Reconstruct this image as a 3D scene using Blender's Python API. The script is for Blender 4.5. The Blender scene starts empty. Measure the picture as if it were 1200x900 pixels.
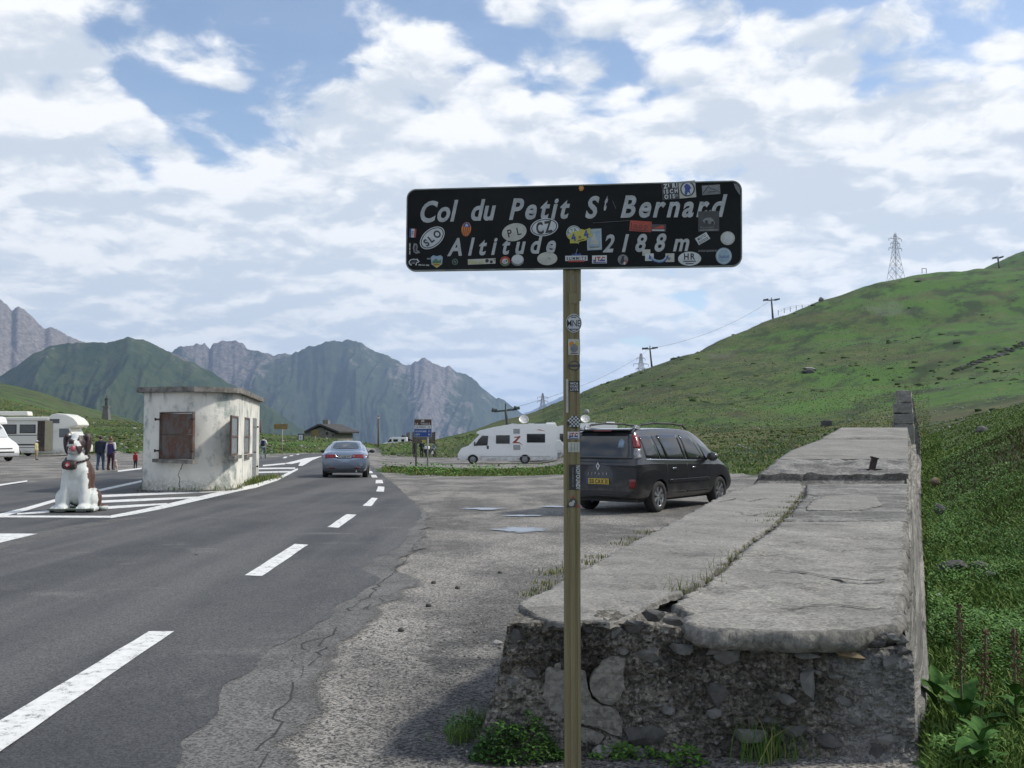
import bpy, bmesh, math, random
import numpy as np
from mathutils import Vector, Matrix, Quaternion
from mathutils.geometry import tessellate_polygon
R_ = math.radians
random.seed(7)
rng = np.random.default_rng(7)
scene = bpy.context.scene
COL = scene.collection
# ------------------------------------------------------------------ camera
FPX = 1167.0
PITCH = math.atan(59 / FPX)
CAM = np.array([0.0, 0.0, 1.6])
cam = bpy.data.cameras.new('camera')
cam.sensor_width = 36.0
cam.lens = 36.0 * FPX / 1200.0
cam.clip_start = 0.05
cam.clip_end = 60000
camo = bpy.data.objects.new('camera', cam)
camo.location = (0, 0, 1.6)
camo.rotation_euler = (math.pi / 2 + PITCH, 0, 0)
COL.objects.link(camo)
scene.camera = camo
# ------------------------------------------------------------------ sun, sky, exposure
SUN_AZ, SUN_EL = R_(84), R_(44)        # clockwise from +Y (view direction)
scene.view_settings.view_transform = 'Standard'
scene.view_settings.look = 'None'
scene.view_settings.exposure = 0.22
scene.view_settings.gamma = 1.0
scene.render.engine = 'CYCLES'
scene.cycles.use_denoising = True
scene.cycles.max_bounces = 6
scene.cycles.transparent_max_bounces = 8
scene.cycles.volume_bounces = 0
scene.cycles.caustics_reflective = False
scene.cycles.caustics_refractive = False
sl = bpy.data.lights.new('sun', 'SUN')
sl.energy = 2.9
sl.angle = R_(4.5)
sl.color = (1.0, 0.95, 0.86)
so = bpy.data.objects.new('sun', sl)
sd = Vector((math.sin(SUN_AZ) * math.cos(SUN_EL), math.cos(SUN_AZ) * math.cos(SUN_EL), math.sin(SUN_EL)))
so.rotation_euler = (-sd).to_track_quat('-Z', 'Y').to_euler()
so.location = sd * 50
COL.objects.link(so)
world = bpy.data.worlds.new('World')
scene.world = world
world.use_nodes = True


class NT:
    """tiny node helper"""
    def __init__(s, tree):
        s.t = tree
        s.n = tree.nodes
        s.l = tree.links

    def add(s, typ, ins=None, **kw):
        n = s.n.new(typ)
        for k, v in kw.items():
            setattr(n, k, v)
        if ins:
            for k, v in ins.items():
                sock = n.inputs[k]
                if isinstance(v, bpy.types.NodeSocket):
                    s.l.new(v, sock)
                else:
                    sock.default_value = v
        return n

    def math(s, op, a, b=None, c=None, clamp=False):
        n = s.add('ShaderNodeMath', operation=op, use_clamp=clamp)
        for i, v in enumerate((a, b, c)):
            if v is None:
                continue
            if isinstance(v, bpy.types.NodeSocket):
                s.l.new(v, n.inputs[i])
            else:
                n.inputs[i].default_value = v
        return n.outputs[0]

    def noise(s, vec, scale, detail=5, rough=.55, dist=0, off=None):
        if off is not None:
            vec = s.vadd(vec, off)
        return s.add('ShaderNodeTexNoise', {'Vector': vec, 'Scale': scale, 'Detail': detail, 'Roughness': rough, 'Distortion': dist}).outputs['Fac']

    def vadd(s, vec, off):
        return s.add('ShaderNodeVectorMath', {0: vec, 1: off}, operation='ADD').outputs[0]

    def vmul(s, vec, off):
        return s.add('ShaderNodeVectorMath', {0: vec, 1: off}, operation='MULTIPLY').outputs[0]

    def ramp(s, fac, lo, hi, a=0.0, b=1.0):
        n = s.add('ShaderNodeMapRange', {0: fac, 1: lo, 2: hi, 3: a, 4: b})
        n.clamp = True
        n.interpolation_type = 'SMOOTHSTEP'
        return n.outputs[0]

    def mix(s, fac, a, b, mode='MIX'):
        n = s.add('ShaderNodeMix', data_type='RGBA', blend_type=mode)
        for k, v in ((0, fac), (6, a), (7, b)):
            if isinstance(v, bpy.types.NodeSocket):
                s.l.new(v, n.inputs[k])
            else:
                n.inputs[k].default_value = v if k == 0 else (tuple(v) + (1,) if len(v) == 3 else v)
        return n.outputs[2]


def build_world():
    t = NT(world.node_tree)
    t.n.clear()
    sky = t.add('ShaderNodeTexSky', sky_type='NISHITA')
    sky.sun_disc = False
    sky.sun_elevation = SUN_EL
    sky.sun_rotation = SUN_AZ
    sky.altitude = 400
    sky.air_density = 1.0
    sky.dust_density = 1.4
    bg1 = t.add('ShaderNodeBackground', {'Color': sky.outputs[0], 'Strength': 0.15})
    d = t.add('ShaderNodeTexCoord').outputs['Generated']
    sep = t.add('ShaderNodeSeparateXYZ', {0: d})
    z = t.math('MAXIMUM', sep.outputs[2], 0.0)
    den = t.math('ADD', z, 0.30)
    px = t.math('DIVIDE', sep.outputs[0], den)
    py = t.math('DIVIDE', sep.outputs[1], den)
    p = t.add('ShaderNodeCombineXYZ', {0: px, 1: py, 2: 0.0}).outputs[0]
    wob = t.add('ShaderNodeTexNoise', {'Vector': p, 'Scale': 5.0, 'Detail': 3})
    wv = t.add('ShaderNodeVectorMath', {0: wob.outputs['Color'], 1: (.5, .5, .5)}, operation='SUBTRACT').outputs[0]
    pw = t.vadd(p, t.vmul(wv, (.10, .10, 0)))
    big = t.noise(p, 1.5, 3, .5, off=(5.3, 2.1, 0))
    mid = t.noise(pw, 4.4, 10, .57, off=(1.7, 8.2, 0))
    puff = t.add('ShaderNodeTexVoronoi', {'Vector': t.vadd(pw, (4, 2, 0)), 'Scale': 13.0, 'Smoothness': .6}, feature='SMOOTH_F1').outputs['Distance']
    cov = t.math('ADD', t.math('MULTIPLY', big, .62), t.math('MULTIPLY', mid, .54))
    cov = t.math('ADD', cov, t.math('MULTIPLY', t.math('SUBTRACT', .45, puff), .16))
    cov = t.math('ADD', cov, t.ramp(z, .46, .13, -.012, .19))
    mask = t.ramp(cov, .545, .625, .06, 1.0)
    # shading of the cloud layer: thick centres greyer, edges and tops bright
    sh = t.noise(t.vmul(pw, (1.0, 1.7, 1)), 3.8, 5, .52, off=(9.1, 4.4, 0))
    up = t.noise(t.vadd(pw, (0, -.05, 0)), 4.4, 6, .55, off=(1.7, 8.2, 0))
    rel = t.math('MULTIPLY', t.math('SUBTRACT', up, mid), 1.9)
    thick = t.ramp(t.math('ADD', t.math('ADD', t.math('MULTIPLY', sh, .85), t.math('MULTIPLY', cov, .22)), rel), .40, .74)
    low = t.ramp(z, .34, .05)
    grey = t.mix(low, (.60, .66, .74), (.57, .65, .75))
    thick = t.math('ADD', t.math('MULTIPLY', thick, t.math('SUBTRACT', 1.0, t.math('MULTIPLY', low, .35))), t.math('MULTIPLY', low, .30), clamp=True)
    col = t.mix(thick, (.94, .95, .96), grey)
    bg2 = t.add('ShaderNodeBackground', {'Color': col, 'Strength': 0.98})
    ms = t.add('ShaderNodeMixShader', {0: mask, 1: bg1.outputs[0], 2: bg2.outputs[0]})
    out = t.add('ShaderNodeOutputWorld')
    t.l.new(ms.outputs[0], out.inputs[0])


build_world()


# ------------------------------------------------------------------ projection of photograph pixels to places
def kt(u, v):
    a = (u - 600) / FPX
    b = (450 - v) / FPX
    fy = math.cos(PITCH) - b * math.sin(PITCH)
    fz = math.sin(PITCH) + b * math.cos(PITCH)
    return a / fy, fz / fy           # x per unit y, z per unit y


def at(u, v, y):
    t, k = kt(u, v)
    return Vector((t * y, y, 1.6 + k * y))


def onz(u, v, z):
    t, k = kt(u, v)
    y = (z - 1.6) / k
    return Vector((t * y, y, z))


# ------------------------------------------------------------------ noise
def _hash(ix, iy, seed):
    h = (ix * 374761393 + iy * 668265263 + seed * 1442695041) & 0xffffffff
    h = ((h ^ (h >> 13)) * 1274126177) & 0xffffffff
    return ((h ^ (h >> 16)) & 0xffff) / 65535.0


def vnoise(x, y, seed=0):
    x = np.asarray(x, float)
    y = np.asarray(y, float)
    ix = np.floor(x).astype(np.int64)
    iy = np.floor(y).astype(np.int64)
    fx = x - ix
    fy = y - iy
    fx = fx * fx * fx * (fx * (fx * 6 - 15) + 10)
    fy = fy * fy * fy * (fy * (fy * 6 - 15) + 10)
    a = _hash(ix, iy, seed)
    b = _hash(ix + 1, iy, seed)
    c = _hash(ix, iy + 1, seed)
    d = _hash(ix + 1, iy + 1, seed)
    return (a + (b - a) * fx) * (1 - fy) + (c + (d - c) * fx) * fy


def fbm(x, y, seed=0, oct=5, gain=.5):
    s = 0
    a = 1
    tot = 0
    for o in range(oct):
        s = s + a * vnoise(np.asarray(x) * 2 ** o + o * 17.3, np.asarray(y) * 2 ** o + o * 9.1, seed + o)
        tot += a
        a *= gain
    return s / tot


def ridged(x, y, seed=0, oct=5, gain=.5):
    s = 0
    a = 1
    tot = 0
    for o in range(oct):
        n = vnoise(np.asarray(x) * 2 ** o + o * 17.3, np.asarray(y) * 2 ** o + o * 9.1, seed + o)
        s = s + a * (1 - np.abs(2 * n - 1))
        tot += a
        a *= gain
    return s / tot


def worley(x, y, seed=0):
    ix = np.floor(x).astype(np.int64)
    iy = np.floor(y).astype(np.int64)
    best = np.full(np.shape(x), 9.0)
    sec = np.full(np.shape(x), 9.0)
    cid = np.zeros(np.shape(x))
    for dx in (-1, 0, 1):
        for dy in (-1, 0, 1):
            cx = ix + dx + _hash(ix + dx, iy + dy, seed)
            cy = iy + dy + _hash(ix + dx, iy + dy, seed + 5)
            d = np.hypot(cx - x, cy - y)
            nearer = d < best
            sec = np.where(nearer, best, np.minimum(sec, d))
            cid = np.where(nearer, _hash(ix + dx, iy + dy, seed + 11), cid)
            best = np.where(nearer, d, best)
    return best, sec, cid


def sstep(a, b, x):
    t = np.clip((np.asarray(x, float) - a) / (b - a), 0, 1)
    return t * t * (3 - 2 * t)


# ------------------------------------------------------------------ terrain height
def V(u, v, y):
    return (y, 1.6 + kt(u, v)[1] * y)


def col_profile(u, items):
    out = []
    for it in items:
        if it[0] == 'v':
            out.append(V(u, it[2], it[1]))
        else:
            out.append((it[0], it[1]))
    return u, out


v = 'v'
COLS = [
    col_profile(-700, [(3, 0), (40, 0), (80, .5), (130, 5), (200, 18), (700, 60), (1500, 30)]),
    col_profile(-250, [(3, 0), (40, -.1), (80, .2), (120, 4), (180, 12), (260, 13), (700, 48), (1500, -40)]),
    col_profile(0, [(3, 0), (35, -.05), (60, -.1), (88, -.25), (100, .4), (130, 4), (v, 170, 467), (220, 6.5), (400, 12), (v, 700, 449), (900, 30), (1500, -100)]),
    col_profile(50, [(3, 0), (35, -.05), (60, -.15), (88, -.25), (100, .3), (130, 2.4), (v, 170, 480), (220, 4), (400, 5), (v, 700, 460), (900, 14), (1500, -110)]),
    col_profile(105, [(3, 0), (35, -.05), (60, -.2), (85, -.1), (100, .5), (130, 1.6), (v, 170, 489), (220, 2), (400, -5), (v, 700, 477), (900, 0), (1500, -130)]),
    col_profile(165, [(3, 0), (35, -.05), (60, -.2), (85, -.1), (100, .4), (130, 1.6), (v, 165, 496), (220, 0), (400, -15), (v, 700, 493), (900, -15), (1500, -150)]),
    col_profile(230, [(3, 0), (35, -.05), (60, -.22), (85, -.25), (100, .2), (130, 1), (v, 160, 504), (220, -3), (400, -25), (700, -20), (1500, -200)]),
    col_profile(305, [(3, 0), (35, -.05), (60, -.25), (82, -.36), (95, -.2), (120, .4), (v, 150, 509), (190, 0), (400, -30), (700, -80), (1500, -250)]),
    col_profile(335, [(3, 0), (35, -.05), (60, -.25), (85, -.3), (95, -.2), (120, .1), (v, 150, 514), (190, -.2), (260, -8), (700, -90), (1500, -260)]),
    col_profile(385, [(3, 0), (35, -.05), (60, -.3), (85, -.3), (95, -.2), (120, -.1), (v, 150, 516), (200, .2), (260, -9), (700, -100), (1500, -260)]),
    col_profile(425, [(3, 0), (35, -.05), (60, -.35), (85, -.3), (110, -.3), (v, 140, 525), (200, -1.0), (240, -2), (300, -10), (700, -110), (1500, -260)]),
    col_profile(447, [(3, 0), (35, -.05), (60, -.4), (85, -.6), (105, -.65), (v, 135, 525.5), (200, -1.5), (240, -2), (300, -10), (700, -110), (1500, -260)]),
    col_profile(475, [(3, 0), (35, -.05), (60, -.45), (85, -.7), (107, -.88), (118, -.5), (v, 135, 522), (160, -.7), (240, -1.6), (300, -10), (700, -110), (1500, -260)]),
    col_profile(520, [(3, 0), (35, -.05), (60, -.45), (85, -.7), (107, -.88), (118, -.7), (v, 140, 520), (v, 185, 513.5), (240, -1), (320, -12), (700, -110), (1500, -260)]),
    col_profile(548, [(3, 0), (35, -.05), (60, -.45), (75, -.58), (100, -.75), (115, -.5), (v, 140, 517), (v, 200, 508), (260, .5), (340, -12), (700, -100), (1500, -260)]),
    col_profile(560, [(3, 0), (35, -.05), (60, -.45), (75, -.58), (95, -.7), (110, -.3), (v, 140, 515), (v, 200, 506), (v, 265, 500), (340, -4), (700, -100), (1500, -260)]),
    col_profile(600, [(3, 0), (35, -.05), (60, -.42), (75, -.57), (92, -.5), (v, 110, 524), (v, 140, 514), (v, 200, 500), (v, 265, 487.5), (340, 0), (700, -90), (1500, -260)]),
    col_profile(640, [(3, 0), (35, -.05), (60, -.4), (75, -.55), (92, -.3), (v, 110, 521), (v, 140, 511), (v, 200, 494), (v, 280, 474.5), (360, 5), (700, -80), (1500, -260)]),
    col_profile(690, [(3, 0), (35, 0), (50, -.15), (v, 75, 529), (v, 130, 509), (v, 200, 486), (v, 300, 454), (380, 12), (700, -60), (1500, -250)]),
    col_profile(750, [(3, 0), (35, 0), (48, -.1), (v, 80, 524), (v, 130, 505), (v, 220, 470), (v, 330, 436), (430, 18), (800, -40), (1500, -240)]),
    col_profile(800, [(3, 0), (35, 0), (46, -.05), (v, 80, 522), (v, 130, 502), (v, 230, 460), (v, 360, 415), (460, 26), (800, -20), (1500, -220)]),
    col_profile(850, [(3, 0), (35, 0), (45, .0), (v, 80, 522), (v, 130, 500), (v, 210, 466), (v, 310, 427), (v, 390, 394), (480, 36), (900, 0), (1500, -200)]),
    col_profile(900, [(3, 0), (35, .05), (45, .1), (v, 80, 521), (v, 130, 499), (v, 210, 464), (v, 320, 418), (v, 420, 373), (520, 46), (900, 20), (1500, -180)]),
    col_profile(960, [(3, 0), (20, .1), (35, .35), (45, .5), (v, 80, 518), (v, 130, 497), (v, 210, 462), (v, 330, 405), (v, 450, 349), (560, 58), (900, 40), (1500, -150)]),
    col_profile(1040, [(3, 0), (12, .05), (20, .2), (35, .5), (45, .7), (v, 80, 514), (v, 130, 493), (v, 210, 458), (v, 340, 394), (v, 480, 325), (600, 76), (900, 60), (1500, -100)]),
    col_profile(1085, [(3, -.05), (7, .08), (12, .24), (20, .36), (28, .5), (38, .78), (60, 1.6), (v, 80, 507), (v, 130, 487), (v, 210, 451), (v, 340, 388), (v, 500, 319), (620, 80), (900, 70), (1500, -50)]),
    col_profile(1110, [(3, -.05), (7, .09), (12, .27), (18, .5), (23, .85), (27, .95), (38, .9), (60, 2.0), (v, 80, 501), (v, 130, 483), (v, 210, 446), (v, 340, 384), (v, 500, 317.5), (620, 82), (900, 78), (1500, -20)]),
    col_profile(1150, [(3, -.05), (7, .1), (12, .3), (17, .75), (22, 1.3), (v, 26, 520), (33, 1.25), (60, 2.8), (v, 80, 490), (v, 130, 474), (v, 210, 438), (v, 340, 377), (v, 500, 316.5), (620, 88), (v, 800, 315), (1500, 20)]),
    col_profile(1200, [(3, -.05), (7, .12), (10, .3), (14, .8), (20, 1.45), (v, 26, 497), (33, 1.7), (60, 3.4), (v, 80, 480), (v, 130, 464), (v, 210, 430), (v, 340, 368), (v, 500, 312), (640, 98), (v, 800, 290), (1500, 60)]),
    col_profile(1330, [(3, -.05), (6, .15), (9, .5), (14, 1.4), (20, 2.3), (26, 3.0), (35, 3.2), (60, 6), (v, 130, 440), (v, 210, 405), (v, 340, 345), (v, 500, 290), (640, 115), (v, 800, 250), (1500, 100)]),
    col_profile(1700, [(3, -.05), (5, .3), (8, 1.2), (14, 3.0), (26, 6), (60, 12), (130, 24), (340, 75), (500, 110), (800, 180), (1500, 160)]),
]
LY = np.linspace(math.log(2.0), math.log(1500), 420)
TG = np.linspace(-1.25, 1.25, 900)


def make_table():
    us = [kt(c[0], 509)[0] for c in COLS]
    prof = []
    for u, pr in COLS:
        ys = np.log([p[0] for p in pr])
        zs = np.array([p[1] for p in pr])
        z = np.interp(LY, ys, zs)
        k = np.hanning(11)
        k /= k.sum()
        zp = np.pad(z, 5, mode='edge')
        prof.append(np.convolve(zp, k, 'valid'))
    prof = np.array(prof)
    tab = np.empty((len(TG), len(LY)))
    for j in range(len(LY)):
        tab[:, j] = np.interp(TG, us, prof[:, j])
    k = np.hanning(13)
    k /= k.sum()
    tp = np.pad(tab, ((6, 6), (0, 0)), mode='edge')
    out = np.zeros_like(tab)
    for i in range(13):
        out += k[i] * tp[i:i + len(TG)]
    return out


TAB = make_table()


def h0(x, y):
    """smooth ground height"""
    x = np.asarray(x, float)
    y = np.asarray(y, float)
    yy = np.maximum(y, 2.0)
    t = np.clip(x / yy, TG[0], TG[-1])
    i = (t - TG[0]) / (TG[1] - TG[0])
    j = np.clip((np.log(yy) - LY[0]) / (LY[1] - LY[0]), 0, len(LY) - 1.001)
    i = np.clip(i, 0, len(TG) - 1.001)
    i0 = i.astype(int)
    j0 = j.astype(int)
    a = i - i0
    b = j - j0
    z = (TAB[i0, j0] * (1 - a) + TAB[i0 + 1, j0] * a) * (1 - b) + (TAB[i0, j0 + 1] * (1 - a) + TAB[i0 + 1, j0 + 1] * a) * b
    return z * sstep(-6, 2.5, y)


# where paving ends (distance, by direction) and the grass islands on it
PB = [(-700, 536), (0, 533.5), (60, 533), (100, 532), (165, 530), (230, 531), (300, 533), (330, 532.5), (385, 530), (405, 527.5), (445, 526.5), (447, 533), (470, 534.5), (510, 536),
      (545, 535), (600, 534), (660, 536), (690, 550), (720, 552), (870, 554), (885, 557), (1000, 548), (1069, 545), (1072, 905), (1700, 905)]
_pb_t = np.array([kt(u, 509)[0] for u, _ in PB])


def pave_mask(x, y):
    """1 paved .. 0 grass"""
    x = np.asarray(x, float)
    y = np.asarray(y, float)
    yy = np.maximum(y, .3)
    t = x / yy
    # distance where paving ends at this direction: use flat-ish ground height to turn the row into a distance
    kk = np.interp(t, _pb_t, np.array([kt(600, w)[1] for _, w in PB]))
    n = fbm(x * .45, y * .45, 31, 4) - .5
    n2 = fbm(x * 2.2, y * 2.2, 37, 3) - .5
    krow = (h0(x, y) - 1.6) / yy
    m = np.where(krow < kk + n * .0035 + n2 * .002, 1.0, 0.0)
    m = np.where(y < 2, np.where(x > 1.6 + n, 0.0, 1.0), m)
    m = np.where((y >= 2) & (y < 4.9), np.where(x > 1.95 + .15 * n, 0.0, 1.0), m)
    m = np.where((t > .402), 0.0, m)
    # grass island below the campervans
    for (yc, xc, ly, lx) in ISL:
        q = ((x - xc) / lx) ** 4 + ((y - yc) / ly) ** 2
        m = np.where(q + n * 1.1 + n2 * .5 < 1, 0.0, m)
    return m


ISL = [(52.5, -.2, 8.5, 6.4)]


def bumps(x, y, g):
    """relief of the unpaved land"""
    r = np.hypot(x, y)
    b = .05 * (fbm(x / .7, y / .7, 3, 4) - .5) + np.clip(r / 60, .1, 1.2) * .5 * (fbm(x / 9, y / 9, 5, 4) - .5)
    far = np.clip((r - 60) / 200, 0, 1.0)
    # terraces that run slanting across the hill, and hummocks
    b = b + far * (2.6 * (fbm(x / 45, y / 45, 8, 5) - .5) + 1.5 * (ridged((x * .88 - .47 * y) / 30, (y * .88 + .47 * x) / 130, 15, 4) - .55)) + np.clip((r - 50) / 80, 0, 1) * .8 * (ridged((x * .8 - .6 * y) / 11, (y * .8 + .6 * x) / 40, 19, 4) - .5)
    return b * g


def gnd_z(x, y):
    return float(h0(x, y))


_YS = np.exp(np.linspace(math.log(2.2), math.log(1400), 6000))


def gnd(u, v):
    """place on the ground seen at pixel (u, v)"""
    t, k = kt(u, v)
    d = (1.6 + k * _YS) - h0(t * _YS, _YS)
    i = int(np.argmax(d < 0)) if (d < 0).any() else len(_YS) - 1
    if i > 0:
        a = d[i - 1] / (d[i - 1] - d[i])
        y = _YS[i - 1] + a * (_YS[i] - _YS[i - 1])
    else:
        y = _YS[0]
    return Vector((t * y, y, gnd_z(t * y, y)))


# ------------------------------------------------------------------ mesh helpers
def tag(o, label=None, cat=None, group=None, kind=None):
    if label:
        o['label'] = label
    if cat:
        o['category'] = cat
    if group:
        o['group'] = group
    if kind:
        o['kind'] = kind
    return o


def thing(name, label, cat, loc=(0, 0, 0), rz=0, group=None):
    o = bpy.data.objects.new(name, None)
    o.empty_display_size = .2
    o.location = loc
    o.rotation_euler = (0, 0, rz)
    COL.objects.link(o)
    return tag(o, label, cat, group)


def link(name, me, parent=None, matrix=None):
    o = bpy.data.objects.new(name, me)
    COL.objects.link(o)
    if parent is not None:
        o.parent = parent
    if matrix is not None:
        o.matrix_local = matrix
    return o


def copy_tree(o, parent=None):
    c = o.copy()
    COL.objects.link(c)
    if parent is not None:
        c.parent = parent
    for ch in list(o.children):
        copy_tree(ch, c)
    return c


def np_mesh(name, verts, faces, mats, smooth=True, attrs=None, mat_idx=None):
    """mesh from numpy arrays; faces is (n,3) or (n,4)"""
    me = bpy.data.meshes.new(name)
    verts = np.asarray(verts, np.float32)
    faces = np.asarray(faces, np.int32)
    k = faces.shape[1]
    me.vertices.add(len(verts))
    me.vertices.foreach_set('co', verts.ravel())
    me.loops.add(faces.size)
    me.loops.foreach_set('vertex_index', faces.ravel())
    me.polygons.add(len(faces))
    me.polygons.foreach_set('loop_start', np.arange(0, faces.size, k, dtype=np.int32))
    me.polygons.foreach_set('use_smooth', np.full(len(faces), smooth))
    if mat_idx is not None:
        me.polygons.foreach_set('material_index', np.asarray(mat_idx, np.int32))
    me.update(calc_edges=True)
    for m in (mats if isinstance(mats, (list, tuple)) else [mats]):
        me.materials.append(m)
    for an, av in (attrs or {}).items():
        a = me.attributes.new(an, 'FLOAT', 'POINT')
        a.data.foreach_set('value', np.asarray(av, np.float32).ravel())
    return me


def grid_faces(n, m):
    i = np.arange(n - 1)[:, None]
    j = np.arange(m - 1)[None, :]
    a = i * m + j
    return np.stack([a, a + 1, a + m + 1, a + m], -1).reshape(-1, 4)


class MB:
    """collects shapes; build() links them as one mesh object"""
    def __init__(s):
        s.v = []
        s.f = []
        s.m = []
        s.sm = []

    def add(s, verts, faces, mi=0, smooth=False):
        b = len(s.v)
        s.v.extend([tuple(p) for p in verts])
        for f in faces:
            s.f.append([b + i for i in f])
            s.m.append(mi)
            s.sm.append(smooth)
        return s

    def box(s, c, size, rot=None, mi=0, taper=1.0):
        hx, hy, hz = size[0] / 2, size[1] / 2, size[2] / 2
        vs = []
        for z, k in ((-hz, 1.0), (hz, taper)):
            for x, y in ((-hx, -hy), (hx, -hy), (hx, hy), (-hx, hy)):
                p = Vector((x * k, y * k, z))
                if rot is not None:
                    p = rot @ p
                vs.append(p + Vector(c))
        return s.add(vs, [(3, 2, 1, 0), (4, 5, 6, 7), (0, 1, 5, 4), (1, 2, 6, 5), (2, 3, 7, 6), (3, 0, 4, 7)], mi)

    def bar(s, p0, p1, w, h=None, mi=0):
        p0, p1 = Vector(p0), Vector(p1)
        d = p1 - p0
        q = d.to_track_quat('Z', 'Y').to_matrix()
        return s.box((p0 + p1) / 2, (w, h or w, d.length), q, mi)

    def cyl(s, p0, p1, r0, r1=None, n=12, mi=0, smooth=True, cap=True):
        p0, p1 = Vector(p0), Vector(p1)
        r1 = r0 if r1 is None else r1
        q = (p1 - p0).to_track_quat('Z', 'Y').to_matrix()
        vs = []
        for p, r in ((p0, r0), (p1, r1)):
            for i in range(n):
                a = 2 * math.pi * i / n
                vs.append(p + q @ Vector((math.cos(a) * r, math.sin(a) * r, 0)))
        s.add(vs, [(i, (i + 1) % n, n + (i + 1) % n, n + i) for i in range(n)], mi, smooth)
        if cap:
            s.add(vs, [tuple(range(n - 1, -1, -1)), tuple(range(n, 2 * n))], mi, False)
        return s

    def tube(s, path, r, n=8, mi=0):
        for a, b in zip(path[:-1], path[1:]):
            s.cyl(a, b, r, r, n, mi)
        return s

    def ball(s, c, r, nu=12, nv=8, mi=0, rot=None):
        if not isinstance(r, (tuple, list)):
            r = (r, r, r)
        vs = []
        for j in range(nv + 1):
            ph = math.pi * j / nv
            for i in range(nu):
                th = 2 * math.pi * i / nu
                p = Vector((r[0] * math.sin(ph) * math.cos(th), r[1] * math.sin(ph) * math.sin(th), r[2] * math.cos(ph)))
                if rot is not None:
                    p = rot @ p
                vs.append(p + Vector(c))
        fs = []
        for j in range(nv):
            for i in range(nu):
                a, b = j * nu + i, j * nu + (i + 1) % nu
                fs.append((a, a + nu, b + nu, b))
        return s.add(vs, fs, mi, True)

    def lathe(s, prof, c=(0, 0, 0), axis='Z', n=24, mi=0):
        vs = []
        for r, z in prof:
            for i in range(n):
                a = 2 * math.pi * i / n
                p = Vector((r * math.cos(a), r * math.sin(a), z))
                if axis == 'Y':
                    p = Vector((p.x, p.z, p.y))
                elif axis == 'X':
                    p = Vector((p.z, p.x, p.y))
                vs.append(p + Vector(c))
        fs = []
        for j in range(len(prof) - 1):
            for i in range(n):
                a, b = j * n + i, j * n + (i + 1) % n
                fs.append((a, b, b + n, a + n))
        return s.add(vs, fs, mi, True)

    def prism(s, poly, z0, z1, mi=0, mside=None, xf=None):
        """poly of (x, y); xf maps Vector(x, y, z)"""
        n = len(poly)
        vs = [Vector((p[0], p[1], z0)) for p in poly] + [Vector((p[0], p[1], z1)) for p in poly]
        tris = tessellate_polygon([[Vector((p[0], p[1], 0)) for p in poly]])
        if xf:
            vs = [xf(p) for p in vs]
        s.add(vs, [tuple(i + n for i in t) for t in tris] + [tuple(t) for t in tris], mi)
        s.add(vs, [(i, (i + 1) % n, n + (i + 1) % n, n + i) for i in range(n)], mi if mside is None else mside)
        return s

    def build(s, name, mats, parent=None, matrix=None, smooth=None, bevel=0, fix=True):
        me = bpy.data.meshes.new(name)
        me.from_pydata(s.v, [], s.f)
        for m in (mats if isinstance(mats, (list, tuple)) else [mats]):
            me.materials.append(m)
        me.polygons.foreach_set('material_index', s.m)
        me.polygons.foreach_set('use_smooth', s.sm if smooth is None else [smooth] * len(s.sm))
        if fix or bevel:
            bm = bmesh.new()
            bm.from_mesh(me)
            bmesh.ops.remove_doubles(bm, verts=bm.verts, dist=1e-5)
            bmesh.ops.recalc_face_normals(bm, faces=bm.faces)
            if bevel:
                es = [e for e in bm.edges if len(e.link_faces) == 2 and e.calc_face_angle(0) > .6]
                bmesh.ops.bevel(bm, geom=es, offset=bevel, segments=2, affect='EDGES', profile=.6, clamp_overlap=True)
            bm.to_mesh(me)
            bm.free()
        return link(name, me, parent, matrix)


def bake(o):
    """apply the modifiers of o to its mesh"""
    dg = bpy.context.evaluated_depsgraph_get()
    me = bpy.data.meshes.new_from_object(o.evaluated_get(dg))
    old = o.data
    o.modifiers.clear()
    o.data = me
    bpy.data.meshes.remove(old)
    return o


def cut(o, mb):
    """subtract the closed shapes in mb from mesh object o"""
    c = mb.build('cutter', [], o.parent, o.matrix_local.copy())
    md = o.modifiers.new('b', 'BOOLEAN')
    md.operation = 'DIFFERENCE'
    md.solver = 'EXACT'
    md.object = c
    bpy.context.view_layer.update()
    bake(o)
    bpy.data.objects.remove(c)
    return o


def smooth_angle(o, ang=35):
    me = o.data
    bm = bmesh.new()
    bm.from_mesh(me)
    for f in bm.faces:
        f.smooth = True
    for e in bm.edges:
        e.smooth = not (len(e.link_faces) == 2 and e.calc_face_angle(0) > R_(ang))
    bm.to_mesh(me)
    bm.free()


# ------------------------------------------------------------------ lettering
_G = {}


def glyph(ch, bold):
    key = (ch, bold)
    if key in _G:
        return _G[key]
    cu = bpy.data.curves.new('lettering', 'FONT')
    cu.body = ch
    cu.size = 1.0
    cu.offset = bold
    cu.resolution_u = 4
    ob = bpy.data.objects.new('lettering', cu)
    COL.objects.link(ob)
    bpy.context.view_layer.update()
    dg = bpy.context.evaluated_depsgraph_get()
    me = bpy.data.meshes.new_from_object(ob.evaluated_get(dg))
    me.calc_loop_triangles()
    vs = np.array([v.co[:2] for v in me.vertices]) if len(me.vertices) else np.zeros((0, 2))
    fs = [tuple(t.vertices) for t in me.loop_triangles]
    bpy.data.objects.remove(ob)
    bpy.data.curves.remove(cu)
    bpy.data.meshes.remove(me)
    _G[key] = (vs, fs)
    return _G[key]


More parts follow.
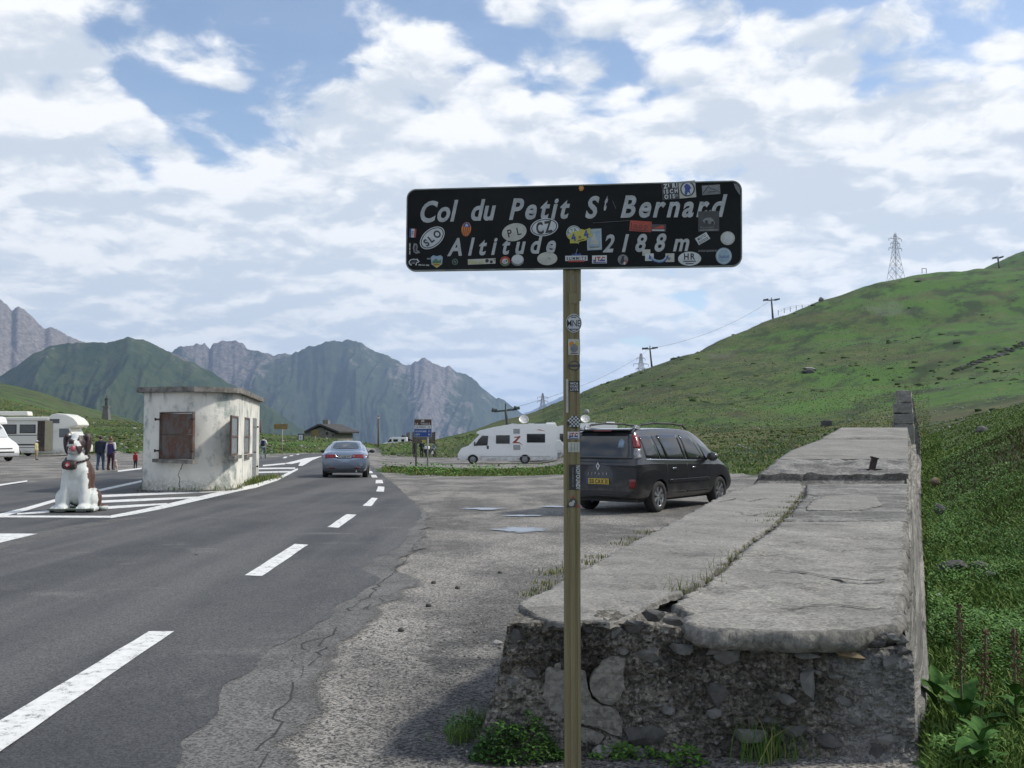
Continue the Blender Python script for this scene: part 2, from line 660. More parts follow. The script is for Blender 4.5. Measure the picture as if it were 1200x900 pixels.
def text2d(s, cap, width=None, gap=.14, shear=0, bold=.012, xs=.9, space=.32):
    """flat glyphs, baseline at y=0 and left end at x=0; cap = capital height"""
    H = glyph('H', bold)[0]
    sc = 1.0 / (H[:, 1].max() - max(0, H[:, 1].min()))
    lay = []
    x = 0
    for ch in s:
        if ch == ' ':
            x += space
            continue
        vs, fs = glyph(ch, bold)
        g = vs * sc
        g = np.stack([(g[:, 0] - g[:, 0].min()) * xs, g[:, 1]], 1)
        lay.append((g, fs, x))
        x += g[:, 0].max() + gap
    nat = x - gap
    extra = 0
    k = 1.0
    if width:
        n = max(1, len(s) - 1)
        extra = (width / cap - nat) / n
        if extra < -gap * .6:
            k = width / cap / nat
            extra = 0
    V_, F_ = [], []
    cnt = 0
    idx = 0
    for ch in s:
        if ch == ' ':
            cnt += 1
            continue
        g, fs, x0 = lay[idx]
        b = len(V_)
        for p in g:
            X = (p[0] + x0) * k + extra * cnt + shear * p[1]
            V_.append((X * cap, p[1] * cap))
        F_ += [tuple(b + i for i in f) for f in fs]
        idx += 1
        cnt += 1
    return V_, F_


def add_text(mb, s, origin, ex, ez, cap, width=None, mi=0, center=False, **kw):
    """put lettering into mb on the plane spanned by ex, ez"""
    V_, F_ = text2d(s, cap, width, **kw)
    if not V_:
        return
    dx = -(max(p[0] for p in V_)) / 2 if center else 0
    o, ex, ez = Vector(origin), Vector(ex), Vector(ez)
    mb.add([o + ex * (p[0] + dx) + ez * p[1] for p in V_], F_, mi)


# ------------------------------------------------------------------ materials
def new_mat(name):
    m = bpy.data.materials.new(name)
    m.use_nodes = True
    t = NT(m.node_tree)
    p = t.n['Principled BSDF']
    return m, t, p


def setin(t, p, **kw):
    names = {'color': 'Base Color', 'rough': 'Roughness', 'metal': 'Metallic', 'normal': 'Normal', 'spec': 'Specular IOR Level', 'coat': 'Coat Weight', 'coatr': 'Coat Roughness',
             'alpha': 'Alpha', 'trans': 'Transmission Weight', 'emit': 'Emission Color', 'emits': 'Emission Strength', 'sss': 'Subsurface Weight'}
    for k, v in kw.items():
        s = p.inputs[names[k]]
        if isinstance(v, bpy.types.NodeSocket):
            t.l.new(v, s)
        elif isinstance(v, (tuple, list)):
            s.default_value = tuple(v) + (1,) if len(v) == 3 else v
        else:
            s.default_value = v


def obj_co(t):
    return t.add('ShaderNodeTexCoord').outputs['Object']


def geo_co(t):
    return t.add('ShaderNodeNewGeometry').outputs['Position']


def bumpn(t, height, strength=.3, dist=.02, normal=None):
    ins = {'Height': height, 'Strength': strength, 'Distance': dist}
    if normal is not None:
        ins['Normal'] = normal
    return t.add('ShaderNodeBump', ins).outputs[0]


def mat(name, c1, c2=None, scale=6, rough=.7, metal=0, bump=0, bscale=None, bdist=.01, lo=.35, hi=.65, coat=0, spec=.5, stretch=None, world=False, detail=6):
    m, t, p = new_mat(name)
    co = geo_co(t) if world else obj_co(t)
    if stretch:
        co = t.vmul(co, stretch)
    c2 = c2 or tuple(x * .82 for x in c1)
    n = t.noise(co, scale, detail, .6)
    col = t.mix(t.ramp(n, lo, hi), c1, c2)
    r = t.math('ADD', rough, t.math('MULTIPLY', t.math('SUBTRACT', n, .5), .25), clamp=True)
    setin(t, p, color=col, rough=r, metal=metal, coat=coat, spec=spec, coatr=.08)
    if bump:
        b = t.noise(co, bscale or scale * 3, 6, .65)
        setin(t, p, normal=bumpn(t, b, bump, bdist))
    return m


def attr(t, name):
    return t.add('ShaderNodeAttribute', attribute_name=name).outputs['Fac']


def terrain_mat():
    m, t, p = new_mat('ground')
    co = geo_co(t)
    pave = attr(t, 'pave')
    dry = attr(t, 'dry')
    scr = attr(t, 'scree')
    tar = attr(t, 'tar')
    # old grey asphalt and gravel
    fine = t.noise(co, 85, 3, .7)
    stone = t.add('ShaderNodeTexVoronoi', {'Vector': co, 'Scale': 70.0}, feature='F1').outputs['Color']
    sv = t.add('ShaderNodeSeparateColor', {0: stone}).outputs[0]
    mot = t.noise(t.vmul(co, (1, .55, 1)), .55, 6, .62, off=(4, 1, 0))
    mot2 = t.noise(co, 2.6, 5, .6)
    base = t.mix(t.ramp(mot, .40, .62), (.105, .102, .096), (.235, .225, .205))
    base = t.mix(t.ramp(mot2, .45, .7, 0, .5), base, (.235, .222, .20))
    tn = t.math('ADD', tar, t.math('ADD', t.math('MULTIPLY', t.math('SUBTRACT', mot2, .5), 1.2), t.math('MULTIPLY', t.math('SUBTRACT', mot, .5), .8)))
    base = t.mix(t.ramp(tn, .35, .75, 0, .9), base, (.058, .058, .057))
    grit = t.math('ADD', t.math('MULTIPLY', sv, .75), t.math('MULTIPLY', fine, .5))
    gcol = t.mix(t.ramp(grit, .25, 1.0), (.35, .35, .36), (1.75, 1.72, 1.68))
    base = t.mix(1.0, base, gcol, 'MULTIPLY')
    # grass
    n1 = t.noise(co, .35, 7, .65, off=(7, 2, 5))
    n2 = t.noise(co, 2.3, 6, .7)
    n3 = t.noise(co, .06, 5, .6, off=(1, 9, 3))
    nf = t.noise(co, 24, 4, .7)
    viv = t.mix(t.ramp(n2, .35, .68), (.040, .105, .012), (.080, .165, .024))
    med = t.mix(t.ramp(n1, .36, .66), (.034, .064, .014), (.092, .118, .030))
    brn = t.mix(t.ramp(n2, .4, .65), (.088, .080, .034), (.125, .122, .045))
    g = t.mix(t.ramp(dry, .05, .5), viv, med)
    g = t.mix(t.ramp(t.math('ADD', dry, t.math('MULTIPLY', t.math('SUBTRACT', n1, .5), 1.3)), .52, .98), g, brn)
    n4 = t.noise(t.vmul(t.add('ShaderNodeVectorRotate', {'Vector': co, 'Angle': .45}, rotation_type='Z_AXIS').outputs[0], (1, .28, 1)), .11, 8, .68, off=(2, 6, 1))
    g = t.mix(t.ramp(n3, .54, .70, 0, .5), g, (.034, .058, .018))
    g = t.mix(t.ramp(n4, .50, .60, 0, .85), g, (.020, .038, .011))
    n5 = t.noise(co, .045, 6, .66, off=(4, 4, 8))
    g = t.mix(t.ramp(n5, .48, .66, 0, .6), g, (.080, .072, .034))
    g = t.mix(t.ramp(n4, .44, .34, 0, .5), g, (.12, .13, .045))
    g = t.mix(1.0, g, t.mix(t.ramp(nf, .3, .7), (.62, .62, .6), (1.3, 1.3, 1.25)), 'MULTIPLY')
    sc = t.mix(t.ramp(n2, .35, .65), (.085, .082, .075), (.165, .158, .147))
    g = t.mix(t.ramp(t.math('ADD', scr, t.math('MULTIPLY', t.math('SUBTRACT', n2, .5), .9)), .5, .85), g, sc)
    edge = t.math('ADD', pave, t.math('MULTIPLY', t.math('SUBTRACT', n2, .5), .7))
    k = t.ramp(edge, .40, .62)
    col = t.mix(k, g, base)
    b = t.math('ADD', t.math('MULTIPLY', grit, .35), t.math('MULTIPLY', nf, 1.0))
    nrm = bumpn(t, b, .45, .012)
    setin(t, p, color=col, rough=.92, normal=nrm, spec=.25)
    return m


def road_mat():
    m, t, p = new_mat('road_asphalt')
    co = geo_co(t)
    stone = t.add('ShaderNodeTexVoronoi', {'Vector': co, 'Scale': 95.0}, feature='F1').outputs['Color']
    sv = t.add('ShaderNodeSeparateColor', {0: stone}).outputs[0]
    fine = t.noise(co, 130, 2, .7)
    mot = t.noise(t.vmul(co, (1, .6, 1)), .5, 7, .62)
    worn = t.noise(t.vmul(co, (1.0, 1.6, 1)), .7, 7, .66, off=(31.0, 8.4, 0))
    trk = t.noise(t.vmul(co, (1.1, .05, 1)), 1.0, 3, .5, off=(3, 0, 0))
    base = t.mix(t.ramp(mot, .35, .66), (.050, .051, .053), (.092, .092, .091))
    base = t.mix(t.ramp(trk, .42, .68, 0, .75), base, (.118, .116, .113))
    base = t.mix(t.ramp(worn, .57, .70, 0, .7), base, (.150, .145, .135))
    grit = t.math('ADD', t.math('MULTIPLY', sv, .7), t.math('MULTIPLY', fine, .5))
    col = t.mix(1.0, base, t.mix(t.ramp(grit, .2, 1.0), (.55, .55, .56), (1.5, 1.5, 1.48)), 'MULTIPLY')
    setin(t, p, color=col, rough=t.ramp(mot, .3, .7, .72, .88), normal=bumpn(t, grit, .3, .006), spec=.35)
    return m


def worn_mat():
    m, t, p = new_mat('worn_asphalt')
    co = geo_co(t)
    stone = t.add('ShaderNodeTexVoronoi', {'Vector': co, 'Scale': 80.0}, feature='F1').outputs['Color']
    sv = t.add('ShaderNodeSeparateColor', {0: stone}).outputs[0]
    fine = t.noise(co, 120, 2, .7)
    mot = t.noise(co, 1.4, 6, .62, off=(2, 2, 0))
    base = t.mix(t.ramp(mot, .35, .68), (.150, .147, .139), (.098, .096, .092))
    grit = t.math('ADD', t.math('MULTIPLY', sv, .75), t.math('MULTIPLY', fine, .5))
    col = t.mix(1.0, base, t.mix(t.ramp(grit, .2, 1.0), (.5, .5, .5), (1.5, 1.5, 1.5)), 'MULTIPLY')
    f = t.math('ADD', attr(t, 'fade'), t.math('ADD', t.math('MULTIPLY', t.math('SUBTRACT', mot, .5), 1.0), t.math('MULTIPLY', t.math('SUBTRACT', fine, .5), .9)))
    setin(t, p, color=col, rough=.9, normal=bumpn(t, grit, .4, .008), spec=.3, alpha=t.ramp(f, .38, .60))
    return m


def paint_mat():
    m, t, p = new_mat('road_paint')
    co = geo_co(t)
    n = t.noise(co, 9, 8, .75)
    n2 = t.noise(co, 90, 3, .7)
    w = t.ramp(t.math('ADD', n, t.math('MULTIPLY', t.math('SUBTRACT', n2, .5), .4)), 0.33, 0.47)
    col = t.mix(w, (.16, .16, .155), t.mix(t.ramp(n, .4, .7), (.68, .68, .65), (.80, .80, .77)))
    setin(t, p, color=col, rough=.7, normal=bumpn(t, n2, .25, .004))
    return m


def concrete_mat(name, a, b, dark, grit=60, rough_amt=.5, stretch=(1, 1, 1), turn=0.0):
    m, t, p = new_mat(name)
    co = geo_co(t)
    if turn:
        co = t.vmul(t.add('ShaderNodeVectorRotate', {'Vector': co, 'Angle': turn}, rotation_type='Z_AXIS').outputs[0], stretch)
        stretch = (1, 1, 1)
    n1 = t.noise(t.vmul(co, stretch), 1.3, 7, .65)
    n2 = t.noise(co, 11, 6, .68)
    ng = t.noise(co, grit, 4, .75)
    vo = t.add('ShaderNodeTexVoronoi', {'Vector': co, 'Scale': grit * .8}, feature='F1').outputs['Color']
    sv = t.add('ShaderNodeSeparateColor', {0: vo}).outputs[0]
    n0 = t.noise(t.vmul(co, (.8, 2.2, 1)), 1.1, 8, .7, off=(6, 3, 2))
    col = t.mix(t.ramp(n1, .35, .65), a, b)
    col = t.mix(t.ramp(n0, .52, .66, 0, .75), col, dark)
    col = t.mix(t.ramp(n2, .56, .74, 0, .8), col, dark)
    g = t.math('ADD', t.math('MULTIPLY', ng, .9), t.math('MULTIPLY', sv, .35))
    col = t.mix(1.0, col, t.mix(t.ramp(g, .3, .95), (.62, .62, .62), (1.38, 1.38, 1.36)), 'MULTIPLY')
    hgt = t.math('ADD', t.math('MULTIPLY', n2, 1.2), t.math('MULTIPLY', g, .6))
    setin(t, p, color=col, rough=.92, normal=bumpn(t, hgt, rough_amt, .012), spec=.25)
    return m


def rubble_mat():
    """mortar and small stones of the broken wall end; attribute tone = stone id, joint = between stones"""
    m, t, p = new_mat('rubble_masonry')
    co = geo_co(t)
    tone = attr(t, 'tone')
    joint = attr(t, 'joint')
    quoin = attr(t, 'quoin')
    n2 = t.noise(co, 14, 6, .7)
    ng = t.noise(co, 70, 4, .75)
    n1 = t.noise(co, 2.2, 5, .6)
    st = t.mix(tone, (.125, .116, .100), (.300, .285, .255))
    mo = t.mix(t.ramp(n1, .35, .65), (.100, .092, .078), (.205, .190, .163))
    col = t.mix(t.ramp(joint, .1, .75, .45, 1.0), st, mo)
    n0 = t.noise(co, 1.5, 5, .6, off=(8, 2, 0))
    col = t.mix(t.ramp(n0, .50, .66, 0, .7), col, (.046, .042, .036))
    col = t.mix(t.ramp(n2, .55, .75, 0, .75), col, (.20, .195, .18))
    col = t.mix(t.ramp(n2, .45, .28, 0, .7), col, (.035, .033, .030))
    vg = t.add('ShaderNodeSeparateColor', {0: t.add('ShaderNodeTexVoronoi', {'Vector': co, 'Scale': 55.0}, feature='F1').outputs['Color']}).outputs[0]
    col = t.mix(1.0, col, t.mix(vg, (.45, .45, .45), (1.6, 1.58, 1.54)), 'MULTIPLY')
    col = t.mix(t.math('MULTIPLY', quoin, .75), col, t.mix(t.ramp(n2, .3, .7), (.10, .10, .096), (.30, .295, .28)))
    col = t.mix(1.0, col, t.mix(t.ramp(ng, .3, .7), (.6, .6, .6), (1.4, 1.4, 1.4)), 'MULTIPLY')
    setin(t, p, color=col, rough=.95, normal=bumpn(t, t.math('ADD', n2, t.math('ADD', t.math('MULTIPLY', ng, .5), t.math('MULTIPLY', vg, .5))), 1.0, .02), spec=.2)
    return m


def kiosk_mat():
    m, t, p = new_mat('whitewashed_render')
    co = obj_co(t)
    n1 = t.noise(t.vmul(co, (1, 1, .6)), .9, 6, .62, off=(3.3, 1, 7))
    n2 = t.noise(t.vmul(co, (1, 1, .8)), 1.5, 8, .68, off=(1, 4, 2))
    n3 = t.noise(co, 16, 6, .7)
    col = t.mix(t.ramp(n1, .42, .64), (.74, .72, .65), (.60, .60, .55))
    col = t.mix(t.ramp(n2, .49, .63, 0, .85), col, (.29, .33, .31))
    col = t.mix(t.ramp(t.math('ADD', n2, t.math('MULTIPLY', t.math('SUBTRACT', n3, .5), .6)), .64, .76, 0, .7), col, (.16, .165, .155))
    sep = t.add('ShaderNodeSeparateXYZ', {0: co})
    band = t.math('MULTIPLY', t.ramp(sep.outputs[2], .5, .02), t.ramp(n3, .38, .62))
    col = t.mix(t.math('MULTIPLY', band, .7), col, (.25, .23, .18))
    drip = t.noise(t.vmul(co, (7, 7, .5)), 1.0, 4, .6)
    top = t.math('MULTIPLY', t.ramp(sep.outputs[2], 2.3, 2.8), t.ramp(drip, .54, .66))
    col = t.mix(t.math('MULTIPLY', top, .6), col, (.13, .13, .115))
    setin(t, p, color=col, rough=.93, normal=bumpn(t, t.math('ADD', n3, n2), .35, .012), spec=.2)
    return m


def rust_mat():
    m, t, p = new_mat('rusty_steel')
    co = obj_co(t)
    n1 = t.noise(t.vmul(co, (1, 1, .7)), 3.2, 7, .66)
    n2 = t.noise(co, 16, 6, .7)
    col = t.mix(t.ramp(n1, .40, .60), (.135, .120, .108), (.120, .058, .038))
    col = t.mix(t.ramp(n2, .5, .72, 0, .6), col, (.075, .045, .033))
    col = t.mix(t.ramp(t.math('ADD', n1, t.math('MULTIPLY', n2, .3)), .74, .82, 0, .6), col, (.22, .20, .18))
    setin(t, p, color=col, rough=.85, metal=.1, normal=bumpn(t, n2, .3, .004))
    return m


def mountain_mat(name, rockA, rockB, grassA, grassB, size=1.0):
    m, t, p = new_mat(name)
    co = geo_co(t)
    rock = attr(t, 'rock')
    n1 = t.noise(t.vmul(co, (1, 1, .45)), .012 * size, 9, .68)
    n2 = t.noise(t.vmul(co, (1, 1, .6)), .05 * size, 6, .7)
    f = t.math('ADD', rock, t.math('ADD', t.math('MULTIPLY', t.math('SUBTRACT', n1, .5), 1.2), t.math('MULTIPLY', t.math('SUBTRACT', n2, .5), .7)))
    rc = t.mix(t.ramp(n2, .35, .66), rockA, rockB)
    gc = t.mix(t.ramp(n1, .36, .64), grassA, grassB)
    col = t.mix(t.ramp(f, .42, .66), gc, rc)
    setin(t, p, color=col, rough=.95, normal=bumpn(t, t.math('ADD', n1, t.math('MULTIPLY', n2, .4)), .9, 24.0 / size), spec=.1)
    return m


def car_paint(name, c, rough=.32, metal=.35, coat=.8):
    m, t, p = new_mat(name)
    co = obj_co(t)
    n = t.noise(co, 5, 5, .6)
    low = t.add('ShaderNodeSeparateXYZ', {0: co}).outputs[2]
    dust = t.math('MULTIPLY', t.ramp(low, .75, .25), t.ramp(n, .35, .7, .2, .7))
    col = t.mix(dust, t.mix(n, c, tuple(x * .9 for x in c)), (.16, .15, .135))
    setin(t, p, color=col, rough=t.math('ADD', rough, t.math('MULTIPLY', dust, .35)), metal=metal, coat=coat, coatr=.06)
    return m


def glass_mat(name, c, rough=.04):
    m, t, p = new_mat(name)
    n = t.noise(obj_co(t), 7, 4, .6)
    setin(t, p, color=t.mix(n, c, tuple(x * 1.5 for x in c)), rough=t.ramp(n, .3, .8, rough, rough + .06), spec=.9)
    return m


M = {}
M['ground'] = terrain_mat()
M['road'] = road_mat()
M['worn'] = worn_mat()
M['paint'] = paint_mat()
M['crack'] = mat('crack_dark', (.03, .029, .027), (.05, .048, .044), 8, .95)
M['slab'] = concrete_mat('slab_concrete', (.29, .277, .25), (.20, .191, .172), (.105, .10, .09), 70, .45, (1, .7, 1))
M['slab_smooth'] = concrete_mat('screed_concrete', (.265, .254, .232), (.205, .196, .179), (.135, .129, .117), 90, .35)
M['slab_rough'] = concrete_mat('exposed_aggregate', (.27, .262, .245), (.13, .126, .117), (.06, .058, .053), 34, 1.0)
M['broken'] = concrete_mat('broken_concrete_edge', (.24, .228, .205), (.135, .129, .116), (.065, .061, .055), 45, 1.0)
M['grass_brown'] = mat('brown_bank_grass', (.095, .080, .034), (.060, .070, .024), 3, .85, spec=.1, world=True)
M['grass_light'] = mat('light_meadow_grass', (.150, .200, .055), (.110, .165, .040), 2, .85, spec=.1, world=True)
M['rubble'] = rubble_mat()
M['wallside'] = concrete_mat('board_marked_concrete', (.30, .29, .265), (.13, .126, .115), (.05, .048, .044), 6, 1.0, (8, .10, 8), .378)
M['plaster'] = concrete_mat('grey_plaster', (.215, .205, .182), (.185, .176, .156), (.15, .143, .126), 55, .3)
M['stone'] = mat('grey_stone', (.19, .188, .178), (.11, .108, .10), 9, .9, bump=.6, bscale=40, world=True)
M['stone_pale'] = mat('pale_stone', (.34, .335, .32), (.22, .215, .20), 14, .9, bump=.5, bscale=50, world=True)
M['stone_dark'] = mat('dark_stone', (.10, .096, .09), (.055, .053, .05), 10, .9, bump=.6, bscale=40, world=True)
M['stone_ochre'] = mat('ochre_stone', (.24, .18, .10), (.15, .12, .08), 10, .9, bump=.5, bscale=40, world=True)
M['kiosk'] = kiosk_mat()
M['rust'] = rust_mat()
M['rust_dark'] = mat('dark_rust', (.060, .042, .033), (.035, .027, .023), 14, .85, bump=.3)
M['roofslab'] = mat('weathered_concrete', (.25, .235, .21), (.11, .104, .094), 5, .92, bump=.5, bscale=22)
M['greydoor'] = mat('grey_painted_steel', (.24, .25, .25), (.16, .165, .16), 5, .7)
M['winpane'] = mat('dull_window', (.30, .33, .34), (.19, .21, .22), 6, .25)
M['black'] = mat('black_sign_face', (.016, .017, .018), (.010, .011, .011), 3, .55, spec=.12)
M['edge'] = mat('sign_edge', (.22, .24, .22), (.13, .15, .13), 9, .5, metal=.4)
M['letter'] = mat('faded_reflective_white', (.40, .415, .42), (.31, .325, .335), 30, .5)
M['post'] = mat('olive_painted_post', (.215, .180, .090), (.160, .136, .070), 7, .6, stretch=(14, 14, .6), lo=.3, hi=.7)
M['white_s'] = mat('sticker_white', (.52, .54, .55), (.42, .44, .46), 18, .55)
M['cream_s'] = mat('sticker_cream', (.45, .45, .40), (.36, .36, .32), 18, .55)
M['ink'] = mat('print_black', (.016, .016, .018), (.028, .028, .03), 20, .5)
M['grey_s'] = mat('print_grey', (.20, .21, .215), (.14, .15, .155), 25, .6)
M['dgrey_s'] = mat('print_dark_grey', (.055, .058, .06), (.04, .042, .044), 25, .6)
M['red_s'] = mat('print_red', (.36, .055, .03), (.28, .04, .025), 18, .5)
M['orange_s'] = mat('print_orange', (.55, .22, .03), (.45, .17, .025), 18, .5)
M['yellow_s'] = mat('print_yellow', (.46, .42, .07), (.36, .33, .06), 18, .5)
M['blue_s'] = mat('print_blue', (.035, .07, .26), (.03, .055, .2), 18, .5)
M['sky_s'] = mat('print_pale_blue', (.28, .38, .46), (.20, .29, .36), 18, .5)
M['green_s'] = mat('print_green', (.07, .17, .10), (.05, .12, .07), 18, .5)
M['grass_a'] = mat('grass_blade', (.070, .145, .022), (.115, .190, .042), 3, .75, spec=.2, world=True)
M['grass_b'] = mat('dry_grass_blade', (.235, .225, .085), (.165, .145, .062), 3, .8, spec=.2, world=True)
M['leaf'] = mat('weed_leaf', (.050, .140, .018), (.085, .190, .032), 6, .55, spec=.35, world=True)
M['leaf2'] = mat('dock_leaf', (.032, .095, .018), (.070, .150, .036), 18, .8, spec=.12, bump=.5, bscale=40)
M['seed'] = mat('rust_brown_seed', (.115, .055, .026), (.07, .04, .02), 60, .85)
M['stem'] = mat('plant_stem', (.075, .06, .03), (.05, .075, .025), 10, .7)


def water_mat():
    m, t, p = new_mat('puddle_water')
    co = geo_co(t)
    n = t.noise(t.vmul(co, (1, .5, 1)), 2.2, 7, .7)
    f = t.math('ADD', attr(t, 'fade'), t.math('MULTIPLY', t.math('SUBTRACT', n, .5), 1.6))
    setin(t, p, color=t.mix(n, (.05, .05, .047), (.08, .078, .07)), rough=t.ramp(f, .3, .9, .25, .06), spec=.45, alpha=t.ramp(f, .22, .85))
    return m


M['water'] = water_mat()
M['snow'] = mat('old_snow', (.75, .77, .8), (.6, .62, .66), .02, .8, world=True)
M['glass'] = glass_mat('tinted_glass', (.012, .014, .015))
M['glass2'] = glass_mat('light_glass', (.05, .06, .065))
M['tyre'] = mat('tyre_rubber', (.018, .018, .019), (.03, .03, .029), 12, .85)
M['alloy'] = mat('alloy_rim', (.42, .43, .44), (.34, .35, .36), 9, .35, metal=.75)
M['steel_rim'] = mat('grey_wheel_trim', (.32, .33, .34), (.24, .25, .26), 9, .45, metal=.3)
M['trim'] = mat('black_plastic', (.022, .022, .023), (.035, .035, .036), 20, .6)
M['chrome'] = mat('chrome', (.6, .6, .62), (.5, .5, .52), 12, .15, metal=1)
M['lampred'] = mat('red_lamp_lens', (.24, .010, .010), (.14, .007, .007), 20, .18, coat=.6)
M['lampclear'] = mat('clear_lamp_lens', (.22, .22, .23), (.16, .16, .17), 20, .15, coat=.6)
M['mpv'] = car_paint('dark_grey_paint', (.022, .023, .026), .28, .4)
M['sedan'] = car_paint('silver_blue_paint', (.24, .30, .40), .32, .5)
M['rvwhite'] = car_paint('white_body', (.82, .82, .81), .35, 0, .4)
M['rvcream'] = car_paint('cream_body', (.76, .74, .66), .4, 0, .3)
M['rvgrey'] = mat('grey_vent', (.36, .37, .38), (.28, .29, .3), 12, .6)
M['plate_y'] = mat('yellow_plate', (.56, .40, .05), (.48, .34, .04), 14, .5)
M['plate_w'] = mat('white_plate', (.55, .56, .56), (.45, .46, .46), 14, .5)
M['beige'] = mat('beige_panel', (.42, .38, .25), (.36, .32, .21), 8, .6)
M['brown_in'] = mat('brown_interior', (.07, .05, .035), (.04, .03, .025), 6, .8)
M['wood'] = mat('weathered_wood', (.13, .10, .075), (.075, .06, .045), 7, .85, stretch=(5, 5, .5), bump=.4)
M['fur_w'] = mat('white_painted_fibreglass', (.66, .67, .64), (.55, .58, .55), 5, .5, bump=.4, bscale=14, bdist=.02)
M['fur_b'] = mat('brown_painted_fibreglass', (.105, .052, .034), (.060, .034, .025), 7, .5, bump=.4, bscale=16, bdist=.02)
M['fur_d'] = mat('dark_painted_fibreglass', (.035, .022, .022), (.055, .035, .032), 7, .5, bump=.3, bscale=16)
M['pink'] = mat('pink_paint', (.56, .16, .18), (.48, .13, .15), 12, .4)
M['board'] = mat('green_grey_board', (.14, .17, .13), (.10, .12, .09), 9, .8)
M['skin'] = mat('skin', (.42, .27, .20), (.36, .22, .16), 14, .6)
M['galv'] = mat('galvanised_steel', (.36, .37, .37), (.26, .27, .27), 12, .55, metal=.3)
M['pylon'] = mat('lattice_steel', (.30, .31, .32), (.22, .23, .24), 1, .7, metal=.2)
M['lift'] = mat('dark_lift_steel', (.075, .085, .075), (.05, .055, .05), 3, .7)
M['sign_brown'] = mat('brown_sign_face', (.085, .032, .02), (.07, .026, .017), 6, .5)
M['sign_blue'] = mat('blue_sign_face', (.022, .075, .30), (.018, .06, .25), 6, .5)
M['sign_white'] = mat('white_sign_face', (.62, .63, .64), (.52, .53, .54), 6, .5)
M['sign_yel'] = mat('ochre_sign_face', (.22, .16, .045), (.17, .125, .035), 6, .6)
M['beigepost'] = mat('pale_post', (.38, .36, .26), (.30, .28, .2), 6, .7)
M['farmwall'] = mat('farm_stone_wall', (.235, .22, .19), (.15, .14, .12), 1.6, .9, bump=.5, bscale=5, bdist=.05)
M['farmroof'] = mat('dark_stone_roof', (.065, .06, .056), (.04, .037, .035), 2, .9, bump=.4)
M['haze'] = None


# ------------------------------------------------------------------ ground sheet
def build_ground():
    ts = np.concatenate([np.linspace(-3.2, -.66, 60)[:-1], np.linspace(-.66, .74, 640), np.linspace(.74, 3.2, 60)[1:]])
    ys = np.exp(np.arange(math.log(2.0), math.log(1500), .0125))
    X = ts[:, None] * ys[None, :]
    Y = np.repeat(ys[None, :], len(ts), 0)
    yb = np.array([-400, -120, -40, -15, -8, -4, -2, -1, 0, .5, 1.0, 1.5])
    Xb = ts[:, None] * (2.0 + (2.0 - yb[None, :]) * 1.0)
    Yb = np.repeat(yb[None, :], len(ts), 0)
    X = np.concatenate([Xb, X], 1)
    Y = np.concatenate([Yb, Y], 1)
    pave = pave_mask(X, Y)
    soft = pave
    g = 1 - soft
    Z = h0(X, Y) + bumps(X, Y, g)
    T = X / np.maximum(Y, 1)
    r = np.hypot(X, Y)
    n = fbm(X / 26, Y / 26, 41, 5)
    dry = .42 + .5 * (n - .5) * 2
    ditch = sstep(.36, .43, T) * sstep(70, 22, Y)
    crest = sstep(.425, .48, T) * sstep(11, 20, Y) * sstep(36, 29, Y)
    dry = dry * (1 - ditch * .95) + crest * 1.1
    dry = np.where((T < -.05) & (Y > 60), dry * .8 + .12, dry)
    dry = dry - .30 * sstep(.22, .42, T) * sstep(45, 80, Y)
    # brownish meadow at the hill foot, grey scree band below the skyline of the hill
    dry = dry + .35 * sstep(.05, .2, T) * sstep(50, 70, Y) * sstep(150, 110, Y)
    band = np.exp(-((Y - (300 + 420 * (T - .17) + 40 * (fbm(X / 40, Y / 40, 51, 3) - .5))) / 15) ** 2) * sstep(.05, .12, T) * sstep(.48, .38, T)
    patch = sstep(.60, .78, fbm(X / 30, Y / 30, 61, 5)) * sstep(70, 130, Y) * sstep(.04, .1, T) * .9
    scree = np.clip(band * .9 * (fbm(X / 14, Y / 30, 57, 4) - .12) + patch * .5, 0, .62)
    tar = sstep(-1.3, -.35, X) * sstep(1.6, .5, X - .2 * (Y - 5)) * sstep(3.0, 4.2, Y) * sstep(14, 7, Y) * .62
    nv, mv = X.shape
    V_ = np.stack([X, Y, Z], -1).reshape(-1, 3)
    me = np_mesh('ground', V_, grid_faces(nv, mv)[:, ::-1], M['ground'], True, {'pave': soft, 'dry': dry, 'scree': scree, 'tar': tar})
    o = link('ground', me)
    tag(o, 'grey gravelly lot running out into green mountain pasture', kind='structure')


build_ground()


def drape(x, y, off):
    return h0(x, y) + off + np.clip(np.asarray(y), 0, None) * .0006


RIGHT = [gnd(*q) for q in [(205, 896), (213, 868), (252, 850), (272, 800), (318, 763), (366, 741), (392, 724), (396, 712), (428, 694), (444, 680), (423, 668), (440, 656), (470, 641), (478, 625), (494, 607), (489, 594),
                           (472, 577), (457, 564), (446, 555), (437, 548), (429, 541), (424, 536), (426, 532)]]
RY = np.array([p.y for p in RIGHT])
RX = np.array([p.x for p in RIGHT])
_o = np.argsort(RY)
RY, RX = RY[_o], RX[_o]


def xr(y):
    y = np.asarray(y, float)
    return np.interp(y, RY, RX) + .16 * (fbm(y * 2.2, y * 0, 71, 4) - .5) * sstep(60, 15, y)


LEFT = [gnd(*q) for q in [(-200, 581), (0, 571), (60, 563), (130, 553.5), (165, 549.5), (232, 542), (305, 538), (330, 535.5), (360, 531.5), (385, 529), (405, 527)]]
LYP = np.array([p.y for p in LEFT])
LXP = np.array([p.x for p in LEFT])


def xl(y):
    return np.interp(y, np.concatenate([[-60, 20], LYP]), np.concatenate([[-40, -32], LXP]))


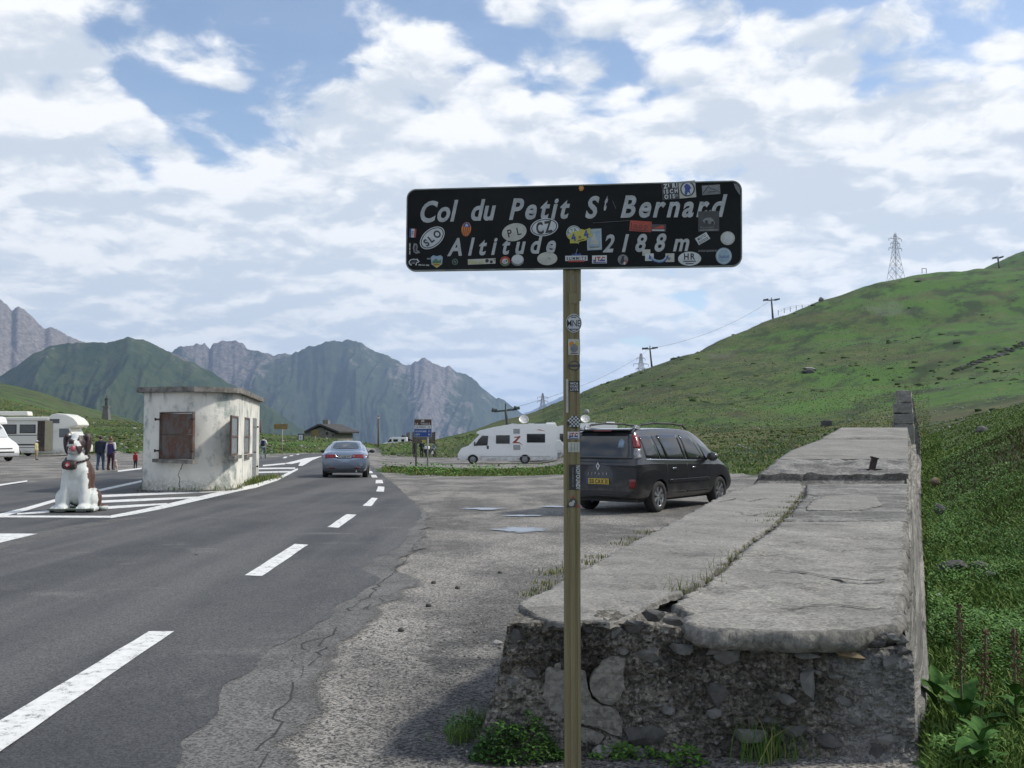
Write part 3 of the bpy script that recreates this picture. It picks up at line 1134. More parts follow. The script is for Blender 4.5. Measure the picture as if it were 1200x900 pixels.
def ribbon(name, ys, fl, fr, off, m, n=14, label=None):
    ys = np.asarray(ys, float)
    s = np.linspace(0, 1, n) ** .7
    X = fl(ys)[:, None] * (1 - s)[None] + fr(ys)[:, None] * s[None]
    Y = np.repeat(ys[:, None], n, 1)
    Z = drape(X, Y, off)
    fade = np.repeat((1.15 - 1.1 * np.linspace(0, 1, n) ** 1.5)[None], len(ys), 0)
    me = np_mesh(name, np.stack([X, Y, Z], -1).reshape(-1, 3), grid_faces(len(ys), n), m, True, {'fade': fade})
    o = link(name, me)
    return tag(o, label, kind='structure')


ribbon('road', np.concatenate([np.arange(-60, 3, 1.5), np.arange(3, 30, .09), np.arange(30, 92, .5)]), xl, xr, .008, M['road'], 16, 'dark asphalt road with a ragged right edge')
ribbon('worn_strip', np.arange(2.2, 24, .07), lambda y: xr(y) - .12,
       lambda y: xr(y) + np.interp(y, [2, 5, 8, 12, 17, 24], [.5, .62, .62, .5, .3, .04]) * (.65 + .9 * fbm(y * 1.1, y * 0 + 3, 83, 5)), .004, M['worn'], 8, 'pale worn asphalt beside the road edge')


def sheet(name, poly_px, off, m, seg=.35, label=None, jag=0.0, world_pts=None):
    """thin flat painted sheet on the ground, outline given by photograph pixels"""
    P = world_pts or [gnd(*q) for q in poly_px]
    pts = []
    for a, b in zip(P, P[1:] + P[:1]):
        n = max(1, min(24, int((b - a).length / seg)))
        for i in range(n):
            q = a.lerp(b, i / n)
            if jag:
                q = q + Vector((random.uniform(-jag, jag), random.uniform(-jag, jag), 0))
            pts.append(q)
    z = [float(drape(p.x, p.y, off)) for p in pts]
    tris = tessellate_polygon([[Vector((p.x, p.y, 0)) for p in pts]])
    me = bpy.data.meshes.new(name)
    me.from_pydata([(p.x, p.y, zz) for p, zz in zip(pts, z)], [], [tuple(t) for t in tris])
    bm = bmesh.new()
    bm.from_mesh(me)
    for f in bm.faces:
        if f.normal.z < 0:
            f.normal_flip()
    bm.to_mesh(me)
    bm.free()
    me.materials.append(m)
    at_ = me.attributes.new('fade', 'FLOAT', 'POINT')
    at_.data.foreach_set('value', np.full(len(me.vertices), .62, np.float32))
    return tag(link(name, me), label, kind='structure')


DASHES = [[(175, 742), (204, 742), (0, 884), (-60, 922), (-60, 884), (0, 848)], [(287, 676), (307, 677), (361, 640), (345, 639)], [(384, 619), (397, 620), (418, 604.5), (406, 604)],
          [(425, 594), (435, 594.5), (443, 585), (436, 584.5)], [(441, 577), (450, 577.5), (450.5, 571.5), (443, 571)], [(440, 567.5), (449, 567.5), (448, 563.5), (440.5, 563.5)],
          [(436, 560.7), (442.5, 560.7), (440.5, 557.5), (434.5, 557.5)], [(432, 555.5), (437.5, 555.5), (435, 552.8), (430.5, 552.8)], [(430, 551), (434, 551), (431.5, 548.8), (428, 548.8)]]
for d in DASHES:
    sheet('lane_dash', d, .013, M['paint'], jag=.006)
for d in [[(331, 537.8), (335, 537.8), (337, 536), (333.5, 536)], [(338.5, 535.4), (342.5, 535.4), (344, 534.4), (340.5, 534.4)], [(347, 533.8), (350, 533.8), (351, 533), (348.5, 533)]]:
    sheet('lane_dash', d, .013, M['paint'])


def stroke(pts, hw, name='road_line'):
    """painted line through photograph pixels, with half widths in pixels down the picture"""
    if not isinstance(hw, (list, tuple)):
        hw = [hw] * len(pts)
    top = [(p[0], p[1] - w) for p, w in zip(pts, hw)]
    bot = [(p[0], p[1] + w) for p, w in zip(pts, hw)]
    return sheet(name, top + bot[::-1], .013, M['paint'], jag=.004)


stroke([(130, 607), (158, 602), (185, 596.5), (213, 590), (243, 583), (273, 576), (300, 570.5), (325, 562.5), (340, 555), (349, 550.5)], [1.6, 2.0, 2.2, 2.4, 2.4, 2.3, 2.2, 1.9, 1.5, 1.0])
stroke([(-40, 617), (0, 605.5), (30, 598), (62, 588.5), (120, 575), (166, 565)], [3.0, 2.2, 2.0, 1.7, 1.3, 1.1])
stroke([(-6, 606.6), (134, 607)], 1.1)
stroke([(110, 583), (190, 579.5), (272, 576)], [1.4, 1.3, .8])
stroke([(100, 590), (170, 586.8), (240, 583.6)], [1.5, 1.4, .8])
stroke([(100, 598.5), (118, 596.7), (160, 594), (196, 591.6)], [1.6, 1.6, 1.4, .8])
stroke([(20, 603.6), (62, 600.5), (100, 598.5)], [.9, 1.5, 1.6])
stroke([(298, 550.2), (346, 549.6)], .8)
stroke([(298, 554.6), (341, 553.8)], .8)
stroke([(308, 546.6), (334, 544.2)], .8)
sheet('road_line', [(332, 544.2), (358, 537.8), (378, 535.2), (366, 540), (354, 547), (349.5, 546.8), (352, 542.3), (342, 544.6)], .013, M['paint'])
sheet('road_line', [(-90, 627), (44, 627), (-90, 660)], .013, M['paint'])
stroke([(-20, 573), (0, 569.5), (32, 564.8)], [1.2, 1.0, .8])
stroke([(138, 553.2), (166, 549.8)], .8)
sheet('worn_strip', [(0, 634), (60, 622), (130, 610), (180, 606), (120, 616), (60, 631), (0, 645), (-60, 655), (-60, 648)], .0105, M['worn'], jag=.05, label='pale scuffed track across the road')


def polycrack(px, w, name='crack'):
    P = [gnd(*q) for q in px]
    pts = []
    for a, b in zip(P[:-1], P[1:]):
        n = max(2, int((b - a).length / .12))
        for i in range(n):
            q = a.lerp(b, i / n)
            pts.append(q + Vector((random.gauss(0, .028), random.gauss(0, .04), 0)))
    L, Rr = [], []
    for i, p in enumerate(pts):
        ww = w * random.uniform(.25, 1.5)
        L.append(p + Vector((-ww, 0, 0)))
        Rr.append(p + Vector((ww, 0, 0)))
    V_ = [(q.x, q.y, float(drape(q.x, q.y, .0075))) for pr in zip(L, Rr) for q in pr]
    F_ = [(2 * i, 2 * i + 1, 2 * i + 3, 2 * i + 2) for i in range(len(pts) - 1) if math.sin(i * .37) + math.sin(i * .11 + 2) > -1.1]
    me = bpy.data.meshes.new(name)
    me.from_pydata(V_, [], F_)
    me.materials.append(M['crack'])
    tag(link(name, me), kind='structure')


polycrack([(296, 900), (318, 868), (340, 822), (352, 795), (374, 774), (380, 756), (400, 735), (418, 712), (440, 690), (462, 672), (480, 650), (492, 630)], .007)
polycrack([(352, 795), (345, 770), (360, 752), (392, 742)], .004)
polycrack([(418, 712), (430, 716), (446, 700)], .004)


def puddle(c, hw, hh, seed, label):
    P = []
    n = 120
    for i in range(n):
        a = 2 * math.pi * i / n
        k = .45 + 1.0 * float(fbm(math.cos(a) * 2.4 + seed * 7, math.sin(a) * 2.4, seed, 5, .6))
        P.append(gnd(c[0] + hw * k * math.cos(a), c[1] + hh * k * math.sin(a)))
    c_ = gnd(*c)
    V_ = [(c_.x, c_.y, float(drape(c_.x, c_.y, .006)))]
    fd = [1.0]
    F_ = []
    for r_i in range(1, 7):
        f = r_i / 6
        for q in P:
            w_ = c_.lerp(q, f)
            V_.append((w_.x, w_.y, float(drape(w_.x, w_.y, .006))))
            fd.append(1.0 - .95 * f ** 2)
    for i in range(n):
        j = (i + 1) % n
        F_.append((0, 1 + i, 1 + j, 1 + j))
        for r_i in range(5):
            a, b_ = 1 + r_i * n, 1 + (r_i + 1) * n
            F_.append((a + i, b_ + i, b_ + j, a + j))
    me = bpy.data.meshes.new('puddle')
    me.from_pydata(V_, [], [tuple(dict.fromkeys(f)) for f in F_])
    me.materials.append(M['water'])
    at_ = me.attributes.new('fade', 'FLOAT', 'POINT')
    at_.data.foreach_set('value', np.array(fd, np.float32))
    tag(link('puddle', me), label, kind='structure')


puddle((610, 621.5), 46, 4.2, 3, 'largest puddle, mirroring the pale sky')
puddle((566, 597), 34, 1.9, 5, 'thin puddle left of the sign post')
puddle((612, 605), 34, 1.2, 8, 'thin streak of water between the puddles')
puddle((648, 594.5), 26, 1.4, 9, 'puddle running behind the sign post')
for q in [(230, 652), (508, 684), (502, 711), (536, 690), (470, 740), (586, 672)]:
    b = MB()
    p = gnd(*q)
    b.ball((0, 0, .012), (.03, .025, .02), 7, 5)
    o = b.build('pebble', M['stone_dark'])
    o.location = p
    tag(o, kind='stuff')


# ------------------------------------------------------------------ mountains
def mountain(name, sky_px, yr, yb, zb, mats, seed, amp, rockf, label, dcol=2.0, rows=110, lat=9.0, jag=1.0, slant=0.0, power=1.25):
    us = np.arange(sky_px[0][0], sky_px[-1][0] + .1, dcol)
    vs = np.interp(us, [p[0] for p in sky_px], [p[1] for p in sky_px])
    vs = vs - jag * 5.0 * (ridged(us / 30, us * 0, seed, 4) ** 1.5 - .45) - jag * 3.4 * (fbm(us / 5, us * 0, seed + 3, 3) - .5)
    kt_ = np.array([kt(a, b) for a, b in zip(us, vs)])
    t, k = kt_[:, 0], kt_[:, 1]
    U = (us - us[0]) / 100.0
    yrr = yr * (1 + .10 * (fbm(U * 1.1, U * 0, seed + 9, 3) - .5))
    zr = 1.6 + k * yrr
    s = np.concatenate([np.linspace(0, 1, rows), np.linspace(1.03, 1.4, 14)])
    S, _ = np.meshgrid(s, us)
    UU = np.repeat(U[:, None], len(s), 1)
    up = np.clip(S, 0, 1)
    Y = yb + (yrr[:, None] - yb) * up + np.clip(S - 1, 0, 1) * 2500
    wx = UU + slant * S + .25 * (fbm(UU * 2.0, S * 2.5, seed + 20, 3) - .5)
    wx = wx + .30 * (fbm(UU * .9 + 7, S * 1.4, seed + 23, 2) - .5)
    g = .74 * ridged(wx * lat * .20, S * .75 + 3, seed + 31, 4, .45) ** 1.15 + .20 * ridged(wx * lat * .62, S * 2.0, seed + 37, 4, .5) + .09 * ridged(wx * lat * 2.0, S * 5, seed + 41, 3, .55)
    env = np.sin(np.pi * np.clip(S, 0, 1) ** .9) ** .8
    H = (zr - zb)[:, None]
    Z = zb + H * up ** power + amp * H * env * (g - .68)
    Z = np.where(S > 1, zb + H - (S - 1) * H * 1.3, Z)
    # nothing in front may rise over the skyline
    lim = 1.6 + (k[:, None]) * Y - 1.0
    Z = np.where(S < 1, np.minimum(Z, lim - (1 - up) * 25), Z)
    X = t[:, None] * Y
    rock = rockf(UU * 100 + us[0], S, g, H)
    me = np_mesh(name, np.stack([X, Y, Z], -1).reshape(-1, 3), grid_faces(len(us), len(s))[:, ::-1], mats, True, {'rock': rock})
    tag(link(name, me), label, kind='structure')


mm1 = mountain_mat('mountain_pasture', (.12, .11, .10), (.20, .185, .165), (.024, .046, .016), (.060, .080, .030), 1.0)
mm2 = mountain_mat('mountain_rock', (.125, .112, .104), (.29, .255, .235), (.05, .07, .03), (.08, .09, .04), 1.0)
mountain('mountain', [(-420, 330), (-200, 322), (-60, 335), (-20, 345), (0, 351), (8, 356), (14, 364), (24, 362), (32, 368), (42, 376), (50, 388), (58, 385), (70, 386), (80, 392), (98, 401), (130, 420), (200, 450), (300, 500)],
         5200, 3700, -150, mm2, 101, .20, lambda u, s, g, h: .35 + .55 * s + .5 * (g - .6), 'pale jagged rock mountain at far left', lat=11, jag=1.5, slant=.5)
mountain('mountain', [(-420, 470), (-150, 455), (0, 440), (20, 428), (38, 415), (60, 404), (80, 402), (100, 401.5), (122, 402), (138, 399), (149, 394), (158, 397), (168, 397), (182, 404), (200, 413), (225, 425), (250, 437), (270, 449), (300, 466), (330, 487), (370, 512), (420, 540)],
         3300, 2000, -200, mm1, 131, .62, lambda u, s, g, h: .02 + .30 * s ** 3 + .75 * (g - .62), 'green mountain ridge behind the white kiosk', lat=9, jag=.6, slant=-.6)
mountain('mountain', [(120, 440), (170, 428), (200, 414), (212, 407), (226, 404), (236, 403), (240, 402), (246, 408), (250, 402), (262, 401), (276, 401), (284, 405), (292, 411), (300, 413), (322, 415), (334, 412), (342, 414), (352, 409), (364, 404), (372, 403.5),
                     (384, 403), (398, 400), (408, 398), (416, 398), (424, 401), (431, 407), (448, 413), (470, 424), (480, 425), (490, 422), (498, 420.5), (508, 425), (522, 430), (545, 439), (558, 448), (572, 460), (590, 471), (604, 479), (616, 487), (660, 515), (700, 530)],
         6400, 4300, -300, mountain_mat('mountain_mixed', (.085, .078, .074), (.235, .205, .185), (.026, .042, .020), (.056, .070, .032), .8), 163, .60,
         lambda u, s, g, h: -.08 + .50 * s ** 2 + .8 * (g - .62) + .55 * np.exp(-((u - 262) / 34) ** 2) * sstep(.5, .8, s) + .50 * np.exp(-((u - 505) / 26 - (s - .5) * .2) ** 2) * sstep(.12, .5, s)
         + .42 * np.exp(-((u - 545) / 40) ** 2) * sstep(.02, .3, s) * sstep(.8, .4, s), 'long grey and green mountain with scree slopes across the valley', dcol=1.5, rows=150, lat=9, jag=1.1, slant=-.35)
mountain('mountain', [(540, 520), (600, 490), (612, 486), (628, 478), (640, 472), (652, 467), (662, 462), (676, 464), (700, 458), (760, 462), (860, 470), (1000, 480)],
         13500, 10500, -500, mm1, 197, .15, lambda u, s, g, h: .2 + .3 * s, 'faint blue far mountain behind the hill foot', dcol=4, rows=50, jag=.8)


# ------------------------------------------------------------------ ruined wall
def wall_top(y):
    """height of the wall's top along its length"""
    return np.interp(y, [4, 19.9, 20.0, 22, 28, 28.05, 33, 60], [.61, .64, .80, 1.02, 1.46, 1.50, 1.82, 1.9])


def left_x(y):
    return np.where(np.asarray(y) < 19.95, .06 + .332 * (np.asarray(y) - 5.65), np.interp(y, [20, 21.5, 24.5, 28, 33, 40], [4.92, 5.6, 6.85, 8.7, 10.9, 13.5]))


def build_wall():
    root = thing('ruined_wall', 'long low ruined stone and concrete wall running from the sign post to the hill', 'wall', (0, 0, 0))
    A = np.array([-.015, 5.22])
    B = np.array([1.955, 4.93])
    L = np.linalg.norm(B - A)
    e = (B - A) / L
    nrm = np.array([e[1], -e[0]])            # towards the camera
    nu, nz = 300, 120
    s = np.linspace(0, 1, nu)
    top = np.interp(s, [0, .12, .35, .44, .5, 1], [.63, .645, .64, .62, .56, .545])
    w = np.linspace(0, 1, nz)
    S = np.repeat(s[:, None], nz, 1)
    Wv = np.repeat(w[None, :], nu, 0)
    Zz = -.06 + (top[:, None] + .06) * Wv
    Xs = S * L
    d1, d2, cid = worley(Xs / .085 + .5 * fbm(Xs / .1, Zz / .1, 3, 3), Zz / .055 + .5 * fbm(Xs / .1, Zz / .1, 4, 3), 5)
    e1, e2, cid2 = worley(Xs / .034, Zz / .028, 8)
    joint = 1 - sstep(.02, .22, d2 - d1)
    quoin = sstep(.80, .9, S + .10 * (fbm(Xs * 6, Zz * 6, 14, 3) - .5) + .05 * Wv)
    upper = sstep(.42, .36, S) * sstep(.60, .72, Wv)         # broken edge of the left slab
    disp = .010 * sstep(.0, .5, d2 - d1) * (.2 + cid) * (1 - .75 * quoin) + .010 * sstep(0, .6, e2 - e1) * cid2
    disp = disp + .07 * (fbm(Xs / .28, Zz / .22, 23, 4) - .5) + .050 * (fbm(Xs / .09, Zz / .07, 27, 5, .62) - .5) + .018 * (ridged(Xs / .03, Zz / .025, 28, 3) - .5)
    disp = disp + .10 * sstep(.22, .0, S) * sstep(.75, .1, Wv) + upper * (.035 + .09 * (fbm(Xs / .05, Zz / .05, 29, 4, .6) - .5)) - .03 * sstep(.92, 1, Wv) * sstep(.45, .55, S)
    disp = disp + .05 * sstep(.35, .0, Wv) + .025 * quoin
    disp = disp - .07 * sstep(.05, .0, S) * (1 - Wv) * 0
    X = A[0] + e[0] * Xs + nrm[0] * disp - .17 * sstep(.16, 0, S) * (1 - Wv) ** 1.2
    Y = A[1] + e[1] * Xs + nrm[1] * disp
    nb_ = 7
    for k in range(1, nb_):
        back = .07 * k
        X = np.concatenate([X, (X[:, nz - 1] - nrm[0] * back)[:, None]], 1)
        Y = np.concatenate([Y, (Y[:, nz - 1] - nrm[1] * back)[:, None]], 1)
        Zz = np.concatenate([Zz, (Zz[:, nz - 1] + .03 * (fbm(s * 30, s * 0 + k * .8, 25, 3) - .6))[:, None]], 1)
    ex = lambda q: np.concatenate([q, np.repeat(q[:, -1:], nb_ - 1, 1)], 1)
    cid, cid2, upper, quoin, joint, Xs = ex(cid), ex(cid2), ex(upper), ex(quoin), ex(joint), ex(Xs)
    nz += nb_ - 1
    tone = np.clip(.55 * cid + .35 * cid2 + .3 * (fbm(Xs / .3, Zz / .3, 31, 3) - .4), 0, 1) * (1 - .35 * upper)
    me = np_mesh('rubble_face', np.stack([X, Y, Zz], -1).reshape(-1, 3), grid_faces(nu, nz), M['rubble'], False,
                 {'tone': tone, 'joint': np.clip(joint, 0, 1), 'quoin': quoin})
    link('rubble_face', me, root)
    # left (hidden) and right flanks, along the length
    ys = np.concatenate([np.arange(4.93, 12, .06), np.arange(12, 33.2, .18)])
    rg = []
    for y in ys:
        x0 = .397 * y
        zt = float(wall_top(y)) - .035
        zb = float(h0(x0 + .2, y)) - .12
        j = lambda k: .02 * (float(fbm(y / .35, k * 3.1, 44, 3)) - .5) + .012 * (float(fbm(y / .06, k * 7.0, 47, 2)) - .5)
        nb = float(sstep(5.9, 5.5, y))
        cl = float(sstep(4.94, 5.25, y))
        nb2 = nb * .09 * float(fbm(y * 9, 2, 45, 3))
        zm = zb + .62 * (zt - zb)
        rg.append([(x0 - .04 + j(0), y, zt + .03), (x0 + j(1), y, zt - .03), (x0 + .004 + .0025 * y + j(2) - nb2, y, zm + .10), (x0 + .006 + .003 * y + j(2) - nb2, y, zm),
                   (x0 + .02 + .007 * y + j(3) - nb2, y, zm - .03), (x0 + .02 + .0075 * y + j(4) - nb2, y, (zm + zb) / 2 + .06), (x0 + .03 + .0095 * y + j(4) - nb2, y, (zm + zb) / 2 + .04), (x0 + .03 + .0140 * y + j(5) - nb2, y, zb)])
    rg = np.array(rg)
    clo = sstep(4.94, 5.2, ys)[:, None]
    rg[:, :, 0] = (.397 * ys[:, None] - .03) * (1 - clo) + rg[:, :, 0] * clo
    link('side_face', np_mesh('side_face', rg.reshape(-1, 3), grid_faces(len(ys), 8)[:, ::-1], M['wallside'], True), root)
    lf = np.array([[(float(left_x(y)) + .03, y, float(wall_top(y)) - .03), (float(left_x(y)), y, float(h0(.3 * y, y)) - .1)] for y in ys if y > 5.4])
    link('hidden_face', np_mesh('hidden_face', lf.reshape(-1, 3), grid_faces(len(lf), 2), M['slab_rough'], True), root)
    mb = MB()                                            # body under the slabs so nothing is hollow
    tops = [(float(left_x(y)) + .06, y) for y in ys if y > 5.06]
    tops = [(max(a_[0], .35) if a_[1] < 5.6 else a_[0], a_[1]) for a_ in tops]
    fill = np.array([[(a[0], a[1], float(wall_top(a[1])) - (.10 if a[1] < 6 else .05)), (.397 * a[1] - .01, a[1], float(wall_top(a[1])) - (.10 if a[1] < 6 else .05))] for a in tops])
    link('wall_core', np_mesh('wall_core', fill.reshape(-1, 3), grid_faces(len(tops), 2)[:, ::-1], M['slab_rough'], True), root)

    # top slabs
    def slab(px, z, thick, m, mside, seg=.03, jag=.008, name='slab', zf=None, label=None, lip=0.0):
        P = [onz(q[0], q[1], z) for q in px]
        pts = []
        for i, (a, b) in enumerate(zip(P, P[1:] + P[:1])):
            n = max(1, min(120, int((b - a).length / seg)))
            for k in range(n):
                q = a.lerp(b, k / n)
                if k or jag > .01:
                    d = (b - a).normalized()
                    off = (jag * 3.2 * (float(fbm(q.x * 9 + 5, q.y * 9, 61, 4)) - .5) * 2 + jag * 1.6 * (float(fbm(q.x * 40, q.y * 40, 62, 2)) - .5) * 2)
                    q = q + Vector((-d.y, d.x, 0)) * off
                pts.append(q)
        # even interior so the sheet can be uneven
        n = len(pts)
        zz = lambda p: (zf(p.y) if zf else z)
        vs = [(p.x, p.y, zz(p) + .006 * (float(fbm(p.x * 5, p.y * 5, 71, 3)) - .5)) for p in pts]
        c = Vector((sum(p.x for p in pts) / n, sum(p.y for p in pts) / n, 0))
        vs2 = [(p.x + (p.x - c.x) * 0, p.y, zz(p) - .012) for p in pts]
        out = []
        for i, p in enumerate(pts):
            t_ = (pts[(i + 1) % n] - pts[i - 1]).normalized()
            o_ = Vector((t_.y, -t_.x, 0))
            out.append(o_)
        sgn = 1 if sum((pts[i] - c).dot(out[i]) for i in range(n)) > 0 else -1
        er = [.006 + lip + (.03 + lip * 2.2) * float(fbm(v_[0] * 14, v_[1] * 14, 63, 3)) ** 2 for v_ in vs]
        tv = [(v_[0] - o_.x * sgn * e_, v_[1] - o_.y * sgn * e_, v_[2]) for v_, o_, e_ in zip(vs, out, er)]
        mv = [(v_[0] + random.gauss(0, .003), v_[1] + random.gauss(0, .003), v_[2] - .012 - e_ * .7) for v_, e_ in zip(vs, er)]
        bv = [(v_[0] - o_.x * sgn * (.02 + .02 * random.random()), v_[1] - o_.y * sgn * (.02 + .02 * random.random()), v_[2] - thick) for v_, o_ in zip(vs, out)]
        from mathutils.geometry import delaunay_2d_cdt
        xs_, ys_ = [p[0] for p in tv], [p[1] for p in tv]
        inner = []
        yy_ = min(ys_)
        while yy_ < max(ys_):
            st_ = .035 * max(1, yy_ / 7)
            xx_ = min(xs_)
            while xx_ < max(xs_):
                inner.append((xx_ + random.uniform(-.3, .3) * st_, yy_ + random.uniform(-.3, .3) * st_))
                xx_ += st_
            yy_ += st_ * 1.3
        res = delaunay_2d_cdt([Vector(p[:2]) for p in tv] + [Vector(p) for p in inner], [(i, (i + 1) % n) for i in range(n)], [list(range(n))], 1, 1e-5)
        top_v = []
        for p in res[0]:
            h_ = zz(p) + .006 * (float(fbm(p.x * 5, p.y * 5, 71, 3)) - .5) + .030 * (float(fbm(p.x * 1.7, p.y * 1.1, 73, 3)) - .5) - .020 * max(0, float(fbm(p.x * 6, p.y * 4, 75, 4)) - .56) * 4
            top_v.append((p.x, p.y, h_))
        edge = {}
        for i_, q_ in enumerate(res[3]):
            for o_ in q_:
                if o_ < n:
                    top_v[i_] = tv[o_]
        b = MB()
        b.add(top_v, [tuple(f) for f in res[2]], 0, True)
        m2 = [(v_[0] + o_.x * sgn * .25 * e_ + random.gauss(0, .003), v_[1] + o_.y * sgn * .25 * e_ + random.gauss(0, .005), v_[2] - thick * .55 - e_ * .3 + random.gauss(0, .005)) for v_, o_, e_ in zip(vs, out, er)]
        qt = [((a_[0] + c_[0]) / 2 + o_.x * sgn * .22 * e_, (a_[1] + c_[1]) / 2 + o_.y * sgn * .22 * e_, (a_[2] + c_[2]) / 2 + .28 * e_ + random.gauss(0, .0015)) for a_, c_, o_, e_ in zip(tv, mv, out, er)]
        if lip:
            jit = lambda R: [(p[0] + .022 * (float(fbm(p[0] * 16, p[1] * 16 + p[2] * 30, 64, 3)) - .5), p[1] + .034 * (float(fbm(p[0] * 22, p[2] * 34, 65, 3)) - .5), p[2] + .022 * (float(fbm(p[0] * 18, p[1] * 18, 66, 3)) - .5)) for p in R]
            mv, m2, qt = jit(mv), jit(m2), jit(qt)
        rings = [tv, qt, mv, m2, bv]
        allv = [p for r_ in rings for p in r_]
        b.add(allv, [(k_ * n + i, k_ * n + (i + 1) % n, (k_ + 1) * n + (i + 1) % n, (k_ + 1) * n + i) for k_ in range(4) for i in range(n)], 1, bool(lip))
        o = b.build(name, [m, mside], root)
        if label:
            o['label'] = label
        return o

    slab([(608, 707), (624, 698), (646, 688), (672, 674), (706, 655), (742, 634), (775, 619), (806, 602), (834, 587), (856, 576), (888, 566.5), (938, 566.5), (941, 574), (931, 588), (918, 603), (903, 618), (882, 632), (861, 648),
          (846, 664), (822, 682), (800, 692), (782, 700), (756, 712), (738, 723), (714, 729), (690, 727), (666, 730), (642, 727), (622, 718)], .655, .05, M['slab_smooth'], M['broken'], jag=.010, label='smooth grey slab on the road side')
    slab([(786, 708), (803, 695), (824, 684), (848, 666), (863, 650), (884, 634), (905, 620), (916, 611), (1063, 611), (1064, 640), (1061, 668), (1064.5, 690), (1060, 706), (1063, 722), (1054, 732), (1022, 735), (1003, 740), (960, 740), (930, 741), (880, 738), (842, 738), (812, 734), (798, 727), (803, 718)],
         .65, .105, M['slab'], M['broken'], jag=.006, lip=.013, label='thick slab with a rounded broken lip at the near end')
    slab([(918.5, 610), (933, 595), (945, 580), (946, 567.5), (1063, 567), (1063.5, 611)], .655, .04, M['slab_rough'], M['broken'], jag=.012, label='worn slab with its gravel laid bare')
    slab([(944, 597), (950, 588), (966, 581), (1000, 579), (1028, 582), (1034, 592), (1010, 597), (975, 598)], .664, .02, M['slab_smooth'], M['broken'], jag=.01, label='smooth patch left on the worn slab')

    def strip(ya, yb_, ul, ur, m, name, label, rough=.0, n=24, back=None):
        """slab of the rising far part; ul, ur give the left and right edge by distance"""
        yy = np.linspace(ya, yb_, n)
        ss = np.linspace(0, 1, 40)
        xl_ = np.array([float(np.interp(y, ul[0], ul[1])) for y in yy])
        xr_ = .397 * yy - .005
        X = xl_[:, None] * (1 - ss)[None] + xr_[:, None] * ss[None]
        Y = np.repeat(yy[:, None], 40, 1) + .10 * (fbm(X * 1.3, X * 0 + ya, 92, 4) - .5) * np.minimum(1, 2 - 2 * np.abs(np.linspace(-1, 1, n)))[:, None]
        Z = wall_top(np.repeat(yy[:, None], 40, 1)) + .005 + rough * (fbm(X * 5, Y * 5, 95, 4) - .5)
        vs = np.stack([X, Y, Z], -1).reshape(-1, 3)
        b = MB()
        b.add([tuple(p) for p in vs], [tuple(f) for f in grid_faces(n, 40)[:, ::-1]], 0, True)
        lo = []
        for k in range(40):
            lo.append(((X[0, k], Y[0, k] + .03, Z[0, k] - .2), (X[0, k], Y[0, k], Z[0, k])))
        lo = [((p0[0], p0[1] + random.gauss(0, .03), p0[2] + random.gauss(0, .02)), p1) for p0, p1 in lo]
        b.add([p for q in lo for p in q], [(2 * i, 2 * i + 2, 2 * i + 3, 2 * i + 1) for i in range(39)], 1)
        le = []
        for k in range(n):
            le.append(((X[k, 0], Y[k, 0], Z[k, 0]), (X[k, 0], Y[k, 0], Z[k, 0] - 1.2)))
        b.add([p for q in le for p in q], [(2 * i, 2 * i + 2, 2 * i + 3, 2 * i + 1) for i in range(n - 1)], 1)
        o = b.build(name, [m, M['broken']], root)
        o['label'] = label

    ul = ([20, 21.5, 24.5, 28, 33], [4.92, 5.6, 6.85, 8.7, 10.9])
    strip(20.0, 22.25, ul, None, M['slab_rough'], 'slab', 'rough step where the wall rises', .12)
    strip(22.27, 27.95, ul, None, M['slab_smooth'], 'slab', 'smooth rising slab behind the step')
    strip(28.0, 33.0, ul, None, M['slab'], 'slab', 'farthest slab of the wall top')

    # cracks across the slabs
    def topcrack(px, z, w):
        P = [onz(u, v_, z) for u, v_ in px]
        pts = []
        for a, c_ in zip(P[:-1], P[1:]):
            n_ = max(2, int((c_ - a).length / .05))
            for k in range(n_):
                q = a.lerp(c_, k / n_)
                pts.append(q + Vector((random.gauss(0, .010), random.gauss(0, .018), 0)))
        b = MB()
        vs = []
        for k, q in enumerate(pts):
            ww = w * random.uniform(.3, 1.6) * math.sin(math.pi * (k + .5) / len(pts)) ** .5 * (1 + q.y * .12)
            zz_ = z + .004 + .006 * (float(fbm(q.x * 5, q.y * 5, 71, 3)) - .5) + .030 * (float(fbm(q.x * 1.7, q.y * 1.1, 73, 3)) - .5) + .004
            vs += [(q.x, q.y - ww, zz_), (q.x, q.y + ww, zz_)]
        b.add(vs, [(2 * k, 2 * k + 2, 2 * k + 3, 2 * k + 1) for k in range(len(pts) - 1)])
        b.build('crack', M['crack'], root, fix=False)

    topcrack([(905, 669), (940, 671), (975, 679), (1010, 682), (1040, 680), (1062, 684)], .65, .012)
    topcrack([(880, 636), (905, 641), (935, 640)], .65, .006)
    topcrack([(842, 588), (862, 584), (880, 587), (900, 583)], .655, .012)
    topcrack([(862, 600), (884, 603), (902, 601)], .655, .008)
    topcrack([(770, 640), (800, 652), (836, 650), (850, 656)], .655, .004)
    topcrack([(900, 706), (930, 712), (975, 708), (1020, 714), (1050, 710)], .65, .005)

    # stones bedded in the broken near end
    def face_pt(u, v, out=.0):
        t, k = kt(u, v)
        # plane through A with normal nrm
        y = (nrm[0] * A[0] + nrm[1] * A[1]) / (nrm[0] * t + nrm[1])
        y -= out
        return Vector((t * y, y, 1.6 + k * y))

    variants = []
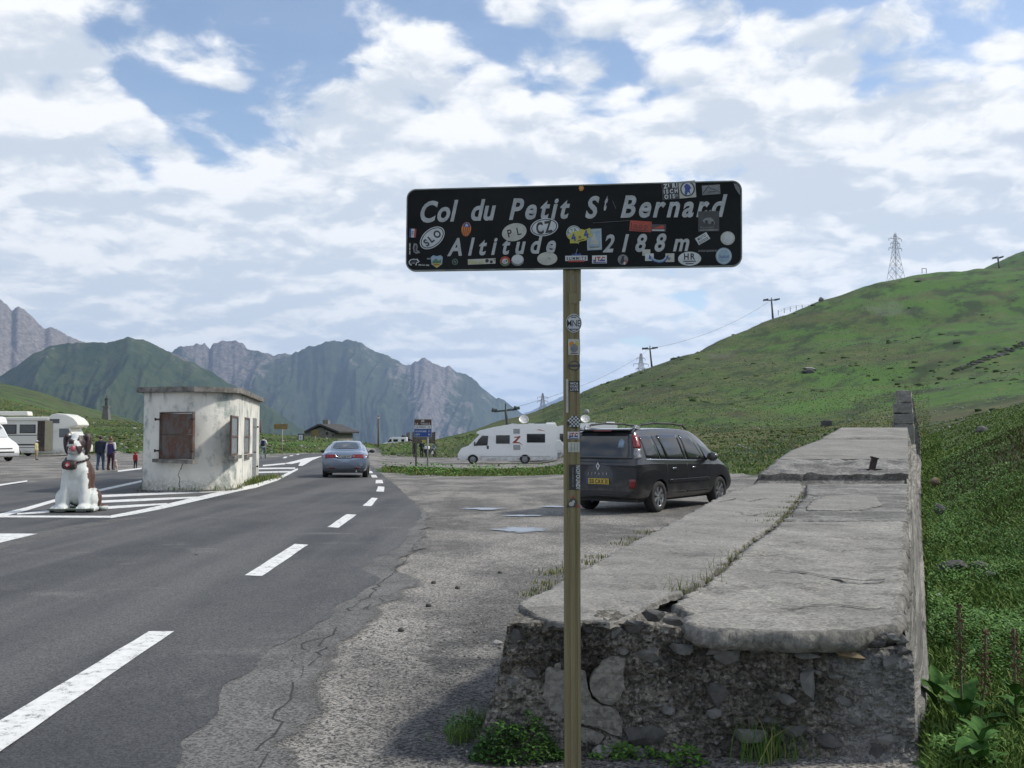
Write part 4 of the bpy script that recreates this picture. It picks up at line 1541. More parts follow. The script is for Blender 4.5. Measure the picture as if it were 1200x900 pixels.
    for i in range(9):
        rs = random.Random(300 + i)
        bm = bmesh.new()
        for k in range(16):
            q = Vector((rs.gauss(0, 1), rs.gauss(0, 1), rs.gauss(0, 1))).normalized()
            q = Vector((q.x, q.y, q.z)) * rs.uniform(.72, 1.0)
            bm.verts.new(q)
        r_ = bmesh.ops.convex_hull(bm, input=bm.verts)
        bmesh.ops.delete(bm, geom=[g_ for g_ in r_['geom_interior'] if isinstance(g_, bmesh.types.BMVert)], context='VERTS')
        bmesh.ops.subdivide_edges(bm, edges=bm.edges[:], cuts=1, use_grid_fill=True)
        for q in bm.verts:
            q.co *= .90 + .30 * float(fbm(q.co.x * 2.1 + i * 5, q.co.y * 2.1 + q.co.z * 1.7, 210 + i, 3))
        me = bpy.data.meshes.new('stone')
        bm.to_mesh(me)
        bm.free()
        variants.append(me)
    mats = [M['stone'], M['stone_dark'], M['stone_dark'], M['stone'], M['stone_pale']]
    vmesh = {}

    def stone(u, v, w, h, mk, rot=0, out=.03, depth=.6):
        key = (random.randrange(9), mk)
        if key not in vmesh:
            me = variants[key[0]].copy()
            me.materials.clear()
            me.materials.append(M[mk])
            vmesh[key] = me
        o = bpy.data.objects.new('stone', vmesh[key])
        COL.objects.link(o)
        o.parent = root
        s_ = 5.0 / FPX
        o.location = face_pt(u, v, out)
        o.rotation_euler = (random.uniform(-.3, .3), rot, random.uniform(-.4, .2))
        o.scale = (w * s_ / 1.5, max(w, h) * s_ * depth / 1.5, h * s_ / 1.5)
        return o

    big = [(853, 769, 30, 17, 'stone', -.25), (945, 768, 30, 10, 'stone', -.1), (995, 768, 34, 11, 'stone_ochre', .08), (947, 801, 15, 38, 'stone', 0), (922, 819, 20, 11, 'stone', .25), (760, 766, 26, 20, 'stone', .2),
           (800, 760, 28, 14, 'stone', .1), (838, 762, 24, 12, 'stone', 0), (885, 760, 20, 10, 'stone', -.1), (812, 803, 22, 22, 'stone_dark', 0), (840, 812, 24, 26, 'stone_dark', 0), (783, 833, 16, 12, 'stone', .2),
           (760, 858, 44, 30, 'stone_dark', 0), (800, 866, 46, 30, 'stone_dark', .1), (838, 836, 20, 14, 'stone', -.3), (868, 800, 16, 10, 'stone_dark', 0), (905, 843, 22, 12, 'stone_dark', .1), (880, 862, 40, 18, 'stone', 0),
           (930, 856, 30, 14, 'stone_dark', -.1), (965, 838, 24, 14, 'stone_dark', .2), (990, 822, 18, 10, 'stone', .3), (1005, 845, 20, 14, 'stone', .4), (1020, 800, 24, 16, 'stone', .2), (1030, 840, 22, 12, 'stone', .5),
           (970, 870, 34, 18, 'stone_dark', 0), (915, 884, 40, 18, 'stone_dark', 0), (1020, 880, 30, 20, 'stone_dark', 0), (858, 888, 34, 18, 'stone_dark', 0), (1012, 780, 20, 12, 'stone', 0), (980, 792, 14, 8, 'stone', 0),
           (605, 748, 26, 26, 'stone_dark', 0), (628, 752, 22, 20, 'stone_dark', .3), (650, 762, 20, 14, 'stone', 0), (600, 800, 28, 18, 'stone', 0), (622, 790, 20, 16, 'stone_dark', 0), (592, 838, 30, 22, 'stone_dark', 0),
           (610, 862, 26, 20, 'stone_dark', 0), (700, 752, 22, 14, 'stone_dark', .2), (722, 742, 20, 14, 'stone', -.2), (742, 735, 24, 14, 'stone_dark', 0), (690, 738, 16, 12, 'stone_dark', 0), (728, 762, 18, 10, 'stone', .3),
           (640, 735, 18, 14, 'stone_dark', 0), (664, 742, 14, 12, 'stone_dark', 0), (765, 722, 26, 12, 'stone_dark', 0), (790, 728, 22, 11, 'stone_dark', 0), (1040, 865, 22, 16, 'stone', .3), (1042, 780, 16, 20, 'stone', .2), (1045, 825, 18, 14, 'stone', .1), (1046, 748, 16, 10, 'stone', .1), (1057, 750, 14, 12, 'stone', .2), (1057, 762, 14, 10, 'stone_dark', 0), (1030, 754, 16, 8, 'stone_dark', .1)]
    for i_, (u, v, w, h, mk, rot) in enumerate(big):
        if mk == 'stone_dark' and v > 790 and i_ % 2:
            continue
        stone(u, v, w, h, mk, rot, .018 if i_ > 4 else .03)
    for i in range(290):
        u, v = random.uniform(590, 1055), random.uniform(738, 885)
        if 625 < u < 735 and v > 772:
            continue
        w = random.uniform(3, 5 + 5 * random.random() ** 2)
        stone(u, v, w, w * random.uniform(.5, .9), random.choice(['stone', 'stone_dark', 'stone_dark', 'stone', 'stone_pale' if random.random() < .25 else 'stone_dark']), random.uniform(-.5, .5), random.uniform(.0, .03))

    # flakes of old plaster
    def patch(px, out, name, label=None):
        P = [face_pt(q[0], q[1], out) for q in px]
        pts = []
        for a, b in zip(P, P[1:] + P[:1]):
            n = max(1, int((b - a).length / .018))
            for k in range(n):
                q = a.lerp(b, k / n)
                pts.append(q + Vector((random.gauss(0, .0022), 0, random.gauss(0, .0022))))
        b = MB()
        n = len(pts)
        tr = tessellate_polygon([[Vector((p.x, p.z, 0)) for p in pts]])
        fr = [p + Vector((0, random.uniform(-.002, .002), 0)) for p in pts]
        bk = [p + Vector((0, .09, 0)) for p in pts]
        b.add(fr, [tuple(t) for t in tr], 0)
        b.add(fr + bk, [(i, (i + 1) % n, n + (i + 1) % n, n + i) for i in range(n)], 0)
        o = b.build(name, M['plaster'], root)
        if label:
            o['label'] = label

    patch([(706, 774), (720, 770), (733, 773), (730, 788), (732, 806), (725, 820), (717, 826), (705, 824), (695, 815), (691, 803), (694, 790), (700, 784)], .062, 'plaster_flake', 'clean pale flake of plaster standing proud')
    patch([(640, 785), (662, 774), (686, 786), (688, 802), (693, 818), (703, 826), (721, 830), (729, 846), (729, 864), (712, 858), (695, 851), (670, 846), (648, 838), (636, 816)], .050, 'plaster_flake')
    patch([(640, 842), (668, 849), (694, 855), (709, 862), (702, 872), (680, 872), (655, 866)], .050, 'plaster_flake')
    patch([(712, 863), (728, 868), (731, 886), (704, 882), (704, 873)], .050, 'plaster_flake')
    # rusty bracket left on the top
    b = MB()
    p = onz(1022, 563, .66)
    b.box((0, 0, .10), (.12, .06, .28), Matrix.Rotation(.25, 3, 'Y'))
    b.box((.0, 0, -.01), (.3, .22, .03))
    b.box((.03, 0, .23), (.16, .09, .03), Matrix.Rotation(.25, 3, 'Y'))
    o = b.build('bracket', M['rust_dark'], root, Matrix.Translation((7.45, 20.6, float(wall_top(20.6)) + .02)))
    o['label'] = 'rusty iron bracket on the step'
    return root


build_wall()


def far_pier():
    root = thing('stone_pier', 'broken masonry pier standing at the far end of the ruined wall', 'pier', at(1060, 500, 34.5))
    root.location.z = 0
    x0, y0 = root.location.x, root.location.y
    px = 34.5 / FPX

    def blk(u0, u1, v0, v1, y, d, name='stone', m='slab'):
        a, c = at(u0, v1, y), at(u1, v0, y)
        b = MB()
        b.box(((a.x + c.x) / 2 - x0 + .375 * d / 2, y + .927 * d / 2 - y0, (a.z + c.z) / 2), (c.x - a.x, d, c.z - a.z), Matrix.Rotation(-.384, 3, 'Z'))
        o = b.build(name, M[m], root, bevel=.035)
        md = o.modifiers.new('s', 'SUBSURF')
        md.subdivision_type = 'SIMPLE'
        md.levels = md.render_levels = 3
        tx = bpy.data.textures.new('rough', 'CLOUDS')
        tx.noise_scale = .25
        dm = o.modifiers.new('d', 'DISPLACE')
        dm.texture = tx
        dm.strength = .10
        dm.texture_coords = 'GLOBAL'
        bpy.context.view_layer.update()
        bake(o)

    blk(1047, 1070, 497, 545, 34.5, 3.2)
    blk(1047.5, 1069.5, 484.6, 497, 34.5, 3.1)
    blk(1047.5, 1068.5, 472.5, 484.2, 34.5, 3.0)
    blk(1051, 1067.5, 457.5, 472, 34.55, 2.6)
    blk(1069, 1078, 510, 545, 35.0, 6, 'buttress', 'wallside')
    b = MB()
    P = [at(1067, 458, 35), at(1070.5, 470, 35), at(1074, 490, 35), at(1077.5, 512, 35), at(1079, 535, 35), at(1064, 540, 35), at(1063, 460, 35)]
    b.prism([(p.x - x0, p.z) for p in P], 0, 7.0, xf=lambda q: Vector((q.x + .39 * q.z, q.z + 35 - y0, q.y)))
    b.build('flank', M['wallside'], root)


far_pier()


# ------------------------------------------------------------------ pass sign
def pass_sign():
    root = thing('pass_sign', 'black mountain pass sign covered in stickers on an olive post', 'road sign', (.30, 4.75, 0))
    yaw, roll, W, H = .1416, -.0087, 1.6225, .4065
    c = Vector((.2825, 4.78, 2.6023))
    ax = Vector((math.cos(yaw) * math.cos(roll), -math.sin(yaw) * math.cos(roll), math.sin(roll)))
    az = Vector((-math.sin(roll) * math.cos(yaw), math.sin(roll) * math.sin(yaw), math.cos(roll)))
    ay = az.cross(ax)                        # away from the camera
    mw = Matrix(((ax.x, ay.x, az.x, c.x - root.location.x), (ax.y, ay.y, az.y, c.y - root.location.y), (ax.z, ay.z, az.z, c.z), (0, 0, 0, 1)))

    def loc(u, v):
        t, k = kt(u, v)
        d = Vector((t, 1, k))
        o = Vector((0, 0, 1.6))
        s_ = (c - o).dot(ay) / d.dot(ay)
        p = o + d * s_ - c
        return p.dot(ax), p.dot(az)

    def rrect(w, h, r, n=7):
        P = []
        for cx, cz, a0 in ((w / 2 - r, h / 2 - r, 0), (-w / 2 + r, h / 2 - r, 90), (-w / 2 + r, -h / 2 + r, 180), (w / 2 - r, -h / 2 + r, 270)):
            for i in range(n + 1):
                a = R_(a0 + 90 * i / n)
                P.append((cx + r * math.cos(a), cz + r * math.sin(a)))
        return P

    fx = lambda q: Vector((q.x, q.z, q.y))
    b = MB()
    b.prism(rrect(W, H, .045), -.008, .008, 0, xf=fx)
    b.build('board', M['black'], root, mw)
    b = MB()
    po, pi = rrect(W + .004, H + .004, .047), rrect(W - .008, H - .008, .041)
    n = len(po)
    vs = [(p[0], y, p[1]) for y in (-.0105, .0105) for p in po] + [(p[0], y, p[1]) for y in (-.0105, .0105) for p in pi]
    fs = []
    for i in range(n):
        j = (i + 1) % n
        fs += [(i, j, n + j, n + i), (i, j, 2 * n + j, 2 * n + i), (n + i, n + j, 3 * n + j, 3 * n + i), (2 * n + i, 2 * n + j, 3 * n + j, 3 * n + i)]
    b.add(vs, fs)
    b.build('rim', M['edge'], root, mw)
    # lettering, one part a word

    def word(s, u0, v0, u1, v1, cap_px, shear=.22, bold=.030, xs=.82, gap=.17):
        x0, z0 = loc(u0, v0)
        x1, z1 = loc(u1, v1)
        cap = abs(loc(u0, v0)[1] - loc(u0, v0 - cap_px)[1])
        ex = Vector((x1 - x0, 0, z1 - z0))
        w = ex.length - shear * cap
        ex.normalize()
        ez = Vector((-ex.z, 0, ex.x))
        b = MB()
        add_text(b, s, (x0, -.0092, z0), ex, ez, cap, w, shear=shear, bold=bold, xs=xs, gap=gap)
        b.build('word', M['letter'], root, mw, fix=False)

    word('Col', 491, 260.6, 537.6, 258.8, 24)
    word('du', 551, 258.4, 583.3, 257.4, 24)
    word('Petit', 597, 257.2, 670.5, 255.5, 24)
    word('S', 685.5, 255.6, 705.2, 255.0, 24.8)
    word('t', 706.8, 246, 714.2, 245.8, 18, bold=.05)
    word('Bernard', 727.5, 254.6, 852, 253.6, 25)
    word('Altitude', 524.6, 299.8, 654.6, 296, 20)
    word(':', 676, 295.6, 680, 295.6, 20)
    word('2188m', 706.7, 295.4, 810.3, 293.8, 20)
    # scratches
    b = MB()
    for (p, q, w_) in (((695, 261.8), (737, 259), .0032), ((718, 236), (722, 245), .0028)):
        x0, z0 = loc(*p)
        x1, z1 = loc(*q)
        b.bar((x0, -.0088, z0), (x1, -.0088, z1), w_, .0012)
    b.build('scratch', M['grey_s'], root, mw)
    b = MB()
    x0, z0 = loc(863.5, 222)
    b.add([(x0 + dx, -.0089, z0 + dz) for dx, dz in ((-.016, .028), (0, .024), (.012, .008), (.014, -.03), (.004, -.016), (-.008, .004))], [(0, 1, 2, 3, 4, 5)])
    b.build('peeled_corner', M['grey_s'], root, mw)

    S = 1.6225 / 391.0
    layer = [0]

    def sticker(shape, u, v, w, h, rot, colr, label, items=(), frame=None, post=False, name='sticker', lift=0):
        """stuck-on print; items: ('t', text, dx, dy, cap, width, mat) / ('e', dx, dy, w, h, mat) / ('r', dx, dy, w, h, mat[, rot]) / ('p', [(dx,dy)..], mat), in pixels from its centre (down positive)"""
        layer[0] += 1
        base = -.0092 - .00012 * (layer[0] % 4) - .0011 * lift
        x, z = loc(u, v)
        mats = [M[colr]]

        def mi(k):
            if M[k] not in mats:
                mats.append(M[k])
            return mats.index(M[k])
        cr, sr = math.cos(R_(rot)), math.sin(R_(rot))

        def P(dx, dy, d):
            dx, dy = dx * S, -dy * S
            return (dx * cr - dy * sr, -d, dx * sr + dy * cr)

        def outline(sh, dx, dy, w, h):
            if sh == 'e':
                return [(dx + w / 2 * math.cos(2 * math.pi * i / 28), dy + h / 2 * math.sin(2 * math.pi * i / 28)) for i in range(28)]
            if sh == 'd':       # dome-topped shield
                return [(dx - w * .5, dy - h * .35), (dx - w * .3, dy - h * .5), (dx, dy - h * .42), (dx + w * .3, dy - h * .5), (dx + w * .5, dy - h * .35), (dx + w * .44, dy + h * .2), (dx, dy + h * .5), (dx - w * .44, dy + h * .2)]
            return [(dx - w / 2, dy - h / 2), (dx + w / 2, dy - h / 2), (dx + w / 2, dy + h / 2), (dx - w / 2, dy + h / 2)]
        bs, bp = MB(), MB()

        def flat(mb, pts, d, m_):
            mb.add([P(px, py, d) for px, py in pts], [tuple(t) for t in tessellate_polygon([[Vector((px, py, 0)) for px, py in pts]])], m_)

        flat(bs, shape if isinstance(shape, list) else outline(shape, 0, 0, w, h), 0, 0)
        M_ = mw @ Matrix.Translation((x, base, z))
        if post:
            M_ = post @ Matrix.Translation((0, -.0004 - .0002 * (layer[0] % 4), 0))
        so_ = bs.build(name, M[colr], root, M_, fix=False)
        so_['label'] = label
        pm = []

        def pmi(k):
            if M[k] not in pm:
                pm.append(M[k])
            return pm.index(M[k])
        d = .00012
        if frame:
            q = outline(shape, 0, 0, w * .93, h * .90)
            q2 = outline(shape, 0, 0, w * .86, h * .81)
            n_ = len(q)
            bp.add([P(a_, b_, d) for a_, b_ in q + q2], [(i, (i + 1) % n_, n_ + (i + 1) % n_, n_ + i) for i in range(n_)], pmi(frame))
        for it in items:
            d += .00008
            if it[0] == 't':
                _, s_, dx, dy, cap, wd, mk = it[:7]
                o_ = Vector(P(dx, dy, d))
                ex = Vector((cr, 0, sr))
                ez = Vector((-sr, 0, cr))
                V_, F_ = text2d(s_, cap * S, wd * S if wd else None, bold=it[7] if len(it) > 7 else .03, xs=.85, gap=.13)
                cx = (min(p[0] for p in V_) + max(p[0] for p in V_)) / 2
                bp.add([o_ + ex * (p[0] - cx) + ez * (p[1] - cap * S / 2) for p in V_], F_, pmi(mk))
            elif it[0] in ('e', 'r'):
                _, dx, dy, w_, h_, mk = it[:6]
                q = outline(it[0], dx, dy, w_, h_)
                if len(it) > 6:
                    a = R_(it[6])
                    q = [(dx + (p[0] - dx) * math.cos(a) - (p[1] - dy) * math.sin(a), dy + (p[0] - dx) * math.sin(a) + (p[1] - dy) * math.cos(a)) for p in q]
                flat(bp, q, d, pmi(mk))
            elif it[0] == 'p':
                flat(bp, it[1], d, pmi(it[2]))
        if bp.v:
            bp.build('print', pm, so_, fix=False)
        return so_

    sticker('e', 507, 279.2, 34, 22, 38, 'white_s', 'white oval country sticker reading SLO', [('t', 'SLO', 0, 0, 8.8, 23, 'ink', .04)], 'ink')
    sticker('e', 603, 272.6, 29.5, 21, 12, 'cream_s', 'pale oval country sticker reading PL', [('t', 'PL', 0, 0, 9, 16, 'ink', .02)], lift=1)
    sticker('e', 638, 266.8, 33, 21, 8, 'white_s', 'white oval country sticker reading CZ', [('t', 'CZ', 0, 0, 13.5, 19, 'ink', .04)], 'ink', lift=1)
    sticker('e', 546.8, 269, 11.5, 17, -6, 'orange_s', 'small striped orange oval sticker with a blue end', [('r', -3.4, 1.5, 1.2, 10, 'red_s'), ('r', -1, 2, 1.2, 13, 'red_s'), ('r', 1.4, 2, 1.2, 13, 'red_s'), ('r', 3.6, 1.5, 1.2, 9, 'red_s'),
            ('p', [(-4.6, -3.2), (-3.2, -6.4), (0, -8.4), (3.2, -6.4), (4.6, -3.2), (0, -2.4)], 'blue_s'), ('p', [(0, -7), (.7, -5.4), (2.2, -5.2), (1, -4.2), (1.4, -2.8), (0, -3.6), (-1.4, -2.8), (-1, -4.2), (-2.2, -5.2), (-.7, -5.4)], 'white_s')])
    sticker('r', 484.2, 273.6, 8.2, 10.5, -3, 'white_s', 'tiny flag sticker with blue and red ends', [('r', -3, 0, 2.2, 10.5, 'blue_s'), ('r', 3, 0, 2.2, 10.5, 'red_s'), ('t', 'F', 0, 0, 5, None, 'grey_s')])
    sticker('r', 480.8, 292, 2.6, 15, 0, 'dgrey_s', 'narrow upright strip of tiny print', [('r', 0, -4.5, 1.2, 4, 'cream_s'), ('r', 0, 0, 1.2, 3, 'cream_s'), ('r', 0, 4.5, 1.2, 4, 'cream_s')])
    sticker([(-3, -7), (1, -6), (2, -2), (1, 1), (4, 3), (5, 5), (0, 6), (-3, 4), (-4, -1)], 488.2, 292, 9, 14, 0, 'grey_s', 'small grey outline sticker of a climbing shape', [('p', [(-1.6, -4.4), (.2, -4), (.6, -1.6), (-.6, 1.2), (1.6, 3.8), (-1.2, 3.4), (-2.4, -1)], 'ink')])
    bear = [(-6, 2), (-6.4, -.6), (-4.6, -3), (-1, -4), (2.4, -3.6), (4.6, -4), (5.2, -2.4), (7, -.6), (5.4, .8), (3.8, .8), (3.4, 4), (2, 4), (1.4, 1.6), (-2, 1.6), (-2.6, 4), (-4.2, 4), (-4.4, 1.4), (-5.2, 3.6)]
    sticker(bear, 485.5, 307.5, 14, 8, 0, 'white_s', 'tiny white outline sticker of an animal', [('p', [(p[0] * .78 - .1, p[1] * .72 - .2) for p in bear], 'ink')])
    sticker('r', 497.5, 311, 15, 2.8, -3, 'ink', 'small line of white cursive print', [('r', -5, 0, 3.6, 1.2, 'cream_s'), ('r', -.6, .1, 3.2, .9, 'cream_s'), ('r', 4.2, 0, 3.4, 1.2, 'cream_s')])
    sticker('d', 512.3, 307, 14.5, 15.5, 0, 'sky_s', 'crest shaped sticker in blue and green with a yellow foot', [('p', [(-5, -1), (-1, -4), (2, -1), (5, -3), (5.4, 2), (-5, 2)], 'green_s'), ('p', [(-5.4, 2), (5.6, 2), (3, 5.6), (0, 7), (-3, 5.6)], 'yellow_s'), ('r', 0, 3.6, 7, 1.2, 'red_s')])
    sticker('r', 503, 303.6, 4.5, 1.8, 0, 'grey_s', 'tiny grey strip beside the crest')
    sticker('e', 533.6, 307.2, 7.4, 7.6, 0, 'green_s', 'little dark green round sticker', [('e', 0, 0, 5.6, 5.8, 'ink'), ('r', 0, 0, 3.4, .9, 'grey_s', 45)])
    sticker('r', 564.8, 306.8, 33, 6.4, 1.5, 'cream_s', 'long white strip sticker reading 78x.ch in yellow', [('t', '78x.ch', -7, .2, 3.8, 18, 'yellow_s', .05), ('e', 6.4, -.6, 4.4, 4.4, 'ink'), ('e', 11.6, .8, 3.8, 3.8, 'ink'), ('r', 15.2, -1.4, 1.4, 1.6, 'ink')])
    sticker('e', 592.2, 306.6, 12.3, 11.8, 0, 'red_s', 'round red and green sticker with a pale middle', [('p', [(-5.6, 1.4), (5.6, 1.4), (4, 4.4), (0, 5.8), (-4, 4.4)], 'green_s'), ('e', 0, 0, 7, 6.6, 'cream_s'), ('e', -1, .6, 3, 3.4, 'sky_s'), ('e', 1.6, -.6, 2, 2.4, 'dgrey_s')])
    sticker('e', 606.8, 305.2, 14.6, 13.6, 0, 'cream_s', 'pale faded round sticker with a knobbly foot', [('p', [(-7.4, .6), (7.4, .6), (6.6, 4), (3, 6.6), (-3, 6.6), (-6.6, 4)], 'grey_s'), ('e', 0, -.6, 13, 10.6, 'white_s')])
    sticker('e', 641.6, 303.4, 23.6, 15.4, 0, 'cream_s', 'pale blank oval sticker with a faint scribble', [('r', 2, 0, 3.6, 2.6, 'grey_s', 20), ('r', 1.6, .4, 2.4, 1.4, 'cream_s', 20)])
    sticker('e', 672.6, 273.6, 17.6, 17.6, 20, 'white_s', 'white round sticker half covered by a yellow one', [('t', 'KTA', -1, -3, 5, 11, 'green_s', .02)], 'green_s', lift=1)
    ye = [(-14.5, -3), (-9, -5), (-8, -7), (-1, -6), (4, -7.4), (7, -5.4), (14, -6), (13, -1), (14.6, 4), (8, 4.6), (6, 7), (-1, 6.6), (-4, 8), (-9, 6.4), (-13, 5.6), (-12, 1)]
    sticker(ye, 679.6, 277, 29, 16, 14, 'yellow_s', 'ragged yellow sticker reading 4x4', [('t', '4', -7.6, -.4, 8.4, None, 'blue_s', .05), ('t', 'x', -.2, .6, 4.6, None, 'ink', .02), ('t', '4', 7.4, -.4, 8.8, None, 'blue_s', .05), ('r', .4, 5.2, 8, 1, 'ink')], lift=2)
    sticker('r', 696.6, 281, 17, 25, 2, 'sky_s', 'faded blue rectangular sticker with a pale peak', [('p', [(-5, 6), (-3.4, -1), (-1.4, -5), (-.4, -8), (1.4, -5), (2.2, -1), (4.6, 3), (5, 6)], 'cream_s'), ('r', 0, 9, 11, 1.6, 'grey_s')], 'cream_s')
    sticker('r', 675.6, 303, 26, 6, 0, 'white_s', 'white banner sticker with stars above it and red below', [('p', [(-6, -3), (-4.6, -5.6), (-3, -4), (-.6, -7), (2, -4.4), (4.4, -6), (6, -3)], 'blue_s'), ('r', 0, 3.4, 19, 2, 'red_s'), ('t', 'SUMMITS', 0, 0, 3.6, 23, 'ink', .03)], name='sticker')
    sticker('r', 702.6, 304.4, 17, 9.4, 0, 'white_s', 'white sticker with red and blue letters JTC', [('t', 'JTC', .2, -.6, 5.2, 12.6, 'red_s', .06), ('p', [(-7, .4), (-4, .4), (-4.6, 2.4), (-7.4, 2.4)], 'blue_s'), ('p', [(.4, .2), (6.6, .2), (6.2, 2.2), (0, 2.2)], 'blue_s'), ('r', 0, 3.7, 15, 1, 'blue_s')])
    sticker('e', 730, 304.6, 12, 12, 0, 'grey_s', 'grey round sticker with a dark rider shape', [('p', [(-3, 4), (-2, -1), (-.6, -4.6), (1.6, -4), (1.2, -1), (2.6, 4), (.6, 3.4), (-1, 5)], 'ink'), ('r', 3.6, 2.8, 2, 4.6, 'red_s'), ('r', 2, 4.2, 2, 3.2, 'white_s')])
    sticker('r', 750.6, 265.6, 25, 12.4, -5, 'red_s', 'red sticker with dark scrawled letters', [('t', 'Joop', -2, -.6, 6.4, 20, 'ink', .0), ('r', 0, 4.6, 20, .8, 'ink')])
    sticker('r', 771.4, 267.6, 17.6, 8.6, -2, 'dgrey_s', 'black sticker with a red swoosh and white line', [('p', [(-7, .4), (-1, -1.4), (3, -3), (5.4, -3.4), (7, -1.4), (6, 1), (0, 1.4)], 'red_s'), ('r', 0, 2.6, 14, 1.5, 'white_s')])
    sticker('r', 795.6, 223.4, 38, 19.6, 4, 'cream_s', 'large black and white sticker reading ZURI ISCH OIS', [('r', -9.4, 0, 19, 19.4, 'ink'), ('t', 'ZÜRI', -9.4, -6.2, 5.2, 16, 'white_s', .05), ('t', 'ISCH', -9.4, .2, 4.6, 16, 'white_s', .05), ('t', 'OIS', -11, 6.2, 4.8, 12, 'white_s', .05), ('r', -3, 6, 3.6, 3.4, 'grey_s'),
            ('e', 9.8, -.4, 16.6, 17.4, 'dgrey_s'), ('e', 9.8, -.4, 13.6, 14.4, 'white_s'), ('p', [(6, -4), (9, -7), (12, -5), (14, -1), (12, 1), (13, 6), (10, 3), (8, 7), (6, 5), (7, 0)], 'blue_s')])
    sticker('r', 833.2, 223, 20.4, 11, 3, 'grey_s', 'grey sticker with a line drawing of a mountain', [('p', [(-9.6, 3.2), (-5, -2.6), (-3, -4.4), (-.6, -1.8), (3, -1), (9.6, 3.2), (9.4, 3.8), (2.6, -.2), (-.8, -1), (-3, -3.4), (-9, 3.8)], 'ink'), ('r', 1, 2.4, 9, 1, 'dgrey_s')])
    sticker('r', 830.4, 259.8, 23.6, 23.4, 0, 'dgrey_s', 'dark sticker with a pale off-road car and small print', [('p', [(-5, 2), (-7, -1), (-3, -4), (2, -4.4), (5, -2), (7, 2), (6, 4), (3.6, 2.4), (1, 3.4), (-2, 1.6)], 'grey_s'), ('e', -2.6, .4, 3.6, 3.6, 'ink'), ('e', 4.4, 1.8, 3.4, 3.4, 'ink'), ('t', 'Mountain', -2, 6.8, 2.4, 15, 'grey_s', .02), ('r', 0, 10, 20, 1.6, 'grey_s')])
    sticker('p' if False else [(-6, -1.8), (-3.4, -3.8), (-1, -1.6), (1, -4), (3, -1.6), (6, -3.4), (4, 0), (-4, 0)], 831, 250, 14, 6, 0, 'grey_s', 'torn pale scrap over the last letters')
    sticker('r', 823.2, 280, 14.6, 9, 30, 'white_s', 'small tilted white label with two lines of print', [('t', 'MOTO', -.2, -1.8, 2.8, 10, 'ink', .03), ('t', 'SUISSE', 0, 2.2, 2.6, 11.4, 'ink', .03)])
    sticker('e', 852.6, 279.6, 16, 15.8, 0, 'cream_s', 'pale pinkish round sticker, peeling', [('p', [(-4, -5), (0, -7), (5, -5), (6.6, 0), (4, 5), (-1, 6.6), (-5.6, 3), (-3, -1)], 'white_s')])
    sticker('r', 829, 294.2, 21, 2.8, 0, 'ink', 'thin white web address lettering', [('t', 'www.guestel', 0, 0, 2.2, 21, 'grey_s', .02)])
    sticker('e', 848, 300.4, 18, 19.2, 0, 'sky_s', 'round pale blue sticker at the corner', [('e', 0, 0, 15.4, 16.4, 'white_s'), ('e', 0, 0, 14, 15, 'sky_s'), ('t', 'Suisse', .4, .2, 4, 11, 'blue_s', .0)])
    sticker('e', 808, 303.6, 26, 16.2, 0, 'white_s', 'white oval country sticker reading HR', [('t', 'HR', 0, -2.6, 7, 12.6, 'ink', .035), ('r', 0, 3, 14, 1.3, 'dgrey_s'), ('r', 0, 5.6, 9, 1.1, 'dgrey_s')], lift=1)
    sticker('r', 757.4, 296.4, 9, 7.4, -2, 'cream_s', 'small white square sticker half under a fish shape')
    sticker('r', 761, 301.8, 9.8, 8.6, 0, 'white_s', 'white square sticker under the fish shape')
    fish = [(-11, -4), (-8.6, -1), (-4, 2), (1, 3), (6, 1.4), (8.6, -2.4), (11, -3), (9.6, 1), (6, 5), (0, 6.2), (-6, 4.6), (-9, 2), (-12, 1)]
    sticker(fish, 772.4, 302.6, 23, 11, 0, 'blue_s', 'curved blue fish shaped sticker', [('p', [(p[0] * .8, p[1] * .7 + .6) for p in fish], 'sky_s')], lift=1)
    sticker('r', 785, 302.4, 10, 10, 0, 'cream_s', 'small square pale sticker right of the fish shape', [('r', -1, 1, 3, 3, 'grey_s', 30)])
    sticker([(-2.6, -2), (-.4, -3.6), (2, -2.6), (3.2, 0), (1.6, 3), (-1.6, 3.4), (-3, .6)], 681.4, 221, 6, 7, 0, 'orange_s', 'tiny torn orange scrap near the top edge', [('r', 0, 0, 1.6, 2.6, 'beige')])

    # the post: grooved profile
    b = MB()
    hw = .0385
    prof = [(-hw, -.030), (-.024, -.030), (-.022, -.026), (-.012, -.026), (-.010, -.030), (.012, -.030), (.014, -.026), (.022, -.026), (.024, -.030), (hw, -.030), (hw, .030), (-hw, .030)]
    b.prism(prof, -.4, 2.52)
    b.build('post', M['post'], root, Matrix.Translation((-.012, .065, 0)))
    b = MB()
    for z in (2.46, 2.72):
        b.box((0, .085, z), (.36, .03, .045))
    b.box((0, .075, 2.5), (.07, .03, .5))
    b.build('clamp', M['galv'], root)

    def pm(u, v):
        y = 4.75 + .065 - .030
        p = at(u, v, y)
        return Matrix.Translation((p.x - root.location.x, y - root.location.y - .0006, p.z))

    sticker('e', 672.4, 378.8, 18.4, 22, 0, 'white_s', 'white oval country sticker reading MNE high on the post', [('t', 'MNE', 0, 0, 7.4, 15.4, 'ink', .012), ('r', 0, -7, 6, 1.3, 'dgrey_s'), ('r', 0, 7, 9, 1.2, 'dgrey_s')], 'ink', post=pm(672.4, 378.8))
    sticker('r', 672.8, 406.6, 14, 18.4, 0, 'cream_s', 'small white sticker with an orange and grey crest', [('e', -3, -3, 6, 7, 'orange_s'), ('e', 3.4, -3.4, 5, 6, 'yellow_s'), ('e', 0, 1.4, 9, 10, 'grey_s'), ('r', 0, 7.4, 8, 1, 'dgrey_s')], post=pm(672.8, 406.6))
